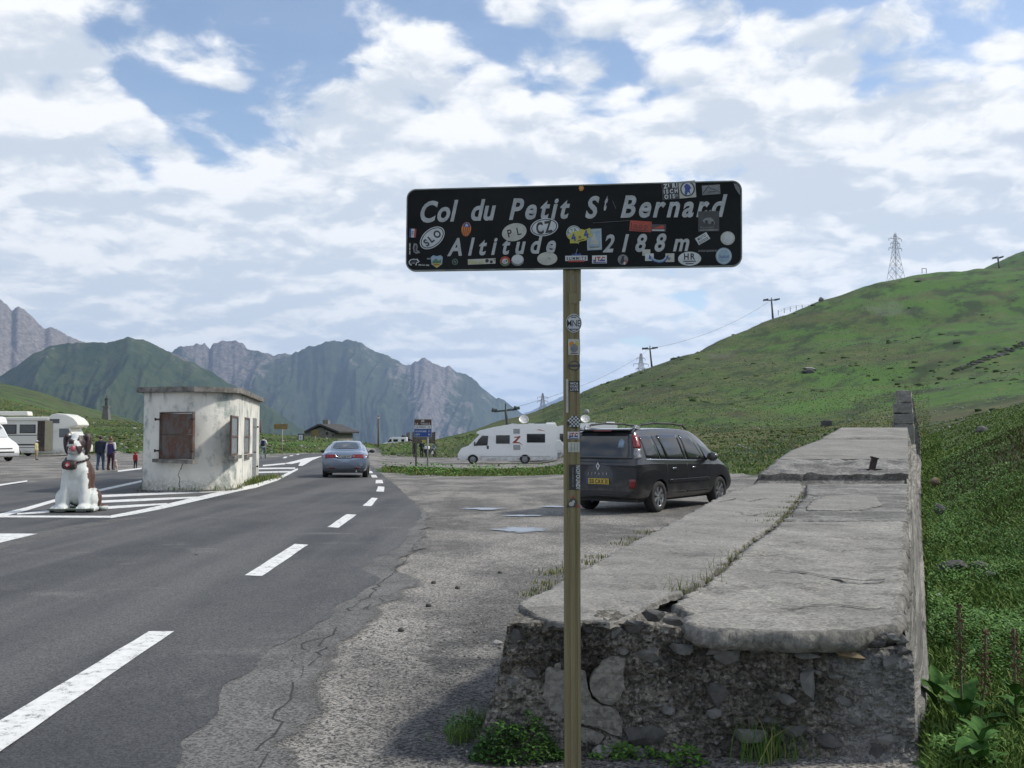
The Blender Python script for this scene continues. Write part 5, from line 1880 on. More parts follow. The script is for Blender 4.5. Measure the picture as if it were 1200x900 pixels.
    sticker('e', 672.8, 428.6, 14, 11, 0, 'dgrey_s', 'faded dark oval sticker on the post', [('e', 0, 0, 11.4, 8.4, 'post'), ('r', 0, 0, 13, 3, 'dgrey_s')], post=pm(672.8, 428.6))
    sticker('r', 673, 452.8, 11.6, 12.4, 0, 'ink', 'square black sticker with three lines of white letters', [('t', 'INCA', 0, -3.6, 2.6, 9, 'white_s', .04), ('t', 'ROAD', 0, 0, 2.6, 9, 'white_s', .04), ('t', 'LOVE', 0, 3.7, 2.6, 9, 'white_s', .04)], post=pm(673, 452.8))
    ch = [('r', -6.4 + 4.2 * i + (2.1 if j % 2 else 0), -6 + 2.1 * j, 2.1, 2.1, 'white_s') for i in range(4) for j in range(7)]
    sticker('e', 672.8, 494.6, 15.6, 15, 0, 'ink', 'round chequered black and white sticker', [c_ for c_ in ch if c_[1] ** 2 + c_[2] ** 2 < 46], None, post=pm(672.8, 494.6))
    sticker('r', 672, 510.2, 13.6, 8.6, 0, 'white_s', 'white sticker with red and blue letters JTC on the post', [('t', 'JTC', 0, -.6, 4.6, 10.6, 'red_s', .06), ('r', -3, 1, 4.6, 1.6, 'blue_s'), ('r', 3, 1, 4, 1.6, 'blue_s'), ('r', 0, 3.4, 11, .9, 'blue_s')], post=pm(672, 510.2))
    sticker('r', 672.4, 524, 13.4, 11.6, 0, 'cream_s', 'whitish scraped sticker', [('r', -3, 0, .7, 9, 'grey_s'), ('r', 1, 0, .7, 9, 'grey_s'), ('r', 4, 0, .6, 9, 'grey_s')], post=pm(672.4, 524))
    sticker('r', 673, 559.2, 12, 29, 0, 'ink', 'upright black sticker reading NO FOUND', [], post=pm(673, 559.2))
    # its lettering runs down the sticker
    b = MB()
    Q = pm(673, 559.2)
    V_, F_ = text2d('NOFOUND!', 4.4 * S, 27 * S, bold=.04, xs=.85)
    b.add([Q @ Vector((2.2 * S + p[1] - 0 * S, -.0022, 13.4 * S - p[0])) for p in V_], F_, 0)
    V_, F_ = text2d('noncommercial', 1.6 * S, 22 * S, bold=.0)
    b.add([Q @ Vector((-2.2 * S + p[1], -.0022, 11 * S - p[0])) for p in V_], F_, 0)
    b.build('lettering', M['white_s'], root, fix=False)
    sticker([(0, -8), (7.6, 6.4), (-8, 6.4)], 671.6, 588, 16, 14, 0, 'dgrey_s', 'triangular dark sticker with a red corner', [('p', [(0, -8), (2, -4.4), (-2, -4.4)], 'red_s'), ('p', [(7.6, 6.4), (3, 6.4), (5.2, 2.2)], 'red_s'), ('e', -2, 2.6, 6, 5, 'cream_s'), ('e', .4, 0, 3, 3.6, 'cream_s')], post=pm(671.6, 588))
    sticker('r', 664.6, 464, 2.6, 39, 0, 'cream_s', 'long thin white strip down the left edge of the post', [], post=pm(664.6, 464))
    sticker([(-.8, -4), (.9, -5), (.7, 0), (.9, 5), (-.7, 4)], 671.2, 327, 2, 10, 0, 'grey_s', 'pale scrape near the top of the post', [], post=pm(671.2, 327))
    sticker('r', 672, 349.6, 11, 12.5, 0, 'dgrey_s', 'ghost of a removed sticker on the post', [('r', 0, 0, 10.8, 12.3, 'post')], post=pm(672, 349.6))


pass_sign()


# ------------------------------------------------------------------ kiosk
def kiosk():
    base = Vector((-9.6, 28.6, 0))
    root = thing('kiosk', 'small whitewashed kiosk with rounded corner and rusty shutter', 'building', base)

    def fillet(P, rads):
        out = []
        n = len(P)
        for i in range(n):
            p, a, c = Vector(P[i]), Vector(P[i - 1]), Vector(P[(i + 1) % n])
            r = rads[i]
            if r == 0:
                out.append((p.x, p.y))
                continue
            d1, d2 = (a - p).normalized(), (c - p).normalized()
            half = d1.angle(d2) / 2
            t_ = r / math.tan(half)
            s0, s1 = p + d1 * t_, p + d2 * t_
            ce = p + (d1 + d2).normalized() * (r / math.sin(half))
            a0 = math.atan2(s0.y - ce.y, s0.x - ce.x)
            a1 = math.atan2(s1.y - ce.y, s1.x - ce.x)
            while a1 - a0 > math.pi:
                a1 -= 2 * math.pi
            while a1 - a0 < -math.pi:
                a1 += 2 * math.pi
            for k in range(13):
                q = a0 + (a1 - a0) * k / 12
                out.append((ce.x + r * math.cos(q), ce.y + r * math.sin(q)))
        return out
    A, B, C_, D = (-10.62, 28.7), (-7.72, 27.15), (-9.42, 37.2), (-11.4, 36.9)
    loc = lambda p: (p[0] - base.x, p[1] - base.y)
    P = [loc(q) for q in (A, B, C_, D)]
    foot = fillet(P, [.12, 1.25, .15, .15])
    b = MB()
    b.prism(foot, -.4, 2.80)
    wall = b.build('wall', M['kiosk'], root)
    # front shutter and its recess
    Av, Bv, Cv = Vector((*P[0], 0)), Vector((*P[1], 0)), Vector((*P[2], 0))
    ef = (Bv - Av).normalized()
    nf = Vector((ef.y, -ef.x, 0))
    es = (Cv - Bv).normalized()
    ns = Vector((es.y, -es.x, 0))

    def on_front(u, v):
        t, k = kt(u, v)
        o = Vector((-base.x, -base.y, 1.6))
        d = Vector((t, 1, k))
        s_ = (Av - o).dot(nf) / d.dot(nf)
        return o + d * s_

    def on_side(u, v):
        t, k = kt(u, v)
        o = Vector((-base.x, -base.y, 1.6))
        d = Vector((t, 1, k))
        s_ = (Bv - o).dot(ns) / d.dot(ns)
        return o + d * s_
    MF = Matrix(((ef.x, -nf.x, 0), (ef.y, -nf.y, 0), (0, 0, 1)))      # local x along, y inward, z up
    MS = Matrix(((es.x, -ns.x, 0), (es.y, -ns.y, 0), (0, 0, 1)))
    pl, pr = on_front(188.5, 483), on_front(227, 538.5)
    zc, hh = (pl.z + pr.z) / 2, pl.z - pr.z
    ctr = (pl + pr) / 2
    ww = (pr - pl).dot(ef)
    cutb = MB()
    cutb.box((ctr.x, ctr.y, zc), (ww, .16, hh), MF)
    sides = []
    for (u0, u1, v0, v1) in ((271.5, 279, 486.5, 534), (286.5, 292.3, 488.8, 532.5)):
        q0, q1 = on_side(u0, v0), on_side(u1, v1)
        z1 = on_side(u0, v0).z
        z0 = on_side(u0, v1).z
        m_ = (q0 + q1) / 2
        w_ = (q1 - q0).dot(es)
        sides.append((m_, w_, z0, z1))
        cutb.box((m_.x, m_.y, (z0 + z1) / 2), (w_, .10, z1 - z0), MS)
    q0, q1 = on_side(296.2, 490), on_side(300.0, 561)
    dm, dw = (q0 + q1) / 2, (q1 - q0).dot(es)
    dz1 = on_side(298, 490).z
    cutb.box((dm.x, dm.y, dz1 / 2 - .05), (dw, .16, dz1 + .1), MS)
    cut(wall, cutb)
    smooth_angle(wall, 32)
    T = lambda m3, c: Matrix.Translation(c) @ m3.to_4x4()
    b = MB()
    for sx in (-1, 1):
        b.box((sx * (ww / 2 - .016), -.01, 0), (.03, .08, hh))
    b.box((0, -.01, hh / 2 - .015), (ww - .064, .08, .03))
    b.build('window_frame', M['rust'], root, T(MF, (ctr.x, ctr.y, zc)))
    fr = None
    for k, (za, zb) in enumerate(((-hh / 2 + .01, .02), (.03, hh / 2 - .055))):
        b = MB()
        b.box((0, 0, (za + zb) / 2), (ww - .07, .03, zb - za))
        for sx in (-1, 1):
            b.box((sx * (ww / 2 - .055), -.022, (za + zb) / 2), (.03, .02, zb - za - .01))
        b.box((0, -.022, za + .018), (ww - .2, .02, .03))
        b.build('shutter_leaf', M['rust'], root, T(MF, (ctr.x, ctr.y, zc)))
    for sx in (-1, 1):
        for z in (-.43, .46):
            b = MB()
            b.box((sx * (ww / 2 + .03), -.10, z), (.12, .05, .045))
            b.cyl((sx * (ww / 2 + .07), -.13, z - .04), (sx * (ww / 2 + .07), -.13, z + .04), .025)
            b.build('hinge', M['rust_dark'], root, T(MF, (ctr.x, ctr.y, zc)))
    b = MB()
    b.box((.02, -.08, -hh / 2 - .055), (ww + .26, .22, .10), Matrix.Rotation(.02, 3, 'Y'))
    b.build('window_sill', M['roofslab'], root, T(MF, (ctr.x, ctr.y, zc)), bevel=.01)
    for m_, w_, z0, z1 in sides:
        t_ = T(MS, (m_.x, m_.y, (z0 + z1) / 2))
        hz = z1 - z0
        b = MB()
        for sx in (-1, 1):
            b.box((sx * (w_ / 2 - .06), .02, 0), (.11, .05, hz - .004))
        for z in (-hz / 2 + .03, -.03, hz / 2 - .03):
            b.box((0, .02, z), (w_ - .23, .045, .05))
        wf = b.build('window_frame', M['rust'], root, t_)
        b = MB()
        b.box((0, .03, 0), (w_ - .06, .02, hz - .02))
        b.build('pane', M['winpane'], wf)
        b = MB()
        b.box((0, -.03, -hz / 2 - .06), (w_ + .1, .16, .1))
        b.build('window_sill', M['roofslab'], root, t_, bevel=.01)
    t_ = T(MS, (dm.x, dm.y, dz1 / 2))
    b = MB()
    b.box((0, .02, 0), (dw - .02, .05, dz1 - .02))
    b.box((0, -.012, dz1 / 2 - .3), (dw - .06, .02, .05))
    b.box((0, -.012, -dz1 / 2 + .45), (dw - .06, .02, .05))
    d_ = b.build('door', M['greydoor'], root, t_)
    b = MB()
    b.cyl((-dw * .35, -.02, -.1), (-dw * .35, -.1, -.1), .02)
    b.box((-dw * .35 + .06, -.1, -.1), (.14, .02, .025))
    b.build('handle', M['trim'], d_)
    for z in (dz1 / 2 - .3, -dz1 / 2 + .45):
        b = MB()
        b.box((dw * .48, -.05, z), (.2, .04, .06))
        b.build('hinge', M['rust_dark'], d_)
    # roof slab
    cx = sum(p[0] for p in foot) / len(foot)
    cy = sum(p[1] for p in foot) / len(foot)
    Po = []
    for i in range(len(P)):
        p = Vector(P[i])
        e1 = (Vector(P[i]) - Vector(P[i - 1])).normalized()
        e2 = (Vector(P[(i + 1) % 4]) - Vector(P[i])).normalized()
        n1, n2 = Vector((e1.y, -e1.x)), Vector((e2.y, -e2.x))
        bis = (n1 + n2).normalized()
        Po.append(p + bis * (.16 / max(.35, bis.dot(n1))))
    ro = fillet(Po, [.1, 1.35, .1, .1])
    pts = []
    for a, c in zip(ro, ro[1:] + ro[:1]):
        n = max(1, int(math.dist(a, c) / .12))
        for k in range(n):
            pts.append((a[0] + (c[0] - a[0]) * k / n + random.gauss(0, .012), a[1] + (c[1] - a[1]) * k / n + random.gauss(0, .012)))
    b = MB()
    n = len(pts)
    b.prism(pts, 2.802, 2.945)
    for i in range(n):
        dz = random.gauss(0, .010)
        b.v[i] = (b.v[i][0], b.v[i][1], b.v[i][2] + abs(dz))
    rf = b.build('roof', M['roofslab'], root)
    # crack running down under the sill
    b = MB()
    px = [(214.5, 541), (213, 548), (210.5, 552), (209, 557), (211, 562), (210, 567), (211, 574)]
    L = [on_front(*q) + nf * .006 for q in px]
    for i in range(len(L) - 1):
        a, c = L[i], L[i + 1]
        for k in range(4):
            q, r = a.lerp(c, k / 4), a.lerp(c, (k + 1) / 4)
            q += ef * random.gauss(0, .012)
            w_ = random.uniform(.008, .022)
            b.add([q - ef * w_, q + ef * w_, r + ef * w_, r - ef * w_], [(0, 1, 2, 3)])
    b.build('crack', M['crack'], root, fix=False)
    # rough footing
    fo = []
    for i in range(len(P)):
        p = Vector(P[i])
        fo.append(p + (p - Vector((cx, cy))).normalized() * .35)
    fp = fillet(fo, [.3, 1.5, .5, .3])
    b = MB()
    b.prism([(p[0] + random.gauss(0, .06), p[1] + random.gauss(0, .06)) for p in fp], -.3, .035)
    b.build('footing', M['slab_rough'], root)
    return [(p[0] + base.x, p[1] + base.y) for p in foot]


KFOOT = kiosk()


# ------------------------------------------------------------------ vehicles
def crspline(P, n):
    """Catmull-Rom along axis 0"""
    P = np.asarray(P, float)
    k = len(P)
    out = []
    for i in range(k - 1):
        p0, p1, p2, p3 = P[max(i - 1, 0)], P[i], P[i + 1], P[min(i + 2, k - 1)]
        for j in range(n):
            t = j / n
            out.append(.5 * ((2 * p1) + (-p0 + p2) * t + (2 * p0 - 5 * p1 + 4 * p2 - p3) * t * t + (-p0 + 3 * p1 - 3 * p2 + p3) * t ** 3))
    out.append(P[-1])
    return np.array(out)


class Shell:
    """car body lofted from cross sections; panels are laid on it"""
    def __init__(s, stations, bulge0=.05, bulge1=.06):
        rings = []
        for (x, zb, ws, w, zbelt, wb, zr, wr, sl) in stations:
            zm = zb + (zbelt - zb) * .5
            pts = [(0, zb), (.8 * ws, zb), (ws, zb + .07), (w, zm), (wb + (w - wb) * .35, zbelt - .05), (wb, zbelt), ((wb + wr) / 2 + .022, (zbelt + zr) / 2), (wr + .02, zr - .10 * min(1, (zr - zbelt) / .3)), (wr - .09, zr - .022), (0, zr)]
            rings.append([(x + (sl * max(0, (z - zbelt) / max(.05, zr - zbelt)) if z > zbelt else 0), y, z) for y, z in pts])
        G = crspline(np.array(rings), 5)
        G = crspline(G.transpose(1, 0, 2), 3).transpose(1, 0, 2)
        caps0, caps1 = [], []
        c0, c1 = G[0].mean(0), G[-1].mean(0)
        c0[1] = c1[1] = 0
        for k in (0.0, .35, .65, .88):
            r0 = c0 + (G[0] - c0) * k
            r0[:, 0] -= bulge0 * (1 - k * k)
            r1 = c1 + (G[-1] - c1) * k
            r1[:, 0] += bulge1 * (1 - k * k)
            caps0.append(r0)
            caps1.append(r1)
        s.G = np.concatenate([np.array(caps0), G, np.array(caps1[::-1])], 0)
        s.n0 = len(caps0)
        full = np.concatenate([s.G, (s.G * np.array([1, -1, 1]))[:, ::-1][:, 1:]], 1)
        s.full = full
        g = s.G[4:-4]
        dz = np.abs(np.gradient(g[:, :, 2], axis=1))
        dy = np.abs(np.gradient(g[:, :, 1], axis=1))
        s.sidep = g[dz > dy * .7].reshape(-1, 3)
        s.topp = g[(dz <= dy * 1.2) & (g[:, :, 2] > g[:, :, 2].max() * .45)].reshape(-1, 3)
        s.rearp = s.G[:s.n0 + 3].reshape(-1, 3)
        s.rearp = np.concatenate([s.rearp, s.rearp * np.array([1, -1, 1])])
        s.topp = np.concatenate([s.topp, s.topp * np.array([1, -1, 1])])

    def body(s, name, m, parent):
        n, k, _ = s.full.shape
        me = np_mesh(name, s.full.reshape(-1, 3), grid_faces(n, k), m, True)
        bm = bmesh.new()
        bm.from_mesh(me)
        bmesh.ops.remove_doubles(bm, verts=bm.verts, dist=1e-4)
        bmesh.ops.holes_fill(bm, edges=[e for e in bm.edges if e.is_boundary], sides=0)
        bmesh.ops.recalc_face_normals(bm, faces=bm.faces)
        bm.to_mesh(me)
        bm.free()
        return link(name, me, parent)

    @staticmethod
    def _near(P, a, b, i, j, k):
        d = (P[:, i] - a) ** 2 + (P[:, j] - b) ** 2
        q = np.argpartition(d, 5)[:6]
        w = 1 / (d[q] + 1e-5)
        return float((P[q, k] * w).sum() / w.sum())

    def side(s, x, z):
        return s._near(s.sidep, x, z, 0, 2, 1)

    def rear(s, y, z):
        return s._near(s.rearp, y, z, 1, 2, 0)

    def top(s, x, y):
        return s._near(s.topp, x, y, 0, 1, 2)

    def panel(s, kind, q, m, name, parent, off=.004, n=9, sgn=1, label=None):
        """q: four corners, in (x,z) for side, (y,z) for rear, (x,y) for top"""
        q = [Vector((c[0], c[1], 0)) for c in q]
        V_ = []
        grid_ = []
        for i in range(7):
            for j in range(7):
                a, b_ = i / 6, j / 6
                grid_.append((q[0] * (1 - a) + q[1] * a) * (1 - b_) + (q[3] * (1 - a) + q[2] * a) * b_)
        fn = {'side': s.side, 'rear': s.rear, 'top': s.top}[kind]
        mx, my = sum(g.x for g in grid_) / 49, sum(g.y for g in grid_) / 49
        basis = lambda X, Y: [1, X - mx, Y - my, (X - mx) ** 2, (X - mx) * (Y - my), (Y - my) ** 2] + ([(X - mx) ** 4] if kind != 'side' else [])
        co_ = np.linalg.lstsq(np.array([basis(g.x, g.y) for g in grid_]), np.array([fn(g.x, g.y) for g in grid_]), rcond=None)[0]
        val = lambda X, Y: float(np.dot(co_, basis(X, Y)))
        for i in range(n):
            for j in range(n):
                a, b_ = i / (n - 1), j / (n - 1)
                p = (q[0] * (1 - a) + q[1] * a) * (1 - b_) + (q[3] * (1 - a) + q[2] * a) * b_
                if kind == 'side':
                    V_.append((p.x, sgn * (val(p.x, p.y) + off), p.y))
                elif kind == 'rear':
                    V_.append((val(p.x, p.y) - off, p.x, p.y))
                else:
                    V_.append((p.x, p.y, val(p.x, p.y) + off))
        b = MB()
        b.add(V_, [tuple(f) for f in grid_faces(n, n)], 0, True)
        o = b.build(name, m, parent)
        sd_ = o.modifiers.new('t', 'SOLIDIFY')
        sd_.thickness = .006
        sd_.offset = 0
        if label:
            o['label'] = label
        return o


def wheel(parent, x, y, r, w, rimm, spokes=0, out=1, name='wheel'):
    e = bpy.data.objects.new(name, None)
    COL.objects.link(e)
    e.parent = parent
    e.location = (x, y, r)
    b = MB()
    h = w / 2
    b.lathe([(r * .62, -h * .8), (r * .66, -h), (r * .93, -h), (r, -h * .72), (r, h * .72), (r * .93, h), (r * .66, h), (r * .62, h * .8)], axis='Y', n=30)
    b.build('tyre', M['tyre'], e)
    b = MB()
    f = out * h
    b.lathe([(r * .64, -h * .7), (r * .64, h * .7)], axis='Y', n=30)
    b.lathe([(0, f * .05), (r * .62, f * .05)], axis='Y', n=24, mi=1)
    b.lathe([(r * .64, f * .78), (r * .67, f * .92), (r * .60, f * .80), (r * .58, f * .4)], axis='Y', n=30)
    if spokes:
        for i in range(spokes):
            a = 2 * math.pi * i / spokes
            for da in (-.11, .11):
                p0 = Vector((math.cos(a + da * .4) * r * .10, f * .62, math.sin(a + da * .4) * r * .10))
                p1 = Vector((math.cos(a + da) * r * .61, f * .72, math.sin(a + da) * r * .61))
                b.bar(p0, p1, r * .10, r * .12)
        b.lathe([(0, f * .75), (r * .13, f * .75), (r * .16, f * .55)], axis='Y', n=14)
    else:
        b.lathe([(0, f * .66), (r * .2, f * .66), (r * .24, f * .5), (r * .5, f * .62), (r * .6, f * .5)], axis='Y', n=24)
        for i in range(8):
            a = 2 * math.pi * i / 8
            b.box((math.cos(a) * r * .43, f * .62, math.sin(a) * r * .43), (r * .07, .02, r * .07), None, 1)
    b.build('rim', [rimm, M['trim']], e)
    return e


def arches(o, wheels, r, half, depth=.32):
    b = MB()
    for x in wheels:
        for sg in (-1, 1):
            b.cyl((x, sg * (half - depth), r * .86), (x, sg * (half + .3), r * .86), r * 1.18, n=30)
    cut(o, b)
    smooth_angle(o, 38)


def lettering(name, s_, parent, M_, cap, width, m, bold=.03, shear=0):
    """flat letters on local xz plane of M_, facing -y"""
    b = MB()
    V_, F_ = text2d(s_, cap, width, bold=bold, xs=.85, shear=shear)
    if V_:
        cx = (min(p[0] for p in V_) + max(p[0] for p in V_)) / 2
        b.add([(p[0] - cx, 0, p[1] - cap / 2) for p in V_], F_)
    o = b.build(name, m, parent, M_, fix=False)
    return o


REARM = Matrix(((0, 1, 0, 0), (-1, 0, 0, 0), (0, 0, 1, 0), (0, 0, 0, 1)))      # local -y -> -x, local x -> -y


def rear_at(x, y, z):
    return Matrix.Translation((x, y, z)) @ REARM


def people_carrier():
    hd = R_(37.0)
    root = thing('people_carrier', 'dark grey people carrier parked beside the broken wall', 'car', (1.77, 20.40, 0), math.pi / 2 - hd)
    S = Shell([(.02, .36, .74, .86, 1.00, .85, 1.60, .64, .20), (.10, .32, .82, .91, 1.02, .89, 1.67, .67, .17), (.30, .28, .86, .925, 1.02, .905, 1.705, .685, .10), (.75, .26, .87, .93, 1.02, .91, 1.735, .69, .04), (1.5, .25, .87, .93, 1.0, .91, 1.745, .695, 0),
               (2.2, .25, .87, .93, .985, .91, 1.735, .69, -.02), (2.75, .25, .87, .93, .97, .91, 1.70, .68, -.06), (3.25, .25, .87, .93, .96, .905, 1.53, .69, -.05), (3.65, .25, .87, .925, .95, .895, 1.27, .74, 0), (3.95, .25, .86, .92, .92, .88, 1.06, .76, 0),
               (4.25, .26, .84, .90, .84, .85, .95, .72, 0), (4.5, .28, .78, .84, .72, .78, .82, .66, 0), (4.62, .33, .66, .72, .58, .66, .66, .54, 0)])
    body = S.body('body', M['mpv'], root)
    arches(body, (.90, 3.77), .335, .93)
    pn = S.panel
    for sg in (1, -1):
        pn('side', [(.40, 1.13), (.93, 1.10), (.76, 1.56), (.34, 1.55)], M['glass'], 'side_window', root, sgn=sg)
        pn('side', [(1.00, 1.10), (1.20, 1.09), (1.00, 1.575), (.83, 1.565)], M['glass'], 'side_window', root, sgn=sg)
        pn('side', [(1.24, 1.09), (2.08, 1.06), (1.95, 1.585), (1.04, 1.58)], M['glass'], 'side_window', root, sgn=sg)
        pn('side', [(2.18, 1.06), (2.98, 1.04), (2.56, 1.56), (2.05, 1.585)], M['glass'], 'side_window', root, sgn=sg)
        pn('side', [(3.06, 1.04), (3.50, 1.03), (3.14, 1.34), (2.88, 1.40)], M['glass'], 'side_window', root, sgn=sg)
        pn('side', [(.38, 1.085), (3.55, 1.005), (3.55, 1.022), (.38, 1.105)], M['chrome'], 'window_trim', root, off=.008, n=14, sgn=sg)
        for (xa, xb) in ((1.08, 2.08), (2.13, 3.25)):       # door seams
            dr = pn('side', [(xa, .36), (xb, .36), (xb, .40), (xa, .40)], M['trim'], 'door_sill_trim', root, off=.005, sgn=sg)
        for x in (1.20, 2.11, 3.26):
            pn('side', [(x, .38), (x + .012, .38), (x + .012, 1.0), (x, 1.0)], M['trim'], 'door_seam', root, off=.0015, n=8, sgn=sg)
        pn('side', [(1.25, .60), (3.2, .60), (3.2, .66), (1.25, .66)], M['mpv'], 'side_moulding', root, off=.016, n=12, sgn=sg)
        for x in (1.42, 2.32):
            h = pn('side', [(x, .86), (x + .20, .86), (x + .20, .905), (x, .905)], M['chrome'], 'door_handle', root, off=.022, n=4, sgn=sg)
        b = MB()
        b.ball((0, 0, 0), (.085, .13, .10), 14, 10)
        b.bar((0, -sg * .12, -.05), (0, -sg * .22, -.08), .06)
        b.build('wing_mirror', M['mpv'], root, Matrix.Translation((3.12, sg * 1.03, 1.11)))
        # rear lamp: red above, clear below, running down the pillar
        for (za, zb2, mk) in ((1.325, 1.585, 'lampred'), (1.12, 1.32, 'lampclear')):
            V_ = []
            for i in range(7):
                z = za + (zb2 - za) * i / 6
                ys_ = S.side(.30, z)
                yr = ys_ - .085
                xr0 = S.rear(yr, z)
                pr_ = Vector((xr0 - .012, yr, z))
                ps_ = Vector((xr0 + .15, S.side(xr0 + .15, z) + .010, z))
                pc_ = (pr_ + ps_) / 2 + Vector((-.05, .036, 0))
                V_ += [(q.x, q.y * sg, q.z) for q in (pr_, pr_.lerp(pc_, .6) + Vector((-.012, .004, 0)), pc_, pc_.lerp(ps_, .4) + Vector((-.004, .012, 0)), ps_)]
            lb = MB()
            lb.add(V_, [tuple(f) for f in grid_faces(7, 5)], 0, True)
            lo_ = lb.build('tail_lamp', M[mk], root)
            sm_ = lo_.modifiers.new('t', 'SOLIDIFY')
            sm_.thickness = .02
        # roof rail
        b = MB()
        P = [Vector((x, sg * .60, z)) for x, z in ((.52, 1.715), (.66, 1.80), (1.2, 1.835), (2.0, 1.83), (2.5, 1.80), (2.68, 1.72))]
        b.tube(P, .022)
        b.build('roof_rail', M['trim'], root)
        b = MB()
        b.box((.52, sg * .60, 1.735), (.26, .07, .09), Matrix.Rotation(.2, 3, 'Y'), taper=.6)
        b.build('rail_foot', M['alloy'], root, bevel=.015)
        for x in (.90, 3.77):
            wheel(root, x, sg * .80, .325, .215, M['alloy'], 7, sg)
    pn('rear', [(-.76, 1.10), (.76, 1.10), (.66, 1.60), (-.66, 1.60)], M['glass'], 'rear_window', root, off=.010, n=11)
    b = MB()
    b.box((.30, 0, 1.70), (.26, 1.2, .035), Matrix.Rotation(-.10, 3, 'Y'))
    b.build('roof_spoiler', M['mpv'], root, bevel=.012)
    b = MB()
    b.box((.165, 0, 1.675), (.02, .42, .022))
    b.build('brake_lamp', M['lampred'], root)
    pn('rear', [(-.86, .42), (.86, .42), (.86, .455), (-.86, .455)], M['trim'], 'bumper_seam', root, off=.003, n=9)
    pn('rear', [(-.70, .34), (.70, .34), (.74, .41), (-.74, .41)], M['trim'], 'lower_bumper', root, off=.008, n=9)
    pn('rear', [(-.80, 1.035), (.80, 1.035), (.80, 1.05), (-.80, 1.05)], M['trim'], 'tailgate_seam', root, off=.002, n=9)
    for sg in (-1, 1):
        pn('rear', [(sg * .84, .52), (sg * .71, .52), (sg * .72, .70), (sg * .85, .70)], M['lampred'], 'reflector', root, off=.006, n=5)
    xr_ = S.rear(0, .64)
    b = MB()
    b.box((0, 0, 0), (.53, .012, .115))
    pl = b.build('number_plate', M['plate_y'], root, rear_at(xr_ - .018, .02, .645))
    lettering('print', '551 CAX 31', pl, Matrix.Translation((.02, -.008, 0)), .082, .43, M['ink'], .04)
    b = MB()
    b.box((-.245, -.0075, 0), (.035, .002, .113))
    b.build('plate_band', M['sign_blue'], pl)
    xr_ = S.rear(0, .96)
    b = MB()
    b.add([(0, -.012, .085), (.05, -.012, 0), (0, -.012, -.085), (-.05, -.012, 0), (0, -.012, .04), (.02, -.012, 0), (0, -.012, -.04), (-.02, -.012, 0)], [(0, 1, 5, 4), (1, 2, 6, 5), (2, 3, 7, 6), (3, 0, 4, 7)])
    o = b.build('emblem', M['chrome'], root, rear_at(xr_ - .004, .03, .95))
    md = o.modifiers.new('t', 'SOLIDIFY')
    md.thickness = .012
    lettering('lettering', 'ESPACE', root, rear_at(S.rear(0, .80) - .012, .03, .80), .045, .46, M['chrome'], .01)
    # a parcel shelf notice inside the rear glass
    pn('rear', [(-.40, 1.33), (-.52, 1.33), (-.52, 1.50), (-.40, 1.50)], M['sky_s'], 'window_sticker', root, off=.018, n=3)
    pn('top', [(3.02, -.62), (3.85, -.70), (3.85, .70), (3.02, .62)], M['glass'], 'windscreen', root, off=.008, n=9)
    b = MB()
    b.box((2.3, 0, .28), (4.0, 1.5, .12))
    b.build('underbody', M['trim'], root)
    return root


people_carrier()


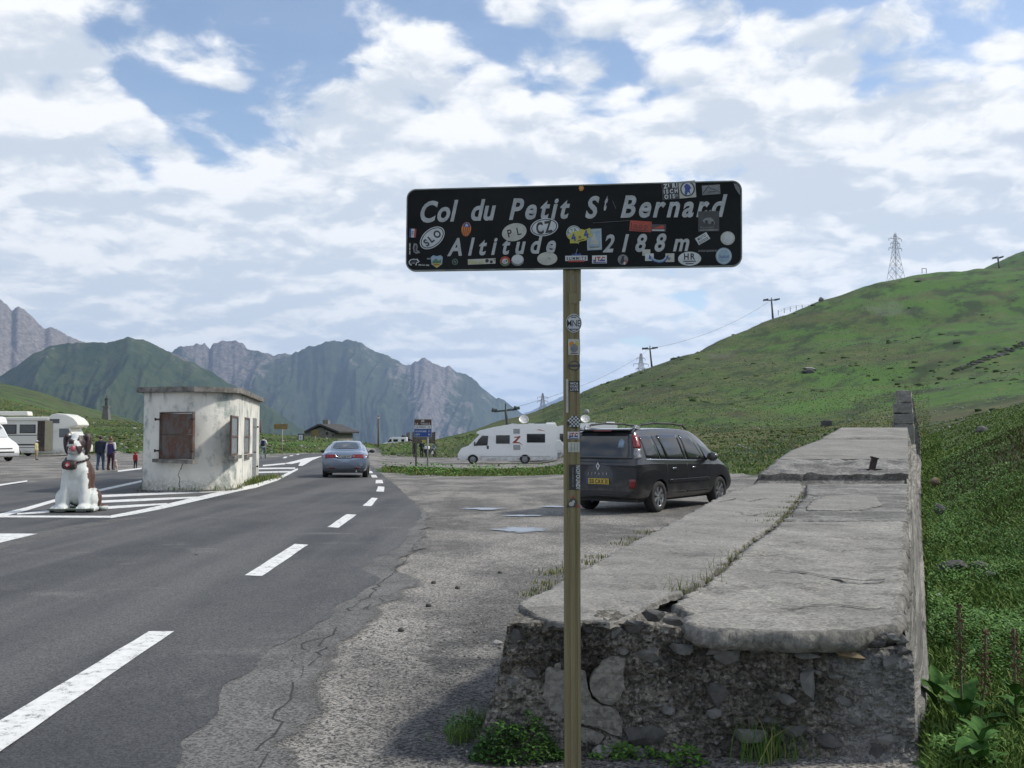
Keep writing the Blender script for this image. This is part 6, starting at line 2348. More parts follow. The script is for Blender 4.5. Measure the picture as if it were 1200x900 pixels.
def sedan():
    p = gnd(403.5, 561)
    root = thing('saloon_car', 'silver blue saloon car driving away along the road', 'car', p, math.pi / 2 + R_(7.0))
    S = Shell([(.02, .34, .66, .80, .78, .80, .93, .60, .03), (.10, .29, .76, .86, .86, .85, 1.02, .66, .04), (.30, .25, .80, .875, .90, .865, 1.055, .66, .02), (.62, .24, .82, .88, .93, .87, 1.075, .64, 0), (.80, .24, .82, .88, .94, .87, 1.12, .64, .02), (1.15, .23, .82, .88, .95, .87, 1.28, .60, .08),
               (1.50, .22, .82, .88, .95, .87, 1.395, .575, .10), (1.95, .22, .82, .88, .94, .87, 1.44, .575, .05), (2.5, .22, .82, .88, .93, .87, 1.42, .575, 0), (2.95, .22, .82, .88, .92, .865, 1.26, .60, 0), (3.4, .23, .82, .87, .90, .85, 1.02, .66, 0),
               (3.9, .25, .80, .86, .80, .80, .90, .62, 0), (4.45, .28, .74, .80, .66, .72, .74, .58, 0), (4.62, .32, .60, .68, .52, .6, .6, .5, 0)], bulge0=.07)
    body = S.body('body', M['sedan'], root)
    arches(body, (1.0, 3.72), .325, .88)
    pn = S.panel
    for sg in (1, -1):
        pn('side', [(1.32, .985), (2.0, .975), (1.95, 1.34), (1.72, 1.33)], M['glass2'], 'side_window', root, sgn=sg)
        pn('side', [(2.06, .975), (3.02, .965), (2.62, 1.32), (2.02, 1.34)], M['glass2'], 'side_window', root, sgn=sg)
        b = MB()
        b.ball((0, 0, 0), (.075, .115, .075), 14, 10)
        b.bar((0, -sg * .1, -.03), (.02, -sg * .2, -.06), .05)
        b.build('wing_mirror', M['trim'], root, Matrix.Translation((2.95, sg * .99, 1.0)))
        pn('rear', [(sg * .74, .775), (sg * .27, .80), (sg * .31, .925), (sg * .72, .93)], M['lampred'], 'tail_lamp', root, off=.012, n=7)
        pn('rear', [(sg * .36, .83), (sg * .30, .835), (sg * .31, .885), (sg * .37, .885)], M['lampclear'], 'reversing_lamp', root, off=.020, n=4)
        pn('side', [(.08, .785), (.26, .80), (.24, .91), (.07, .925)], M['lampred'], 'tail_lamp', root, off=.010, n=5, sgn=sg)
        pn('rear', [(sg * .60, .395), (sg * .36, .395), (sg * .36, .43), (sg * .60, .43)], M['lampred'], 'reflector', root, off=.014, n=4)
        for x in (1.0, 3.72):
            wheel(root, x, sg * .765, .32, .21, M['alloy'], 5, sg)
    pn('top', [(.84, -.60), (1.62, -.535), (1.62, .535), (.84, .60)], M['glass2'], 'rear_window', root, off=.007, n=13)
    pn('top', [(2.62, -.53), (3.3, -.60), (3.3, .60), (2.62, .53)], M['glass2'], 'windscreen', root, off=.007, n=11)
    pn('rear', [(-.28, .775), (.28, .775), (.28, .905), (-.28, .905)], M['trim'], 'plate_recess', root, off=.004, n=7)
    b = MB()
    b.box((0, 0, 0), (.50, .012, .11))
    xr_ = S.rear(0, .84)
    pl = b.build('number_plate', M['plate_w'], root, rear_at(xr_ - .022, 0, .84))
    lettering('print', 'CJ 608 VP', pl, Matrix.Translation((0, -.009, 0)), .07, .40, M['ink'], .02)
    pn('rear', [(-.70, .50), (.70, .50), (.70, .525), (-.70, .525)], M['sedan'], 'bumper_ledge', root, off=.03, n=9)
    pn('rear', [(-.74, .36), (.74, .36), (.76, .385), (-.76, .385)], M['trim'], 'bumper_seam', root, off=.006, n=9)
    b = MB()
    b.box((0, 0, .275), (.12, 1.2, .10))
    b.build('rear_valance', M['trim'], root, Matrix.Translation((.12, 0, 0)))
    b = MB()
    b.cyl((0, 0, 0), (.25, 0, 0), .035)
    b.build('exhaust', M['chrome'], root, Matrix.Translation((.0, -.45, .27)))
    b = MB()
    b.box((2.3, 0, .26), (4.0, 1.4, .10))
    b.build('underbody', M['trim'], root)
    # head rests and seat backs seen through the rear glass
    for y in (-.36, .36):
        b = MB()
        b.box((1.7, y, 1.0), (.12, .44, .5))
        b.box((1.72, y, 1.30), (.09, .24, .13))
        b.build('seat', M['trim'], root)
    return root


sedan()


def flat(parent, name, poly, y0, th, m, label=None, bevel=0):
    """panel on a slab side: poly in (x, z), from y0 outward by th (sign carries the side)"""
    b = MB()
    b.prism(poly, 0, 1, xf=lambda q: Vector((q.x, y0 + th * q.z, q.y)))
    o = b.build(name, m, parent, bevel=bevel)
    if label:
        o['label'] = label
    return o


def rect(x0, x1, z0, z1):
    return [(x0, z0), (x1, z0), (x1, z1), (x0, z1)]


def rv_body(root, sil, w, m, wheels, r=.34, bev=.07):
    b = MB()
    b.prism(sil, -w / 2, w / 2, xf=lambda q: Vector((q.x, q.z, q.y)))
    o = b.build('body', m, root, bevel=bev)
    arches(o, wheels, r, w / 2, .4)
    return o


def dish(root, x, y, z, r=.38, aim=(.5, -.7, .5)):
    q = Vector(aim).to_track_quat('Z', 'Y').to_matrix().to_4x4()
    b = MB()
    b.lathe([(r * k, r * .28 * k * k) for k in (0, .25, .5, .75, .95, 1)] + [(r * .97, r * .24)], n=28)
    b.cyl((0, 0, 0), (0, 0, r * .9), .012)
    b.ball((0, 0, r * .9), .05, 8, 6)
    M_ = Matrix.Translation((x, y, z)) @ q
    d = b.build('satellite_dish', M['rvwhite'], root, M_)
    b = MB()
    b.cyl((x, y, z - .4), (x, y, z), .03)
    b.build('dish_mast', M['rvgrey'], root)


def camper(u, v, label, tail_box=True, decor=True, rz=math.pi, seed=0):
    p = gnd(u, v)
    root = thing('campervan', label, 'campervan', p, rz, 'white low profile campervans parked on the gravel')
    W = 2.2
    q = lambda X, Y: ((886 - X) / 103.7, (425 - Y) / 103.7)
    sil = [q(880, 398), q(886, 380), q(886, 142), q(872, 122), q(800, 121), q(530, 126), q(400, 148), q(300, 172), q(275, 184), q(272, 194), q(297, 203), q(246, 256), q(212, 288), q(166, 304), q(144, 330), q(134, 352), q(133, 384), q(150, 400)]
    rv_body(root, sil, W, M['rvwhite'], (q(640, 0)[0], q(247, 0)[0]))
    for sg in (1, -1):
        y0 = sg * W / 2
        flat(root, 'cab_window', [q(262, 288), q(358, 286), q(364, 213), q(318, 212), q(290, 240)], y0, sg * .012, M['glass'])
        flat(root, 'side_window', [q(422, 272), q(526, 272), q(526, 208), q(422, 208)], y0, sg * .03, M['glass'], bevel=.01)
        flat(root, 'side_window', [q(655, 264), q(793, 264), q(793, 198), q(655, 198)], y0, sg * .03, M['glass'], bevel=.01)
        flat(root, 'fridge_vent', [q(553, 197), q(602, 197), q(602, 160), q(553, 160)], y0, sg * .02, M['rvgrey'])
        flat(root, 'fridge_vent', [q(553, 319), q(605, 319), q(605, 281), q(553, 281)], y0, sg * .02, M['rvgrey'])
        if decor:
            Z = [q(560, 222), q(605, 214), q(608, 220), q(575, 258), q(600, 262), q(628, 286), q(598, 270), q(546, 268), q(548, 262), q(586, 226), q(560, 230)]
            flat(root, 'red_motif', Z, y0, sg * .006, M['red_s'])
            flat(root, 'red_motif', [q(725, 168), q(752, 164), q(795, 177), q(760, 173)], y0, sg * .006, M['red_s'])
        flat(root, 'locker_door', [q(646, 335), q(828, 335), q(828, 279), q(646, 279)], y0, sg * .008, M['rvwhite'], bevel=.004)
        flat(root, 'skirt_line', [q(300, 372), q(835, 372), q(835, 368), q(300, 368)], y0, sg * .006, M['rvgrey'])
        flat(root, 'door_handle', [q(353, 312), q(367, 312), q(367, 288), q(353, 288)], y0, sg * .03, M['trim'])
        b = MB()
        b.box((q(262, 0)[0], sg * (W / 2 + .14), q(0, 274)[1]), (.10, .20, .30))
        b.build('wing_mirror', M['trim'], root, bevel=.02)
        for X in (640, 247):
            wheel(root, q(X, 0)[0], sg * (W / 2 - .14), .335, .21, M['steel_rim'], 0, sg)
    b = MB()
    b.prism([q(290, 206), q(246, 256), q(216, 284), q(211, 290), q(240, 268), q(296, 210)], -.95, .95, xf=lambda c: Vector((c.x + .03, c.z, c.y + .01)))
    b.build('windscreen', M['glass'], root)
    for sg in (1, -1):
        b = MB()
        b.ball((q(170, 0)[0] + .03, sg * .85, q(0, 318)[1]), (.16, .2, .13), 12, 8)
        b.build('headlight', M['lampclear'], root)
    b = MB()
    b.box((q(136, 0)[0], 0, q(0, 384)[1]), (.12, 2.1, .26))
    b.build('bumper', M['rvgrey'], root, bevel=.04)
    b = MB()
    b.box((q(840, 0)[0], 0, q(0, 118)[1] - .02), (.75, .6, .16), taper=.85)
    b.build('roof_unit', M['rvwhite'], root, bevel=.03)
    for X in (560, 690):
        b = MB()
        b.box((q(X, 0)[0], .2, q(0, 121)[1] - .01), (.5, .5, .09), taper=.9)
        b.build('roof_hatch', M['rvgrey'], root, bevel=.02)
    dish(root, q(632, 0)[0], .3, q(0, 92)[1], .37, (-.1, .8, .55))
    b = MB()
    b.box((3.4, 0, .45), (6.2, 1.7, .22))
    b.build('underbody', M['trim'], root)
    if tail_box:
        tb = MB()
        tb.prism([q(842, 320), q(842, 248), q(872, 244), q(908, 300), q(908, 322)], -.8, 1.0, xf=lambda c: Vector((c.x - .35, c.z + .12, c.y)))
        tb.build('tail_box', M['rvwhite'], root, bevel=.03)
        b = MB()
        b.box((-.12, 0, .62), (.26, 2.0, .34))
        b.build('tail_bumper', M['rvgrey'], root, bevel=.03)
        b = MB()
        b.box((-.26, .9, .8), (.04, .18, .16))
        b.build('tail_lamp', M['lampred'], root)
    return root


camper(600, 543.2, 'white campervan with red swoosh and roof dish parked left of the sign post').location.x += .0
_c = bpy.data.objects['campervan']
_c.location.x = at(652.5, 543, _c.location.y).x
_d = camper(640, 539.5, 'white campervan mostly hidden behind the other campervan and the post', False, False)
_d.location.x = at(722, 539, _d.location.y).x


def alcove_home():
    y = 84.0
    u0 = 97.5
    z = gnd_z(at(50, 530, y).x, y)
    root = thing('motorhome', 'cream motorhome with over-cab bed, open side door and roof box', 'motorhome', (at(u0, 530, y).x - 7.1, y, z), 0)
    q = lambda X, Y: (7.1 - (637 - X) / 88.5, (420 - Y) / 88.5)
    W = 2.25
    sil = [q(0, 385), q(2, 150), q(12, 132), q(420, 128), q(440, 112), q(480, 104), q(545, 112), q(600, 138), q(628, 168), q(637, 188), q(628, 202), q(575, 210), q(612, 292), q(655, 318), q(668, 345), q(670, 390), q(640, 398), q(40, 396)]
    rv_body(root, sil, W, M['rvcream'], (q(185, 0)[0], q(585, 0)[0]), bev=.06)
    y0 = -W / 2
    for (a, b_, c, d) in ((62, 180, 192, 250), (215, 320, 192, 244)):
        flat(root, 'window_frame', rect(q(a - 6, 0)[0], q(b_ + 6, 0)[0], q(0, d + 6)[1], q(0, c - 6)[1]), y0, -.015, M['brown_in'])
        flat(root, 'side_window', rect(q(a, 0)[0], q(b_, 0)[0], q(0, d)[1], q(0, c)[1]), y0 - .015, -.02, M['glass'])
    flat(root, 'alcove_window', rect(q(430, 0)[0], q(500, 0)[0], q(0, 176)[1], q(0, 145)[1]), y0, -.03, M['glass'])
    flat(root, 'doorway', rect(q(340, 0)[0], q(396, 0)[0], q(0, 378)[1], q(0, 160)[1]), y0, -.012, M['brown_in'])
    flat(root, 'doorstep', rect(q(340, 0)[0], q(396, 0)[0], q(0, 382)[1], q(0, 352)[1]), y0, -.10, M['wood'])
    flat(root, 'open_door', rect(q(397, 0)[0], q(452, 0)[0], q(0, 378)[1], q(0, 160)[1]), y0 - .02, -.05, M['beige'], 'beige door leaf folded back against the side')
    flat(root, 'stripe', rect(q(20, 0)[0], q(338, 0)[0], q(0, 340)[1], q(0, 329)[1]), y0, -.006, M['trim'])
    flat(root, 'stripe', rect(q(20, 0)[0], q(338, 0)[0], q(0, 358)[1], q(0, 353)[1]), y0, -.006, M['dgrey_s'])
    flat(root, 'stripe', rect(q(10, 0)[0], q(338, 0)[0], q(0, 268)[1], q(0, 262)[1]), y0, -.006, M['dgrey_s'])
    flat(root, 'awning', rect(q(10, 0)[0], q(420, 0)[0], q(0, 156)[1], q(0, 136)[1]), y0, -.12, M['rvcream'], bevel=.03)
    flat(root, 'cab_side', [q(500, 216), q(568, 216), q(594, 280), q(500, 280)], y0, -.012, M['glass2'])
    for X in (185, 585):
        for sg in (1, -1):
            wheel(root, q(X, 0)[0], sg * (W / 2 - .13), .33, .2, M['steel_rim'], 0, sg)
    b = MB()
    b.box((q(130, 0)[0], -.2, q(0, 104)[1]), (2.7, .9, .36), taper=.93)
    b.build('roof_box', M['rvcream'], root, bevel=.09)
    b = MB()
    for X in (40, 230):
        b.box((q(X, 0)[0], -.2, q(0, 128)[1]), (.06, 1.2, .08))
    b.build('roof_bars', M['trim'], root)
    b = MB()
    b.box((3.4, 0, .45), (6.2, 1.7, .2))
    b.build('underbody', M['trim'], root)


alcove_home()


def panel_van(label, loc, rz, name='white_van', side_win=True):
    root = thing(name, label, 'van', loc, rz)
    W = 2.0
    sil = [(0, .35), (0, 2.35), (.08, 2.48), (3.0, 2.52), (3.45, 2.44), (3.75, 2.22), (4.30, 1.52), (4.95, 1.20), (5.22, .98), (5.30, .62), (5.28, .34), (5.2, .28), (.1, .28)]
    rv_body(root, sil, W, M['rvwhite'], (1.0, 4.45), .33, .09)
    b = MB()
    b.prism([(3.80, 2.17), (4.31, 1.53), (4.27, 1.50), (3.76, 2.14)], -.86, .86, xf=lambda c: Vector((c.x + .035, c.z, c.y + .03)))
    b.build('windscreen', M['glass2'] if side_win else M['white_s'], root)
    b = MB()
    for sg in (-1, 1):
        b.bar((4.33, sg * .35, 1.56), (4.14, sg * .02 + sg * .3 - .3, 1.82), .02)
    b.build('wiper', M['trim'], root)
    for sg in (-1, 1):
        y0 = sg * W / 2
        flat(root, 'cab_window', [(3.25, 1.45), (4.12, 1.45), (3.72, 2.05), (3.25, 2.10)], y0, sg * .01, M['glass'])
        if side_win:
            flat(root, 'side_window', rect(1.9, 2.9, 1.5, 2.05), y0, sg * .012, M['glass'])
            flat(root, 'side_window', rect(.5, 1.2, 1.5, 2.05), y0, sg * .012, M['glass'])
        b = MB()
        b.ball((5.0, sg * .74, .98), (.20, .21, .13), 14, 8, rot=Matrix.Rotation(.5, 3, 'Y'))
        b.build('headlight', M['lampclear'], root)
        b = MB()
        b.box((3.95, sg * 1.13, 1.55), (.09, .18, .32))
        b.build('wing_mirror', M['trim'], root, bevel=.02)
        for x in (1.0, 4.45):
            wheel(root, x, sg * .86, .33, .2, M['steel_rim'], 0, sg)
    for z, h, w in ((.94, .05, .8), (.83, .05, .95), (.58, .13, 1.2)):
        b = MB()
        b.box((5.27 if z < .9 else 5.18, 0, z), (.06, w, h))
        b.build('grille', M['trim'], root, bevel=.01)
    b = MB()
    b.box((5.22, 0, .44), (.2, 1.92, .22))
    b.build('bumper', M['rvgrey'], root, bevel=.05)
    b = MB()
    b.box((2.6, 0, .4), (4.8, 1.6, .16))
    b.build('underbody', M['trim'], root)
    return root


p = gnd(5, 541)
h_ = R_(-24)
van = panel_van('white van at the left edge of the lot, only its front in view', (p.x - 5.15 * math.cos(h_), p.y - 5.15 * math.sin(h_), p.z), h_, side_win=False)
b = MB()
b.box((3.0, 0, 2.62), (2.6, 1.9, .5), taper=.9)
b.build('over_cab_pod', M['rvwhite'], van, bevel=.15)
p = at(450, 524, 215)
far_van = panel_van('small white camper van far down the road by the dark roofed hut', (p.x + 5.0, 215, gnd_z(p.x + 2.5, 215)), math.pi)


# ------------------------------------------------------------------ people
def skin_mesh(name, chains, m, parent, voxel=.017):
    """one continuous body: tapered limbs along chains [(co, radius or (rx, ry)), ...] grown together"""
    b = MB()
    n = 12
    for ch in chains:
        pts = [(Vector(c), r if isinstance(r, tuple) else (r, r)) for c, r in ch]
        for (p0, r0), (p1, r1) in zip(pts[:-1], pts[1:]):
            d = p1 - p0
            if d.length < 1e-5:
                continue
            d.normalize()
            ux = Vector((1, 0, 0)) - d * d.x
            if ux.length < .3:
                ux = Vector((0, 1, 0)) - d * d.y
            ux.normalize()
            uy = d.cross(ux)
            vs = []
            for p_, r in ((p0, r0), (p1, r1)):
                for i in range(n):
                    a = 2 * math.pi * i / n
                    vs.append(p_ + ux * (r[0] * math.cos(a)) + uy * (r[1] * math.sin(a)))
            b.add(vs, [(i, (i + 1) % n, n + (i + 1) % n, n + i) for i in range(n)] + [tuple(range(n - 1, -1, -1)), tuple(range(n, 2 * n))], 0, True)
        for p_, r in pts:
            b.ball(p_, (r[0], r[1], (r[0] + r[1]) / 2), 12, 8)
    o = b.build(name, m, parent)
    md = o.modifiers.new('r', 'REMESH')
    md.mode = 'VOXEL'
    md.voxel_size = voxel
    md.use_smooth_shade = True
    sm = o.modifiers.new('s', 'SMOOTH')
    sm.iterations = 2
    sm.factor = .4
    bpy.context.view_layer.update()
    bake(o)
    o.data.materials.clear()
    o.data.materials.append(m)
    return o


def person(label, loc, face, height=1.74, jacket='ink', trousers='blue_s', hair='brown_in', stride=.10, arms=('hang', 'hang'), group=None, sleeves=None, cap=None, pack=None, shoes='trim', hood=False, stout=1.0, lean=0.0):
    """stands at loc facing local -y turned by face"""
    root = thing('person', label, 'person', loc, face, group)
    k = height / 1.74
    root.scale = (k, k, k)
    P = lambda x, y, z: (x, y - lean * max(0, z - .9), z)
    pel = P(0, 0, .93)
    hips, knees, ank, toes = [], [], [], []
    for sg in (-1, 1):
        st = sg * stride
        hips.append(P(sg * .095, 0, .88))
        knees.append(P(sg * .105, -.02 + st * .45 - abs(st) * .2, .49))
        ank.append(P(sg * .105, .02 + st, .085))
        toes.append(P(sg * .115, -.13 + st, .035))
    chest, neck, head = P(0, .0, 1.28), P(0, .01, 1.47), P(0, -.015, 1.62)
    wr = []
    chains = [[(pel, (.15 * stout, .105 * stout)), (P(0, .0, 1.08), (.135 * stout, .10 * stout)), (chest, (.165 * stout, .115)), (P(0, .01, 1.42), (.12, .08)), (neck, .055), (P(0, 0, 1.535), (.062, .07)), (head, (.078, .098)), (P(0, -.005, 1.72), (.05, .062))]]
    chains.append([(P(0, 0, 1.535), (.062, .07)), (P(0, -.095, 1.575), .022)])      # chin
    chains.append([(head, (.078, .098)), (P(0, -.122, 1.62), .013)])                 # nose
    for sg in (-1, 1):
        chains.append([(head, (.078, .098)), (P(sg * .085, .012, 1.625), (.014, .028))])   # ears
    elb, sh = [], []
    for i, sg in enumerate((-1, 1)):
        s_ = P(sg * .185 * (.5 + .5 * stout), .01, 1.40)
        mode = arms[i]
        if mode == 'hang':
            e_, w_ = P(sg * .235, .03, 1.12), P(sg * .235, -.03, .87)
            d = Vector((0, -.10, -1)).normalized()
        elif mode == 'front':
            e_, w_ = P(sg * .25, .03, 1.13), P(sg * .10, -.20, 1.10)
            d = Vector((-sg * .8, -.5, .1)).normalized()
        elif mode == 'strap':
            e_, w_ = P(sg * .27, .02, 1.15), P(sg * .15, -.16, 1.30)
            d = Vector((-sg * .5, -.3, .7)).normalized()
        else:
            e_, w_ = P(sg * .26, .10, 1.13), P(sg * .12, .10, .95)
            d = Vector((-sg * .8, .1, -.3)).normalized()
        sh.append(s_)
        elb.append(e_)
        wr.append((w_, d))
        chains.append([(P(0, .01, 1.42), (.12, .08)), (s_, .055), (e_, .042), (w_, .028)])
        W = Vector(w_)
        palm = W + d * .075
        chains.append([(w_, .028), (tuple(palm), (.034, .016))])
        side = d.cross(Vector((0, 0, 1)))
        side = side.normalized() if side.length > .2 else Vector((0, 1, 0))
        nrm_ = d.cross(side)
        for q, (off, ln) in enumerate(((-.030, .070), (-.010, .082), (.010, .076), (.029, .058))):
            b0 = palm + d * .018 + side * off
            b1 = b0 + d * ln * .55 + nrm_ * .008
            b2 = b1 + d * ln * .40 + nrm_ * .020
            chains.append([(tuple(palm), (.034, .016)), (tuple(b0), .0095), (tuple(b1), .0085), (tuple(b2), .0065)])
        t0 = W + d * .035 - side * .030
        chains.append([(w_, .028), (tuple(t0), .011), (tuple(t0 + d * .045 - side * .014), .0085)])
    for i in range(2):
        chains.append([(pel, (.15 * stout, .105 * stout)), (hips[i], .085), (knees[i], .055), (ank[i], .038), (toes[i], (.036, .03))])
    skin_mesh('body', chains, M['skin'], root, .0125)
    skin_mesh('jacket', [[(P(0, .0, .93), (.168 * stout, .125 * stout)), (P(0, .0, 1.08), (.158 * stout, .122 * stout)), (chest, (.185 * stout, .135)), (P(0, .01, 1.42), (.14, .10)), (P(0, .012, 1.475), .066)]] + ([[(P(0, .01, 1.42), (.14, .10)), (sh[i], .072), (elb[i], .058), (tuple(Vector(elb[i]).lerp(Vector(wr[i][0]), .9)), .046)] for i in range(2)] if sleeves is None else []), M[jacket], root)
    if sleeves:
        for i in range(2):
            skin_mesh('sleeve', [[(tuple(Vector(P(0, .01, 1.42)).lerp(Vector(sh[i]), .75)), .07), (sh[i], .074), (elb[i], .060), (tuple(Vector(elb[i]).lerp(Vector(wr[i][0]), .9)), .047)]], M[sleeves], root)
    skin_mesh('trousers', [[(P(0, 0, 1.0), (.158 * stout, .115 * stout)), (pel, (.162 * stout, .12 * stout)), (hips[i], .105), (knees[i], .076), (tuple(Vector(ank[i]) + Vector((0, 0, .02))), .062)] for i in range(2)], M[trousers], root)
    for i in range(2):
        b = MB()
        a, t_ = Vector(ank[i]), Vector(toes[i])
        c = (a + t_) / 2
        b.ball((c.x, c.y, .045), (.048, .135, .05), 12, 8)
        b.box((c.x, c.y, .012), (.085, .25, .024))
        b.build('shoe', M[shoes], root)
    hm = MB()
    h = Vector(head)
    hm.ball((h.x, h.y + .022, h.z + .035), (.092, .108, .098), 16, 12)
    if hair != 'none':
        hm.build('hair', M[hair], root)
    if cap:
        b = MB()
        b.ball((h.x, h.y + .006, h.z + .058), (.098, .118, .085), 16, 8)
        b.box((h.x, h.y - .13, h.z + .055), (.14, .11, .014), Matrix.Rotation(.2, 3, 'X'))
        b.build('cap', M[cap], root)
    if hood:
        b = MB()
        b.ball((h.x, h.y + .025, h.z + .01), (.112, .120, .135), 16, 10)
        b.build('hood', M[jacket], root)
    if pack:
        b = MB()
        b.box((0, .22, 1.22), (.32, .18, .46), taper=.85)
        b.box((0, .32, 1.12), (.24, .06, .22))
        pk = b.build('backpack', M[pack], root, bevel=.04)
        b = MB()
        for sg in (-1, 1):
            b.tube([Vector((sg * .12, .15, 1.43)), Vector((sg * .125, .0, 1.50)), Vector((sg * .13, -.14, 1.36)), Vector((sg * .14, -.12, 1.12)), Vector((sg * .13, .13, 1.02))], .016, 6)
        b.build('strap', M[pack], root)
    return root


M['navy'] = mat('dark_navy_cloth', (.012, .016, .032), (.020, .024, .042), 20, .9)
M['jeans'] = mat('blue_jeans', (.055, .085, .15), (.04, .062, .11), 22, .9)
M['purple'] = mat('purple_fleece', (.045, .030, .115), (.032, .022, .08), 20, .9)
M['claret'] = mat('dark_claret_cloth', (.045, .014, .026), (.032, .012, .02), 20, .9)
M['redcloth'] = mat('red_cloth', (.34, .018, .022), (.25, .014, .018), 20, .85)
M['whitecloth'] = mat('white_cloth', (.62, .63, .65), (.5, .51, .53), 18, .85)
M['paleyellow'] = mat('pale_yellow_cloth', (.55, .50, .25), (.45, .42, .22), 18, .85)
M['paledenim'] = mat('pale_denim', (.17, .21, .24), (.13, .165, .19), 22, .9)
M['ginger'] = mat('ginger_hair', (.17, .07, .03), (.11, .045, .02), 60, .7)
M['darkhair'] = mat('dark_hair', (.02, .015, .012), (.035, .027, .02), 60, .6)
M['bone'] = mat('tan_cloth', (.33, .25, .17), (.26, .2, .14), 18, .85)
M['poodle'] = mat('cream_dog_fur', (.42, .34, .29), (.34, .27, .22), 30, .9, bump=.8, bscale=40)

PEOPLE = 'people walking about the pass'
person('man in dark jacket, flat cap and blue jeans seen from behind', gnd(117.5, 551), math.pi + .15, 1.66, 'navy', 'jeans', 'darkhair', .16, ('front', 'hang'), PEOPLE, cap='ink', stout=1.22)
person('ginger haired person in purple top with white sleeve beside a small dog', gnd(129.5, 551), math.pi - .1, 1.60, 'purple', 'claret', 'ginger', .06, ('front', 'hang'), PEOPLE, sleeves='whitecloth', stout=1.1)
person('small child in red hooded jacket left of the kiosk', gnd(158.5, 549), math.pi * .9, .84, 'redcloth', 'navy', 'none', .05, group=PEOPLE, hood=True, stout=1.25)
person('walker in white shirt with dark backpack right of the kiosk', gnd(308.5, 537), math.pi + .05, 1.74, 'whitecloth', 'paledenim', 'darkhair', .34, ('strap', 'strap'), PEOPLE, pack='navy')
person('child in pale yellow top and white cap by the motorhome', gnd(42.5, 539), math.pi * .5, 1.36, 'paleyellow', 'bone', 'none', .06, group=PEOPLE, cap='whitecloth')
person('dark clothed person standing right of the sign legs middle', gnd(494, 535.6), math.pi * 1.1, 1.74, 'navy', 'ink', 'darkhair', .08, ('front', 'front'), PEOPLE)['label'] = 'person all in dark clothes standing between the legs of the blue sign'
person('dark clothed person half hidden by the left leg of the blue sign', gnd(486.4, 535.8), math.pi * .8, 1.80, 'ink', 'ink', 'darkhair', .05, group=PEOPLE)


def small_dog():
    root = thing('dog', 'small cream dog standing at the feet of the purple clad person', 'dog', gnd(135.2, 552), .35)
    S_ = .9
    c = [[((0, .16, .30), (.085, .09)), ((0, .0, .30), (.085, .09)), ((0, -.15, .32), (.09, .105)), ((0, -.22, .42), .06), ((0, -.25, .50), (.06, .065)), ((0, -.34, .475), .035), ((0, -.385, .468), .022)]]
    for sg in (-1, 1):
        c.append([((0, -.15, .32), (.09, .105)), ((sg * .06, -.16, .20), .034), ((sg * .06, -.145, .10), .022), ((sg * .06, -.16, .02), .024)])
        c.append([((0, .16, .30), (.085, .09)), ((sg * .065, .15, .22), .048), ((sg * .065, .12, .16), .03), ((sg * .065, .19, .09), .02), ((sg * .065, .165, .02), .024)])
        c.append([((0, -.25, .50), (.06, .065)), ((sg * .06, -.235, .51), .022), ((sg * .075, -.23, .43), .016)])
    c.append([((0, .16, .30), (.085, .09)), ((0, .25, .38), .022), ((0, .29, .47), .018)])
    skin_mesh('body', c, M['poodle'], root)


small_dog()


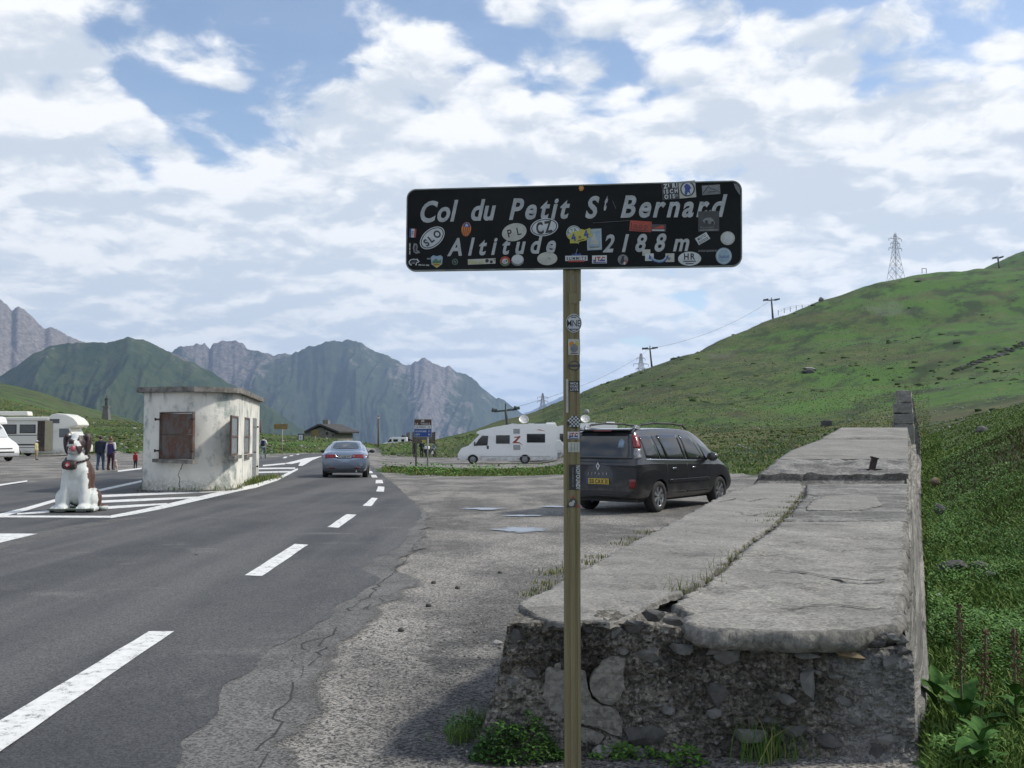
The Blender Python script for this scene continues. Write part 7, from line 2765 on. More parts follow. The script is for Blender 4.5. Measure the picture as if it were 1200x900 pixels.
# ------------------------------------------------------------------ sitting dog statue
def dog_statue():
    p = gnd(90, 600.3)
    root = thing('dog_statue', 'painted sitting mountain rescue dog statue with keg on a wheeled board', 'statue', p, R_(4))
    s = 2.73e-3
    X = lambda x: (x - 575) * s
    Z = lambda y: (845 - y) * s
    b = MB()
    E = b.ball
    # trunk, chest, haunches
    E((0, .05, .62), (.30, .30, .48), 24, 16)
    E((0.0, .0, .88), (.315, .28, .38), 24, 16)
    E((0.0, .12, .72), (.35, .28, .42), 24, 16)
    E((.0, -.04, 1.12), (.23, .22, .24), 20, 14)
    E((0, .22, .40), (.36, .30, .30), 24, 16)
    for sg in (-1, 1):
        b.cyl((sg * .16, -.08, .86), (sg * .235, -.17, .14), .15, .125, 18)
        E((sg * .16, -.08, .86), .15, 18, 12)
        E((sg * .235, -.22, .115), (.150, .20, .085), 18, 12)
        for k in range(4):
            E((sg * .235 + (k - 1.5) * .062, -.375, .085), (.042, .06, .055), 10, 8)
        E((sg * .36, .10, .27), (.15, .27, .23), 18, 14)
        E((sg * .43, -.13, .09), (.105, .18, .07), 16, 10)
        for k in range(3):
            E((sg * .43 + (k - 1) * .058, -.28, .07), (.036, .05, .045), 10, 8)
    E((.52, .22, .09), (.12, .14, .08), 14, 10)
    # head turned a little up
    E((.0, -.08, 1.44), (.215, .23, .205), 24, 16)
    E((.0, -.07, 1.56), (.165, .18, .12), 20, 12)
    rot = Matrix.Rotation(R_(-14), 3, 'X')
    E((.015, -.30, 1.42), (.125, .19, .105), 20, 14, 0, rot)
    E((.015, -.40, 1.46), (.095, .09, .075), 16, 12)
    for sg in (-1, 1):
        E((.015 + sg * .105, -.28, 1.335), (.065, .13, .115), 14, 12)
        E((sg * .255, -.04, 1.42), (.055, .12, .215), 14, 12, 0, Matrix.Rotation(sg * .16, 3, 'Y'))
        E((sg * .225, -.04, 1.60), (.075, .11, .075), 12, 10)
    E((.015, -.24, 1.27), (.085, .12, .05), 14, 10)
    o = b.build('body', [M['fur_w'], M['fur_b'], M['fur_d']], root, fix=False)
    md = o.modifiers.new('r', 'REMESH')
    md.mode = 'VOXEL'
    md.voxel_size = .017
    md.use_smooth_shade = True
    sm = o.modifiers.new('s', 'SMOOTH')
    sm.iterations = 5
    sm.factor = .5
    bpy.context.view_layer.update()
    bake(o)
    me = o.data
    me.materials.clear()
    for k in ('fur_w', 'fur_b', 'fur_d'):
        me.materials.append(M[k])
    co = np.empty(len(me.polygons) * 3, np.float32)
    me.polygons.foreach_get('center', co)
    co = co.reshape(-1, 3)
    x, y, z = co.T
    n = fbm(x * 5 + 3, z * 5 + y * 3, 7, 3) - .5
    mi = np.zeros(len(co), np.int32)
    side = np.abs(x) + .3 * n
    mi[(z > .50) & (z < 1.22) & (y > -.16 + .25 * n) & (side > .255)] = 1
    mi[(z > .45) & (y > .2)] = 1
    mi[(z < .5) & (z > .12) & (side > .43) & (y > -.02)] = 1
    ears = (np.abs(x) > .20) & (z > 1.20)
    mi[ears] = 1
    mi[(np.abs(x) > .185) & (z > 1.2) & (y < -.06)] = 2
    mask = (z > 1.36) & (z < 1.62) & (np.abs(x) > .075 + .12 * np.clip(z - 1.5, 0, 1) * 0 + .03 * n) & (y < -.05) & (y > -.27) & (np.abs(x) < .2)
    mi[mask] = 2
    mi[(z > 1.35) & (y > .0)] = 1
    mi[(z > 1.20) & (z < 1.395) & (np.abs(x - .015) > .080) & (np.abs(x - .015) < .19) & (y < -.22) & (np.abs(x - .015) > .10 - .3 * (z - 1.3))] = 2
    mi[(z > 1.445) & (y < -.415) & (np.abs(x - .015) < .06)] = 2
    me.polygons.foreach_set('material_index', mi)
    b = MB()
    b.ball((.015, -.475, 1.50), (.062, .045, .042), 14, 10)
    b.build('nose', M['fur_d'], root)
    b = MB()
    b.ball((.035, -.42, 1.352), (.058, .05, .07), 14, 10, 0, Matrix.Rotation(.3, 3, 'X'))
    b.build('tongue', M['pink'], root)
    b = MB()
    b.ball((.015, -.36, 1.345), (.092, .07, .03), 14, 8)
    b.build('mouth', M['fur_d'], root)
    for sg in (-1, 1):
        b = MB()
        b.ball((sg * .10, -.262, 1.53), .024, 12, 8)
        b.build('eye', M['ink'], root)
    b = MB()
    pts = []
    for i in range(25):
        a = 2 * math.pi * i / 24
        pts.append(Vector((.262 * math.sin(a), -.02 - .265 * math.cos(a), 1.13 - .075 * math.cos(a))))
    b.tube(pts, .022, 8)
    b.build('collar', M['fur_d'], root)
    b = MB()
    b.lathe([(0, -.15), (.075, -.15), (.082, -.14), (.105, -.03), (.105, .03), (.082, .14), (.075, .15), (0, .15)], axis='X', n=22)
    kg = b.build('keg', M['fur_d'], root, Matrix.Translation((-.06, -.345, 1.005)))
    b = MB()
    for q in (-.11, -.055, .055, .11):
        r = .105 - .22 * max(0, abs(q) - .03) + .004
        b.lathe([(r, q - .012), (r + .004, q), (r, q + .012)], axis='X', n=22)
    b.build('hoop', M['trim'], kg)
    b = MB()
    b.lathe([(0, 0), (.062, 0), (.062, .012), (0, .014)], axis='Y', n=22)
    b.build('badge', M['redcloth'], kg, Matrix.Translation((-.01, -.118, 0)))
    b = MB()
    b.box((0, 0, 0), (.07, .006, .022))
    b.box((0, -.001, 0), (.022, .006, .07))
    b.build('cross', M['fur_w'], kg, Matrix.Translation((-.01, -.122, 0)))
    b = MB()
    b.box((0, .02, .085), (1.0, .95, .035))
    b.build('board', M['board'], root, bevel=.008)
    for x in (-.44, .44):
        for y in (-.36, .40):
            b = MB()
            b.lathe([(0, -.018), (.036, -.018), (.036, .018), (0, .018)], c=(x * (1 if y < 0 else .98), y, .036), axis='Y', n=16)
            b.box((x, y, .06), (.03, .05, .05))
            b.build('caster', M['trim'], root)
    root.scale = (.90, .95, 1.0)


dog_statue()


# ------------------------------------------------------------------ signs and posts
def post_sign(name, label, cat, u, vb, parts, posts, y=None):
    """parts: (name, u0, u1, v0, v1, mat, texts); posts: (u, vtop, width, mat)"""
    p = gnd(u, vb) if y is None else at(u, vb, y)
    root = thing(name, label, cat, p)
    Y = p.y

    def L(uu, vv):
        q = at(uu, vv, Y)
        return Vector((q.x - p.x, 0, q.z - p.z))
    for (uu, vt, w, m) in posts:
        a = L(uu, vt)
        b = MB()
        b.cyl((a.x, .05, -.5), (a.x, .05, a.z), w / 2, n=12)
        b.build('post', M[m], root)
    for i, (nm, u0, u1, v0, v1, m, texts) in enumerate(parts):
        a, c = L(u0, v1), L(u1, v0)
        b = MB()
        b.box(((a.x + c.x) / 2, -.03 - .004 * i, (a.z + c.z) / 2), (c.x - a.x, .03, c.z - a.z))
        o = b.build(nm, M[m], root)
        if texts:
            pr = MB()
            mats = []
            for (s_, fx_, fz, cap, wd, mk) in texts:
                if M[mk] not in mats:
                    mats.append(M[mk])
                hh, ww = c.z - a.z, c.x - a.x
                add_text(pr, s_, (a.x + fx_ * ww, -.049 - .004 * i, a.z + fz * hh), (1, 0, 0), (0, 0, 1), cap * hh, wd * ww if wd else None, mats.index(M[mk]), bold=.03, xs=.85)
            pr.build('print', mats, o, fix=False)
    return root


ds = post_sign('direction_sign', 'tall brown, white and blue direction sign on two steel legs', 'road sign', 496, 549,
               [('backing', 485.2, 506.0, 491.2, 512.4, 'galv', None),
                ('brown_panel', 485.8, 505.4, 491.8, 498.2, 'sign_brown', [('LA', .06, .08, .34, .16, 'sign_white'), ('THUILE', .36, .08, .34, .56, 'sign_white')]),
                ('white_panel', 485.8, 505.4, 498.5, 502.4, 'sign_white', [('LA THUILE', .08, .3, .42, .58, 'ink'), ('12', .84, .3, .42, .1, 'ink')]),
                ('blue_panel', 485.8, 505.4, 502.8, 511.6, 'sign_blue', [('PRE SAINT DIDIER', .06, .60, .2, .66, 'sign_white'), ('23', .82, .60, .2, .12, 'sign_white'), ('AOSTA', .06, .16, .24, .26, 'sign_white'), ('54', .82, .16, .24, .12, 'sign_white')])],
               [(487.6, 491, .10, 'wood'), (501.2, 490.4, .10, 'galv')])
b = MB()
_p = gnd(496, 549)
_a, _c = at(493.5, 494.6, _p.y), at(497.5, 491.8, _p.y)
b.box(((_a.x + _c.x) / 2 - _p.x, -.056, (_a.z + _c.z) / 2 - _p.z), (_c.x - _a.x, .012, _c.z - _a.z), taper=.7)
b.build('emblem', M['cream_s'], ds)
post_sign('finger_sign', 'plain ochre signboard seen from behind on a pale post', 'sign', 330, 532.6, [('signboard', 321, 337.2, 496.8, 503, 'sign_yel', None)], [(331, 495.6, .09, 'beigepost')])
post_sign('notice_board', 'small framed notice board in the grass left of the farmhouse', 'notice board', 352.5, 521, [('frame', 349, 356.2, 508.4, 517.2, 'trim', None), ('sheet', 350, 355, 509.6, 515.6, 'sign_white', [('i', .4, .25, .5, None, 'dgrey_s')])], [(350, 512, .10, 'trim'), (355.4, 512, .10, 'trim')])
post_sign('blue_sign', 'small square blue sign on a thin post by the far van', 'road sign', 457.5, 523, [('signboard', 454.6, 460.2, 502.8, 508.8, 'sign_blue', None)], [(457.4, 503, .10, 'galv')])
post_sign('warning_sign', 'red and white round sign before the far van', 'road sign', 457.6, 524, [('signboard', 456, 460, 513.6, 517.2, 'red_s', None), ('inner_face', 456.8, 459.2, 514.4, 516.4, 'sign_white', None)], [(458.4, 514, .08, 'galv')])
post_sign('trail_sign', 'ochre trail sign in the grass before the farmhouse', 'sign', 369, 521, [('signboard', 366, 373.4, 504, 511, 'sign_yel', None)], [(369.4, 504, .12, 'beigepost')])


def marker_pole():
    p = gnd(443.3, 527)
    h = at(443, 490.5, p.y).z - p.z
    root = thing('marker_pole', 'tall dark snow pole with white band and red tip', 'pole', p)
    b = MB()
    b.cyl((0, 0, -.5), (0, 0, h), .12, .10, 12)
    b.build('shaft', M['wood'], root)
    b = MB()
    b.cyl((0, 0, h), (0, 0, h + .18), .11, .11, 12)
    b.build('white_band', M['sign_white'], root)
    b = MB()
    b.cyl((0, 0, h + .18), (0, 0, h + .42), .11, .06, 12)
    b.build('red_tip', M['red_s'], root)


marker_pole()


def info_shelter():
    p = gnd(495, 533.5)
    p = at(495, 533.5, p.y + 3)
    root = thing('info_board', 'broad dark wooden information board behind the blue sign', 'information board', p)
    L = lambda u, v: (at(u, v, p.y) - p)
    a, c = L(484, 519.6), L(509.6, 506.6)
    for u in (484.3, 509.2):
        q = L(u, 506)
        b = MB()
        b.box((q.x, 0, q.z / 2 - .2), (.18, .18, q.z + .4))
        b.build('post', M['wood'], root)
    for k in range(5):
        z0 = a.z + (c.z - a.z) * k / 5
        b = MB()
        b.box(((a.x + c.x) / 2, .0 + .01 * (k % 2), z0 + (c.z - a.z) / 10), (c.x - a.x - .2, .08, (c.z - a.z) / 5 - .02))
        b.build('board', M['wood'], root)
    a, c = L(494.6, 519), L(499.2, 515.6)
    b = MB()
    b.box(((a.x + c.x) / 2, -.08, (a.z + c.z) / 2), (c.x - a.x, .03, c.z - a.z))
    b.build('yellow_notice', M['yellow_s'], root)


info_shelter()


def motorcycle():
    p = gnd(504.8, 535.6)
    root = thing('motorcycle', 'dark touring motorcycle with pale screen parked by the information board', 'motorcycle', p, R_(62))
    for x in (-.72, .72):
        wheel(root, x, 0, .31, .13, M['steel_rim'], 5, 1)
    b = MB()
    b.tube([Vector((-.72, .09, .31)), Vector((-.1, .1, .45)), Vector((.2, .08, .85))], .04)
    b.tube([Vector((-.1, -.1, .40)), Vector((-.72, -.09, .31))], .04)
    b.build('frame', M['trim'], root)
    b = MB()
    b.box((.02, 0, .46), (.5, .36, .34))
    b.build('engine', M['rvgrey'], root, bevel=.05)
    b = MB()
    b.ball((.12, 0, .86), (.32, .17, .16), 14, 10)
    b.build('fuel_tank', M['ink'], root)
    b = MB()
    b.box((-.42, 0, .82), (.62, .28, .11), Matrix.Rotation(.1, 3, 'Y'))
    b.build('saddle', M['trim'], root, bevel=.04)
    for sg in (-1, 1):
        b = MB()
        b.box((-.62, sg * .30, .66), (.46, .20, .36))
        b.build('pannier', M['ink'], root, bevel=.04)
        b = MB()
        b.tube([Vector((.72, sg * .09, .31)), Vector((.48, sg * .09, .95))], .03)
        b.tube([Vector((.48, sg * .05, 1.02)), Vector((.40, sg * .34, 1.08)), Vector((.30, sg * .40, 1.05))], .018)
        b.build('fork', M['chrome'], root)
        b = MB()
        b.ball((.42, sg * .38, 1.22), (.03, .07, .05), 8, 6)
        b.build('mirror', M['trim'], root)
    b = MB()
    b.box((-.72, 0, 1.02), (.4, .44, .32))
    b.build('top_box', M['rvwhite'], root, bevel=.06)
    b = MB()
    b.box((.62, 0, 1.12), (.05, .42, .46), Matrix.Rotation(-.4, 3, 'Y'), taper=.7)
    b.build('screen', M['sky_s'], root, bevel=.01)
    b = MB()
    b.ball((.70, 0, .88), (.12, .17, .15), 12, 8)
    b.build('headlight', M['lampclear'], root)


motorcycle()


def monument():
    y = 171.0
    p = at(124.5, 489, y)
    p.z = gnd_z(p.x, y)
    S_ = y / FPX
    root = thing('monument', 'stone monument with a standing saint figure on the mound left of the kiosk', 'monument', p)
    zt = at(124, 463.4, y).z - p.z
    zb = at(124, 475.5, y).z - p.z
    b = MB()
    b.box((0, 0, zb * .42), (1.30, 1.3, zb * .86), None, 0, .62)
    b.box((0, 0, zb * .93), (1.0, 1.0, zb * .14))
    b.build('pedestal', M['stone'], root, bevel=.04)
    b = MB()
    b.box((0, 0, -.1), (2.0, 2.0, .5))
    b.build('plinth', M['stone'], root, bevel=.04)
    hh = zt - zb
    k = hh / 1.95
    c = [[((0, 0, zb + .05), (.30 * k, .26 * k)), ((0, 0, zb + .9 * k), (.22 * k, .19 * k)), ((0, 0, zb + 1.38 * k), (.24 * k, .17 * k)), ((0, 0, zb + 1.52 * k), .07 * k), ((0, 0, zb + 1.68 * k), .11 * k), ((0, 0, zb + 1.78 * k), .07 * k)]]
    for sg in (-1, 1):
        c.append([((0, 0, zb + 1.38 * k), (.24 * k, .17 * k)), ((sg * .26 * k, 0, zb + 1.34 * k), .08 * k), ((sg * .32 * k, -.1 * k, zb + 1.05 * k), .06 * k), ((sg * .24 * k, -.3 * k, zb + (1.2 if sg > 0 else .9) * k), .045 * k)])
    skin_mesh('figure', c, M['stone_dark'], root, .03)
    b = MB()
    b.cyl((.25 * k, -.32 * k, zb), (.22 * k, -.30 * k, zt), .035 * k)
    b.build('staff', M['stone_dark'], root)


monument()


# ------------------------------------------------------------------ buildings in the distance
def farmhouse():
    y = 178.0
    p = at(379, 520, y)
    p.z = gnd_z(p.x, y) - 1.0
    root = thing('farmhouse', 'low stone farmhouse with a shallow dark gable roof on the crest', 'building', p, R_(-8))
    L = lambda u, v: (at(u, v, y) - p)
    rl, rr, ap = L(357.6, 507), L(399, 507.6), L(375.6, 498.4)
    x0, x1 = L(360.5, 0).x, L(397, 0).x
    ze = at(0, 508, y).z - p.z
    za = ap.z
    xa = ap.x
    D = 11
    b = MB()
    b.prism([(x0, -1), (x1, -1), (x1, ze - .0), (xa, za - .35), (x0, ze + .2)], 0, D, xf=lambda q: Vector((q.x, q.z, q.y)))
    b.build('wall', M['farmwall'], root)
    for sgn, e in ((-1, rl), (1, rr)):
        b = MB()
        d = Vector((e.x - xa, 0, e.z - za))
        nn = Vector((-d.z, 0, d.x)).normalized() * .30
        if nn.z < 0:
            nn = -nn
        P = [Vector((xa, -.7, za)), Vector((e.x, -.7, e.z)), Vector((e.x, D + .6, e.z)), Vector((xa, D + .6, za))]
        b.add(P + [q + nn for q in P], [(3, 2, 1, 0), (4, 5, 6, 7), (0, 1, 5, 4), (1, 2, 6, 5), (2, 3, 7, 6), (3, 0, 4, 7)])
        b.build('roof', M['farmroof'], root)
    b = MB()
    b.box((xa - .3, 4, za + .2), (1.0, 1.0, 1.6))
    b.build('chimney', M['farmwall'], root)
    for (u0, u1, v0, v1) in ((382, 384.6, 506.4, 509.4), (380, 381.4, 502, 503.6), (366, 368, 508.4, 511.4), (390, 392, 508.6, 511.2)):
        a, c = L(u0, v1), L(u1, v0)
        b = MB()
        b.box(((a.x + c.x) / 2, -.02, (a.z + c.z) / 2), (c.x - a.x, .12, c.z - a.z))
        w_ = b.build('window', M['wood'], root)
        b = MB()
        b.box(((a.x + c.x) / 2, -.09, (a.z + c.z) / 2), ((c.x - a.x) * .8, .04, (c.z - a.z) * .8))
        b.build('pane', M['glass'], w_)
    a, c = L(383.6, 518), L(386.4, 512.6)
    b = MB()
    b.box(((a.x + c.x) / 2, -.02, (a.z + c.z) / 2), (c.x - a.x, .12, c.z - a.z))
    b.build('door', M['wood'], root)


farmhouse()


def hut(label, y, ul, ur, ua, ve, va, D, chim=None):
    p = at(ua, ve + 4, y)
    root = thing('hut', label, 'building', p)
    L = lambda u, v: (at(u, v, y) - p)
    rl, rr, ap = L(ul, ve), L(ur, ve + .3), L(ua, va)
    w = (rr.x - rl.x)
    b = MB()
    b.prism([(rl.x + w * .08, -4), (rr.x - w * .08, -4), (rr.x - w * .08, rr.z - .1), (ap.x, ap.z - .3), (rl.x + w * .08, rl.z - .1)], 0, D, xf=lambda q: Vector((q.x, q.z + .6, q.y)))
    b.build('wall', M['farmwall'], root)
    for e in (rl, rr):
        b = MB()
        P = [Vector((ap.x, 0, ap.z)), Vector((e.x, 0, e.z)), Vector((e.x, D + 1.2, e.z)), Vector((ap.x, D + 1.2, ap.z))]
        b.add(P + [q + Vector((0, 0, .28)) for q in P], [(3, 2, 1, 0), (4, 5, 6, 7), (0, 1, 5, 4), (1, 2, 6, 5), (2, 3, 7, 6), (3, 0, 4, 7)])
        b.build('roof', M['farmroof'], root)
    if chim:
        a = L(chim, va + 2)
        b = MB()
        b.box((a.x, 3, a.z), (.9, .9, 2.6))
        b.build('chimney', M['farmwall'], root)
    b = MB()
    b.box((ap.x, .55, ap.z - 1.8), (.8, .14, .8))
    w_ = b.build('window', M['wood'], root)
    b = MB()
    b.box((ap.x, .46, ap.z - 1.8), (.6, .05, .6))
    b.build('pane', M['glass'], w_)


hut('dark roofed hut with chimney right of the far van', 238, 466.5, 486.5, 471.5, 518.6, 511.2, 9, 476.8)
hut('roof of a hut below the crest right of the saloon car', 225, 421, 432.4, 424, 524.2, 521, 8)


# ------------------------------------------------------------------ pylons and lift
def lattice(label, u, vt, vb, y, arms, bw, grp):
    p = at(u, vb, y)
    root = thing('lattice_pylon', label, 'pylon', p, R_(20), grp)
    H = at(u, vt, y).z - p.z
    bt = .5
    th = max(.10, y * .00030)
    legs = [(-1, -1), (1, -1), (1, 1), (-1, 1)]
    wz = lambda f: bw * (1 - f) ** 1.3 + bt * (1 - (1 - f) ** 1.3)
    for sx, sy in legs:
        b = MB()
        for k in range(6):
            f0, f1 = k / 6, (k + 1) / 6
            b.bar((sx * wz(f0), sy * wz(f0), H * f0), (sx * wz(f1), sy * wz(f1), H * f1), th)
        b.build('leg', M['pylon'], root)
    fs = [0, .2, .36, .5, .62, .72, .81, .9, 1.0]
    b = MB()
    for f0, f1 in zip(fs[:-1], fs[1:]):
        for i in range(4):
            (ax, ay), (bx, by) = legs[i], legs[(i + 1) % 4]
            w0, w1 = wz(f0), wz(f1)
            b.bar((ax * w0, ay * w0, H * f0), (bx * w1, by * w1, H * f1), th * .6)
            b.bar((bx * w0, by * w0, H * f0), (ax * w1, ay * w1, H * f1), th * .6)
            b.bar((ax * w1, ay * w1, H * f1), (bx * w1, by * w1, H * f1), th * .5)
    tag(b.build('bracing', M['pylon'], root), kind='stuff')
    for f, ln in arms:
        b = MB()
        w = wz(f)
        for sg in (-1, 1):
            tip = Vector((sg * ln, 0, H * f))
            for sy in (-1, 1):
                b.bar((sg * w, sy * w, H * f), tip, th * .8)
                b.bar((sg * w, sy * w, H * (f + .05)), tip, th * .6)
        b.build('crossarm', M['pylon'], root)
        for sg in (-1, 1):
            b = MB()
            b.cyl((sg * ln, 0, H * f), (sg * ln, 0, H * f - 1.6), th * .7, n=6)
            b.build('insulator', M['lift'], root)
    b = MB()
    b.cyl((0, 0, H), (0, 0, H * 1.04), th * .5, n=6)
    b.build('tip', M['pylon'], root)


PY = 'lattice power pylons behind the hill'
lattice('tall lattice pylon above the ridge of the hill', 1050, 274, 331, 640, ((.70, 5.2), (.80, 3.6), (.90, 5.0)), 4.2, PY)
lattice('faint small lattice pylon left of the lift mast on the lower ridge', 751.3, 414.5, 442, 640, ((.36, 3.6), (.56, 5.4), (.80, 3.0)), 2.2, PY)
lattice('tiny far lattice pylon low over the left tail of the hill', 636, 461, 484, 900, ((.6, 5), (.8, 5)), 3, PY)


def lift_mast(label, u, vt, vb, y, span, yaw, lean, vis=1.0, grp='ski lift masts along the ridge'):
    p = at(u, vb, y)
    p.z = min(p.z, gnd_z(p.x, y) + .5)
    root = thing('lift_mast', label, 'lift mast', p, yaw, grp)
    H = at(u, vt, y).z - p.z
    r = max(.22, y * .0009)
    dx = lean * H
    b = MB()
    b.cyl((0, 0, -1), (dx, 0, H), r * 1.15, r * .85, 12)
    b.build('mast', M['lift'], root)
    b = MB()
    b.bar((dx - span, 0, H - .25), (dx + span, 0, H + .1), r * 1.1, r * 1.2)
    b.build('crossarm', M['lift'], root)
    for sg in (-1, 1):
        b = MB()
        c = Vector((dx + sg * span, 0, H + sg * .15))
        b.bar(c + Vector((-r * .5, -2.2, .0)), c + Vector((r * .5, 2.2, .4)), r * 1.1, r * 1.3)
        for k in range(5):
            q = c + Vector((0, -1.9 + .95 * k, .1))
            b.lathe([(0, -.12), (r * .95, -.12), (r * .95, .12), (0, .12)], c=tuple(q), axis='X', n=12)
        b.build('pulley_train', M['lift'], root)
    b = MB()
    b.bar((dx, 0, H), (dx, 0, H + 1.0), r * .7)
    b.build('head', M['lift'], root)
    return root, Vector((p.x + dx * math.cos(yaw), p.y + dx * math.sin(yaw), p.z + H))


ma, ta = lift_mast('ski lift mast with two pulley arms on the hill shoulder', 906, 351.5, 374, 416, 2.6, R_(12), -.08)
mb_, tb = lift_mast('thin leaning ski lift mast on the lower ridge', 764.6, 408.5, 434, 345, 1.9, R_(18), -.12)
mc, tc = lift_mast('dark leaning lift mast above the front campervan', 596.5, 480.5, 503, 150, 1.7, R_(10), -.16)
md_, td = lift_mast('faint lift mast on the far upper ridge at right', 1172, 302, 320, 520, 1.8, R_(0), -.12)


def cable(a, b_, sag, r, label):
    pts = []
    for i in range(15):
        t = i / 14
        q = a.lerp(b_, t)
        q.z -= sag * 4 * t * (1 - t)
        pts.append(q)
    b = MB()
    b.tube(pts, r, 5)
    o = b.build('cable', M['lift'])
    tag(o, label, 'cable', 'lift cables between the masts')


cable(tb, ta, 3.0, .045, 'lift cable from the thin mast up to the shoulder mast')
cable(tc, tb, 2.0, .030, 'lift cable from the campervan mast up to the thin mast')


def wooden_pole():
    p = gnd(576.5, 514)
    root = thing('wooden_pole', 'short weathered wooden pole in the meadow by the front campervan', 'pole', p)
    h = at(576, 503.5, p.y).z - p.z
    b = MB()
    b.cyl((0, 0, -.4), (.05, 0, h), .16, .12, 10)
    b.build('shaft', M['wood'], root)
    b = MB()
    b.bar((-.6, 0, h * .72), (.6, 0, h * .76), .1)
    b.build('crosspiece', M['wood'], root)


wooden_pole()


def ridge_fence():
    y = 428
    root = thing('snow_fence', 'low snow fence along the hill shoulder beside the lift mast', 'fence', at(912, 360, y))
    p0 = root.location.copy()
    P = [at(u, v_, y) for u, v_ in ((912, 363.5), (919, 361), (926, 359.5), (933, 358), (940, 357.2), (948, 357))]
    for q in P:
        b = MB()
        g = Vector(q) - p0
        b.bar((g.x, 0, g.z - 2.2), (g.x, 0, g.z), .22)
        b.build('post', M['galv'], root)
    for dz in (-.1, -.8):
        b = MB()
        for a, c in zip(P[:-1], P[1:]):
            a, c = Vector(a) - p0, Vector(c) - p0
            b.bar((a.x, 0, a.z + dz), (c.x, 0, c.z + dz), .08)
        b.build('rail', M['galv'], root)


ridge_fence()
b = MB()
_q = at(1083, 318, 470)
for dx in (-1.0, 1.0):
    b.bar((dx, 0, -1), (dx, 0, 1.4), .22)
b.bar((-1.1, 0, 1.35), (1.1, 0, 1.35), .22)
b.build('gate_frame', M['lift'], None).location = _q
tag(bpy.data.objects['gate_frame'], 'tiny dark frame on the skyline right of the lattice pylon', 'gate')
b = MB()
b.cyl((0, 0, -1), (0, 0, 1.5), .22, .16, 8)
b.build('post', M['wood'], None).location = at(304.8, 504, 150)
_o = [o for o in bpy.data.objects if o.name.startswith('post') and o.parent is None][0]
_o.name = 'ridge_post'
tag(_o, 'small dark post on the crest right of the kiosk roof', 'post')


# ------------------------------------------------------------------ vegetation and loose stones
def blades(name, X, Y, Z, hmin, hmax, w, lean, mats, mix=.3, label=None, parent=None):
    """one grass blade per point, all in one mesh"""
    n = len(X)
    h = rng.uniform(hmin, hmax, n)
    a = rng.uniform(0, 2 * np.pi, n)
    la = rng.uniform(0, 2 * np.pi, n)
    ln = rng.uniform(0, lean, n) * h
    ww = np.broadcast_to(w, n) * rng.uniform(.6, 1.3, n)
    dx, dy = np.cos(a) * ww / 2, np.sin(a) * ww / 2
    bx, by = np.cos(la) * ln, np.sin(la) * ln
    P = np.empty((n, 5, 3))
    P[:, 0] = np.stack([X - dx, Y - dy, Z - .01], -1)
    P[:, 1] = np.stack([X + dx, Y + dy, Z - .01], -1)
    P[:, 2] = np.stack([X - dx * .7 + bx * .35, Y - dy * .7 + by * .35, Z + h * .6], -1)
    P[:, 3] = np.stack([X + dx * .7 + bx * .35, Y + dy * .7 + by * .35, Z + h * .6], -1)
    P[:, 4] = np.stack([X + bx, Y + by, Z + h * .96], -1)
    i = np.arange(n)[:, None] * 5
    F = np.concatenate([i + np.array([[0, 1, 3]]), i + np.array([[0, 3, 2]]), i + np.array([[2, 3, 4]])], 0)
    mi = (rng.random(n) < mix).astype(np.int32)
    me = np_mesh(name, P.reshape(-1, 3), F, mats, False, mat_idx=np.concatenate([mi, mi, mi]))
    return tag(link(name, me, parent), label, kind='stuff')


def leaves(name, X, Y, Z, smin, smax, mats, tilt=.9, mix=.3, label=None):
    """one folded pointed leaf per point"""
    n = len(X)
    s = rng.uniform(smin, smax, n)
    a = rng.uniform(0, 2 * np.pi, n)
    e = rng.uniform(-.2, tilt, n)
    f = np.stack([np.cos(a) * np.cos(e), np.sin(a) * np.cos(e), np.sin(e)], -1)
    r = np.stack([-np.sin(a), np.cos(a), np.zeros(n)], -1)
    u = np.cross(r, f) * -1
    C = np.stack([X, Y, Z], -1)
    P = np.empty((n, 6, 3))
    P[:, 0] = C
    P[:, 1] = C + f * (s * .40)[:, None] + r * (s * .30)[:, None] + u * (s * .10)[:, None]
    P[:, 2] = C + f * (s * .45)[:, None]
    P[:, 3] = C + f * (s * .40)[:, None] - r * (s * .30)[:, None] + u * (s * .10)[:, None]
    P[:, 4] = C + f * s[:, None] - np.array([0, 0, 1]) * (s * .18)[:, None]
    P[:, 5] = C + f * (s * .75)[:, None] + u * (s * .02)[:, None]
    i = np.arange(n)[:, None] * 6
    F = np.concatenate([i + np.array([[0, 1, 2]]), i + np.array([[0, 2, 3]]), i + np.array([[1, 5, 2]]), i + np.array([[2, 5, 3]]), i + np.array([[1, 4, 5]]), i + np.array([[3, 5, 4]])], 0)
    mi = (rng.random(n) < mix).astype(np.int32)
    me = np_mesh(name, P.reshape(-1, 3), F, mats, True, mat_idx=np.tile(mi, 6))
    return tag(link(name, me), label, kind='stuff')


def ground_z(x, y):
    g = 1 - pave_mask(x, y)
    return h0(x, y) + bumps(x, y, g)


def scatter(n, t0, t1, y0, y1, power=1.0, thr=None, scale=1.0, seed=0, grass=True):
    t = rng.uniform(t0, t1, n)
    y = y0 * (y1 / y0) ** rng.random(n)
    x = t * y
    keep = np.ones(n, bool)
    if grass:
        keep &= pave_mask(x, y) < .5
    if thr is not None:
        keep &= fbm(x / scale, y / scale, seed, 4) > thr + rng.normal(0, .05, n)
    return x[keep], y[keep]


M['leaf_b'] = mat('bright_weed_leaf', (.095, .215, .025), (.125, .245, .045), 6, .6, spec=.3, world=True)
M['shrub'] = mat('dark_heath_shrub', (.036, .060, .018), (.055, .080, .026), .8, .9, spec=.1, world=True)
M['shrub_b'] = mat('olive_shrub', (.070, .095, .028), (.10, .115, .04), .8, .9, spec=.1, world=True)

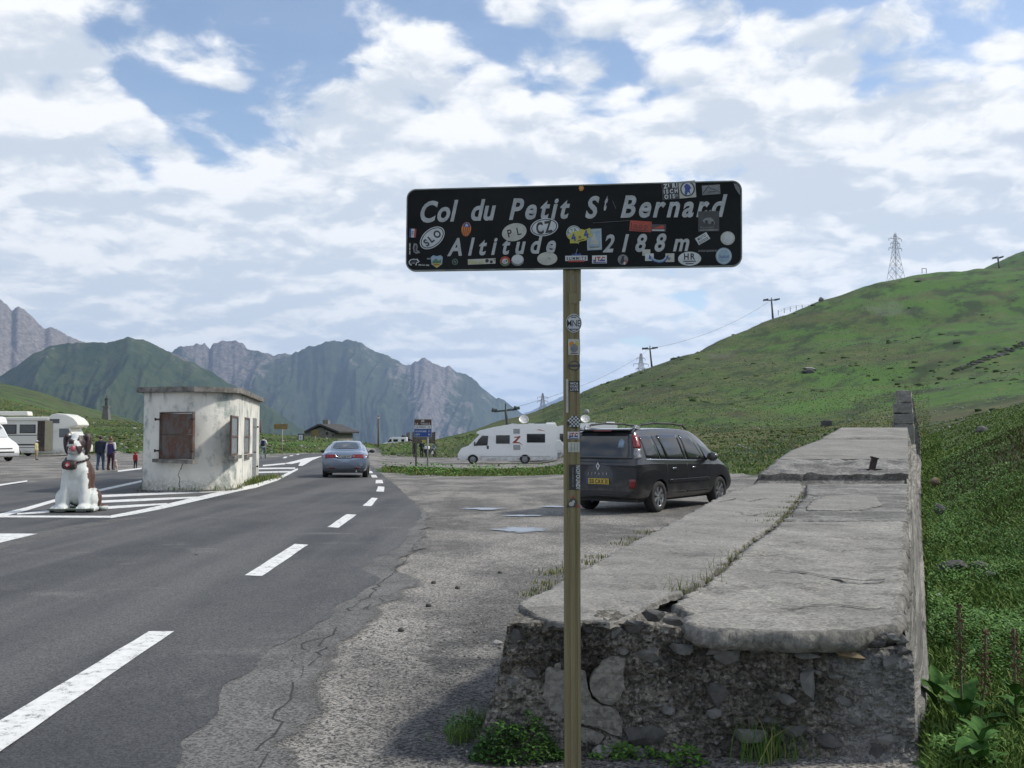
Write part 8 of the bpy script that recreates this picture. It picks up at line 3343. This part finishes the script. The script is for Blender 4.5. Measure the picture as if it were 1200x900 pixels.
# ditch beside the wall: low leafy plants, in cushions
x, y = scatter(60000, .414, .66, 4.3, 16, seed=3)
c = fbm(x / .55, y / .55, 301, 3)
k = c > .47
x, y, c = x[k], y[k], c[k]
z = ground_z(x, y) + np.clip(c - .45, 0, 1) * 1.1 * rng.random(len(x)) ** .5
leaves('ground_cover', x, y, z, .014, .036, [M['leaf'], M['leaf_b']], .9, .35, 'low leafy plants covering the ditch beside the wall')
x, y = scatter(9000, .411, .50, 14, 30, seed=5)
c = fbm(x / 1.2, y / 1.2, 302, 3)
k = c > .50
x, y, c = x[k], y[k], c[k]
z = ground_z(x, y) + np.clip(c - .35, 0, 1) * .18 * rng.random(len(x)) ** .5
leaves('ground_cover', x, y, z, .02, .06, [M['leaf'], M['leaf_b']], .9, .4, 'leafy plants farther along the ditch')
x, y = scatter(46000, .408, .70, 4.6, 16, seed=7)
blades('grass', x, y, ground_z(x, y), .03, .10, .010 + y * .0010, 1.3, [M['grass_a'], M['grass_light']], .35, 'short grass in the ditch beside the wall')
x, y = scatter(26000, .425, .75, 12, 30, seed=8)
blades('grass', x, y, ground_z(x, y), .03, .09, .012 + y * .0010, 1.4, [M['grass_brown'], M['grass_a']], .35, 'brownish grass on the steep bank right of the wall')
x, y = scatter(12000, .41, .43, 12, 60, seed=18)
blades('grass', x, y, ground_z(x, y), .03, .10, .012 + y * .0010, 1.3, [M['grass_a'], M['grass_light']], .5, 'bright grass along the foot of the wall')
x, y = scatter(26000, .40, .75, 33, 90, seed=19)
blades('grass', x, y, ground_z(x, y), .03, .10, .012 + y * .0012, 1.4, [M['grass_light'], M['grass_a']], .3, 'light meadow grass beyond the bank')
# meadow behind the wall and the parked car
x, y = scatter(42000, .03, .42, 40, 420, seed=9)
blades('grass', x, y, ground_z(x, y), .04, .16, .03 + y * .0012, 1.2, [M['grass_a'], M['grass_b']], .45, 'meadow grass at the foot of the hill')
# grass islands and verges
yc, xc, ly, lx = ISL[0]
x, y = rng.uniform(xc - lx * 1.2, xc + lx * 1.2, 30000), rng.uniform(yc - ly * 1.2, yc + ly * 1.2, 30000)
k = (pave_mask(x, y) < .5) & (np.abs(x / y) < .13)
x, y = x[k], y[k]
blades('grass', x, y, ground_z(x, y), .03, .14, .06, 1.1, [M['grass_a'], M['grass_b']], .3, 'rough grass on the traffic island below the campervans')
x, y = scatter(2600, -.13, .10, 44, 76, seed=15)
c = fbm(x / 1.5, y / 1.5, 306, 3)
k = c > .52
leaves('weeds', x[k], y[k], ground_z(x[k], y[k]) + .05 + .25 * rng.random(k.sum()), .10, .26, [M['leaf'], M['leaf_b']], 1.0, .5, 'taller weeds on the traffic island')
x, y = scatter(24000, -.60, .04, 78, 175, seed=11)
blades('grass', x, y, ground_z(x, y), .05, .18, .04 + y * .0012, 1.2, [M['grass_a'], M['grass_b']], .4, 'grass on the mounds beyond the lot')


def clumps(name, X, Y, Z, S, mats, label, flat_=.55, mix=.35):
    """small uneven many faced cushions, all in one mesh"""
    base = []
    for i in range(5):
        bm = bmesh.new()
        bmesh.ops.create_icosphere(bm, subdivisions=1, radius=1)
        r_ = random.Random(i)
        vs = [np.array(q.co) * r_.uniform(.55, 1.25) for q in bm.verts]
        fs = [[q.index for q in f.verts] for f in bm.faces]
        bm.free()
        base.append((np.array(vs), np.array(fs)))
    VV, FF, MM = [], [], []
    off = 0
    for i in range(len(X)):
        vs, fs = base[i % 5]
        a = random.uniform(0, 6.28)
        ca, sa = math.cos(a), math.sin(a)
        p = vs * np.array([S[i] * random.uniform(.8, 1.5), S[i] * random.uniform(.7, 1.1), S[i] * flat_ * random.uniform(.6, 1.3)])
        q = np.stack([p[:, 0] * ca - p[:, 1] * sa, p[:, 0] * sa + p[:, 1] * ca, p[:, 2]], -1)
        VV.append(q + np.array([X[i], Y[i], Z[i]]))
        FF.append(fs + off)
        MM.append(np.full(len(fs), 1 if random.random() < mix else 0))
        off += len(vs)
    me = np_mesh(name, np.concatenate(VV), np.concatenate(FF), mats, True, mat_idx=np.concatenate(MM))
    return tag(link(name, me), label, kind='stuff')


x, y = scatter(5000, .02, .62, 60, 480, thr=.655, scale=30, seed=320)
clumps('shrubs', x, y, ground_z(x, y), .12 + .0042 * y * rng.random(len(x)) ** 3, [M['shrub'], M['shrub_b']], 'low dark heath cushions over the hillside')
x, y = scatter(3600, .02, .62, 60, 480, thr=.50, scale=26, seed=330)
clumps('hillside_stones', x, y, ground_z(x, y) + .05, .07 + .0010 * y * rng.random(len(x)) ** 2, [M['stone'], M['stone_pale']], 'small grey stones strewn over the hillside', .6, .6)
x, y = scatter(700, -.55, .0, 85, 170, thr=.5, scale=16, seed=340)
clumps('mound_stones', x, y, ground_z(x, y) + .05, .10 + .18 * rng.random(len(x)) ** 2, [M['stone'], M['stone_pale']], 'small pale stones lying on the grassy mounds', .6, .7)
x, y = scatter(2200, -.6, .03, 85, 172, thr=.54, scale=14, seed=350)
clumps('shrubs', x, y, ground_z(x, y), .15 + .3 * rng.random(len(x)), [M['shrub'], M['shrub_b']], 'dark cushions on the grassy mounds')
# dark earthy edge of the old track crossing the hill
X_, Y_ = [], []
for i in range(260):
    f = i / 260
    q = gnd(1120 + 100 * f + random.gauss(0, 1), 436 - 40 * f + random.gauss(0, 1.2))
    X_.append(q.x)
    Y_.append(q.y)
X_, Y_ = np.array(X_), np.array(Y_)
clumps('shrubs', X_, Y_, ground_z(X_, Y_) - .1, .35 + .6 * rng.random(260), [M['stone_dark'], M['shrub']], 'dark earthy edge of an old track on the hill', .6, .5)


M['shade_tinted_leaf'] = mat('shade_tinted_weed_leaf', (.022, .062, .012), (.040, .095, .020), 6, .6, spec=.2, world=True)  # weed leaf darkened: shade at the wall foot put into its colour
# plants at the foot of the broken wall end
def mound(cx, cy, rx, ry, h, n, smin, smax, label, name='weeds', mats=None, mix=.3):
    a = rng.uniform(0, 2 * np.pi, n)
    r = np.sqrt(rng.random(n))
    x, y = cx + rx * r * np.cos(a), cy + ry * r * np.sin(a)
    top = h * (1 - r ** 2) * (.5 + fbm(x / .12, y / .12, 360, 3))
    z = np.asarray(h0(x, y)) + top * rng.random(n) ** .6
    leaves(name, x, y, z, smin, smax, mats or [M['leaf'], M['leaf_b']], 1.0, mix, label)


p = gnd(606, 889)
mound(p.x, p.y, .24, .12, .20, 1300, .015, .042, 'leafy weeds coloured as if shaded at the foot of the broken wall end', mats=[M['shade_tinted_leaf'], M['leaf']], mix=.25)
p = gnd(545, 858)
mound(p.x, p.y, .12, .14, .11, 400, .012, .032, 'green tuft left of the broken wall end', mats=[M['leaf'], M['shade_tinted_leaf']])
p = gnd(735, 884)
mound(p.x, p.y - .05, .20, .06, .07, 240, .015, .04, 'small weeds behind the foot of the sign post')
p = gnd(800, 892)
mound(p.x, p.y - .05, .10, .06, .08, 120, .02, .05, 'weeds by the middle of the wall foot')


def tuft(px, n, spread, hmin, hmax, label, mix=.25, z=0.0, w=.005, on=None):
    X_, Y_, Z_ = [], [], []
    for u, v_ in px:
        q = onz(u, v_, on) if on is not None else gnd(u, v_)
        X_ += list(q.x + rng.normal(0, spread, n))
        Y_ += list(q.y + rng.normal(0, spread, n))
        Z_ += [q.z + z] * n
    return blades('weeds', np.array(X_), np.array(Y_), np.array(Z_), hmin, hmax, w, .9, [M['grass_a'], M['grass_b']], mix, label)


tuft([(900, 889), (885, 890), (915, 888)], 60, .06, .08, .26, 'tall dark grass at the foot of the wall', .1)
tuft([(540, 868), (556, 850)], 120, .05, .04, .13, 'grass tuft left of the broken wall end', .15)
# weeds rooted in the crack between the two long slabs
CR = [(938, 578), (930, 588), (922, 597), (916, 604), (906, 614), (896, 624), (884, 633), (872, 642), (862, 649), (856, 656), (848, 663), (838, 672), (828, 681), (815, 687), (800, 693)]
tuft(CR, 30, .035, .008, .035, 'low weeds growing along the crack in the wall top', .75, on=.64, w=.006)
tuft([(934, 583), (922, 596), (912, 606), (915, 602), (928, 590), (905, 612)], 70, .10, .01, .045, 'weeds spreading from the far end of the crack', .7, on=.645, w=.008)
tuft([(858, 655), (826, 682), (795, 694), (844, 668)], 22, .04, .04, .13, 'taller stalks in the crack', .6, on=.64, w=.004)
tuft([(640, 690), (628, 697), (650, 684), (692, 660), (706, 653), (655, 668), (648, 672), (745, 632), (760, 624), (735, 637)], 70, .07, .008, .03, 'yellow green tufts along the road side of the wall top', .75, on=.62, w=.007)
x = np.concatenate([rng.normal(.30, .25, 500), rng.normal(.7, .2, 300)])
y = np.concatenate([rng.normal(10.2, .5, 500), rng.normal(9.2, .4, 300)])
# weeds round the kiosk
KX, KY = [], []
kc = (sum(p_[0] for p_ in KFOOT) / len(KFOOT), sum(p_[1] for p_ in KFOOT) / len(KFOOT))
for a, c in zip(KFOOT, KFOOT[1:] + KFOOT[:1]):
    L_ = math.dist(a, c)
    for i in range(int(L_ * 42)):
        f = random.random()
        px_, py_ = a[0] + (c[0] - a[0]) * f, a[1] + (c[1] - a[1]) * f
        o_ = abs(random.gauss(0, .12)) + .03
        d_ = Vector((px_ - kc[0], py_ - kc[1])).normalized()
        if fbm(px_ * 1.3, py_ * 1.3, 370, 3) + random.gauss(0, .06) > .40:
            KX.append(px_ + d_.x * o_)
            KY.append(py_ + d_.y * o_)
KX, KY = np.array(KX), np.array(KY)
blades('weeds', KX, KY, h0(KX, KY) + .03, .05, .24, .022, .8, [M['grass_a'], M['grass_b']], .45, 'weeds round the foot of the kiosk')
P_ = [gnd(u + random.gauss(0, 5), v_ + random.gauss(0, 1.0)) for u, v_ in [(272, 572), (285, 569), (298, 566), (310, 563), (262, 574), (322, 561)] for _ in range(150)]
blades('weeds', np.array([q.x for q in P_]), np.array([q.y for q in P_]), np.array([q.z + .01 for q in P_]), .04, .26, .024, .8, [M['grass_a'], M['grass_b']], .4, 'weeds on the kiosk island beside the curved line')


# dock plants in the corner
def leaf_mesh(L, w, curl, seed):
    r_ = random.Random(seed)
    n, m = 9, 5
    vs = []
    for i in range(n):
        f = i / (n - 1)
        ww = w * math.sin(math.pi * min(1, f * .93 + .05)) ** .75 * (1 - .25 * f)
        for j in range(m):
            g = (j / (m - 1) - .5) * 2
            wav = .06 * w * math.sin(f * 17 + g * 2 + seed) * abs(g)
            vs.append((g * ww, f * L, L * (.30 * f - curl * f * f) + abs(g) * ww * .35 + wav))
    b = MB()
    b.add(vs, [tuple(q) for q in grid_faces(n, m)], 0, True)
    return b


def dock(label, x, y, nl, size, spikes, seed):
    r_ = random.Random(seed)
    root = thing('dock_plant', label, 'plant', (x, y, gnd_z(x, y)), r_.uniform(0, 6), 'dock plants by the near right corner of the wall')
    for i in range(nl):
        a = 2 * math.pi * i / nl + r_.uniform(-.4, .4)
        L = size * r_.uniform(.7, 1.15)
        el = r_.uniform(.1, 1.0)
        mt = Matrix.Translation((0, 0, r_.uniform(.02, .18))) @ Matrix.Rotation(a, 4, 'Z') @ Matrix.Rotation(el, 4, 'X')
        b = leaf_mesh(L, L * .24, r_.uniform(.35, .7), seed + i)
        b.build('leaf', M['leaf2'], root, mt)
    for (dx, dy, h) in spikes:
        b = MB()
        b.tube([Vector((dx * .5, dy * .5, 0)), Vector((dx, dy, h * .5)), Vector((dx * 1.1, dy * 1.1, h))], .006, 6)
        st = b.build('stem', M['stem'], root)
        b = MB()
        for k in range(230):
            f = r_.uniform(.42, 1.0)
            wr_ = .030 * (1.15 - f) / .6 * r_.random() ** .5 + .006
            a = r_.uniform(0, 6.28)
            c_ = Vector((dx * (1 + .1 * (2 * f - 1)) + wr_ * math.cos(a), dy * (1 + .1 * (2 * f - 1)) + wr_ * math.sin(a), h * f))
            s_ = r_.uniform(.006, .011)
            q = [Vector((r_.gauss(0, 1), r_.gauss(0, 1), r_.gauss(0, 1))).normalized() * s_ for _ in range(4)]
            b.add([c_ + w_ for w_ in q], [(0, 1, 2), (0, 2, 3), (0, 3, 1), (1, 3, 2)])
        tag(b.build('seed_head', M['seed'], root), kind='stuff')


p = at(1131, 880, 5.2)
dock('dock plant with the two tallest rust brown seed heads by the wall corner', p.x, p.y, 9, .19, ((.0, .02, .68), (.08, -.06, .56)), 11)
bpy.data.objects['dock_plant'].rotation_euler.z = .2
p = at(1192, 880, 5.3)
dock('dock plant with a dark seed head at the right edge', p.x, p.y, 8, .18, ((.0, .0, .52),), 23)
p = at(1150, 905, 4.7)
dock('leafy dock plant without seed heads in the bottom right corner', p.x, p.y, 12, .18, (), 37)
p = at(1098, 850, 5.6)
dock('dock plant whose pale leaf lies against the wall end', p.x, p.y, 7, .20, (), 41)


def rock(label, pos, size, mk, seed, rot=0, name='rock', pts=26):
    r_ = random.Random(seed)
    bm = bmesh.new()
    for k in range(pts):
        q = Vector((r_.gauss(0, 1), r_.gauss(0, 1), r_.gauss(0, 1))).normalized() * r_.uniform(.8, 1)
        bm.verts.new((q.x * size[0] / 2, q.y * size[1] / 2, q.z * size[2] / 2))
    g_ = bmesh.ops.convex_hull(bm, input=bm.verts)
    bmesh.ops.delete(bm, geom=[e for e in g_['geom_interior'] if isinstance(e, bmesh.types.BMVert)], context='VERTS')
    bmesh.ops.bevel(bm, geom=bm.edges[:], offset=min(size) * .05, segments=1, affect='EDGES')
    me = bpy.data.meshes.new(name)
    bm.to_mesh(me)
    bm.free()
    me.materials.append(M[mk])
    o = link(name, me)
    o.location = pos
    o.rotation_euler = (r_.uniform(-.2, .2), r_.uniform(-.2, .2), rot)
    return tag(o, label, 'rock')


def rk(label, u, v_, w, h, mk, seed, lift=.25):
    p = gnd(u, v_)
    k = p.y / FPX
    rock(label, p + Vector((0, .1, h * k * lift)), (w * k, w * k * .7, h * k * 1.15), mk, seed)


rk('pale flat stone lying by the foot of the sign post', 706, 893, 34, 15, 'stone_pale', 1)
rk('grey lump of broken concrete beside the pale flat stone', 752, 893, 26, 14, 'stone', 2)
rk('small pale chip on the gravel left of the wall end', 582, 758, 16, 6, 'stone_pale', 3)
rk('dark chip by the grass at the corner of the smooth slab', 645, 696, 10, 6, 'stone_dark', 4)
rk('brown rounded boulder in the ditch close to the wall', 1098, 574, 15, 12, 'stone_ochre', 5, .7)
rk('dark grey boulder half sunk in the ditch', 1105, 608, 18, 15, 'stone_dark', 6, .7)
rk('long flat slate lying in the ditch', 1122, 676, 42, 15, 'stone_dark', 7, .7)
rk('slate block just right of the long flat slate', 1152, 674, 26, 13, 'stone_dark', 8, .7)
rk('small grey slate at the end of the slate heap', 1166, 681, 16, 8, 'stone', 9, .8)
rk('grey boulder on top of the grassy bank', 1152, 506, 18, 10, 'stone', 10)
rk('white stone low in the ditch', 1106, 706, 8, 7, 'stone_pale', 12, .8)
rk('dark overhanging boulder with a pale top, alone on the hillside', 947, 441, 17, 9, 'stone_dark', 13, .5)
rk('pale upper piece of the lone hillside boulder', 948, 436.5, 20, 4.5, 'stone_pale', 16, .9)  # paler upper piece of the same boulder, the dark rock its lower piece
rk('pale boulder on the hill just right of the sign post', 687.5, 485, 8, 8, 'stone_pale', 14)
rk('grey rock poking out of the skyline ridge', 962, 352.5, 8, 6, 'stone', 15)
p = gnd(968.5, 502)
b = MB()
k = p.y / FPX
b.box((0, 0, 4.4 * k), (11 * k, 9 * k, 9 * k))
b.box((0, 0, 9.2 * k), (7 * k, 7 * k, 1.4 * k), None, 1)
o = b.build('marker_block', [M['stone_dark'], M['stone_pale']], bevel=.05)
o.location = p
tag(o, 'squat dark concrete block in the meadow beyond the wall top', 'block')
# loose gravel on the near ground
n = 2600
x, y = rng.uniform(-1.4, 1.9, n), 4.2 * (9.0 / 4.2) ** rng.random(n)
k = (x < .06 + .332 * (y - 5.65) - .1) | (y < 5.0)
k &= x > xr(y) + .5 - .4 * rng.random(n)
x, y = x[k], y[k]
clumps('gravel', x, y, h0(x, y) + .002, .004 + .012 * rng.random(len(x)) ** 4, [M['stone'], M['stone_pale']], 'loose chippings on the gravelly ground', .7, .3)


# ------------------------------------------------------------------ air
def haze():
    m = bpy.data.materials.new('haze_air')
    m.use_nodes = True
    nt = m.node_tree
    nt.nodes.clear()
    out = nt.nodes.new('ShaderNodeOutputMaterial')
    pv = nt.nodes.new('ShaderNodeVolumePrincipled')
    pv.inputs['Color'].default_value = (.52, .70, 1.0, 1)
    pv.inputs['Density'].default_value = 7.0e-5
    pv.inputs['Anisotropy'].default_value = .1
    nt.links.new(pv.outputs[0], out.inputs['Volume'])
    b = MB()
    b.box((0, 7000, 75), (26000, 19000, 1400))
    o = b.build('haze', m)
    tag(o, 'thin pale blue air over the valley', kind='stuff')


haze()
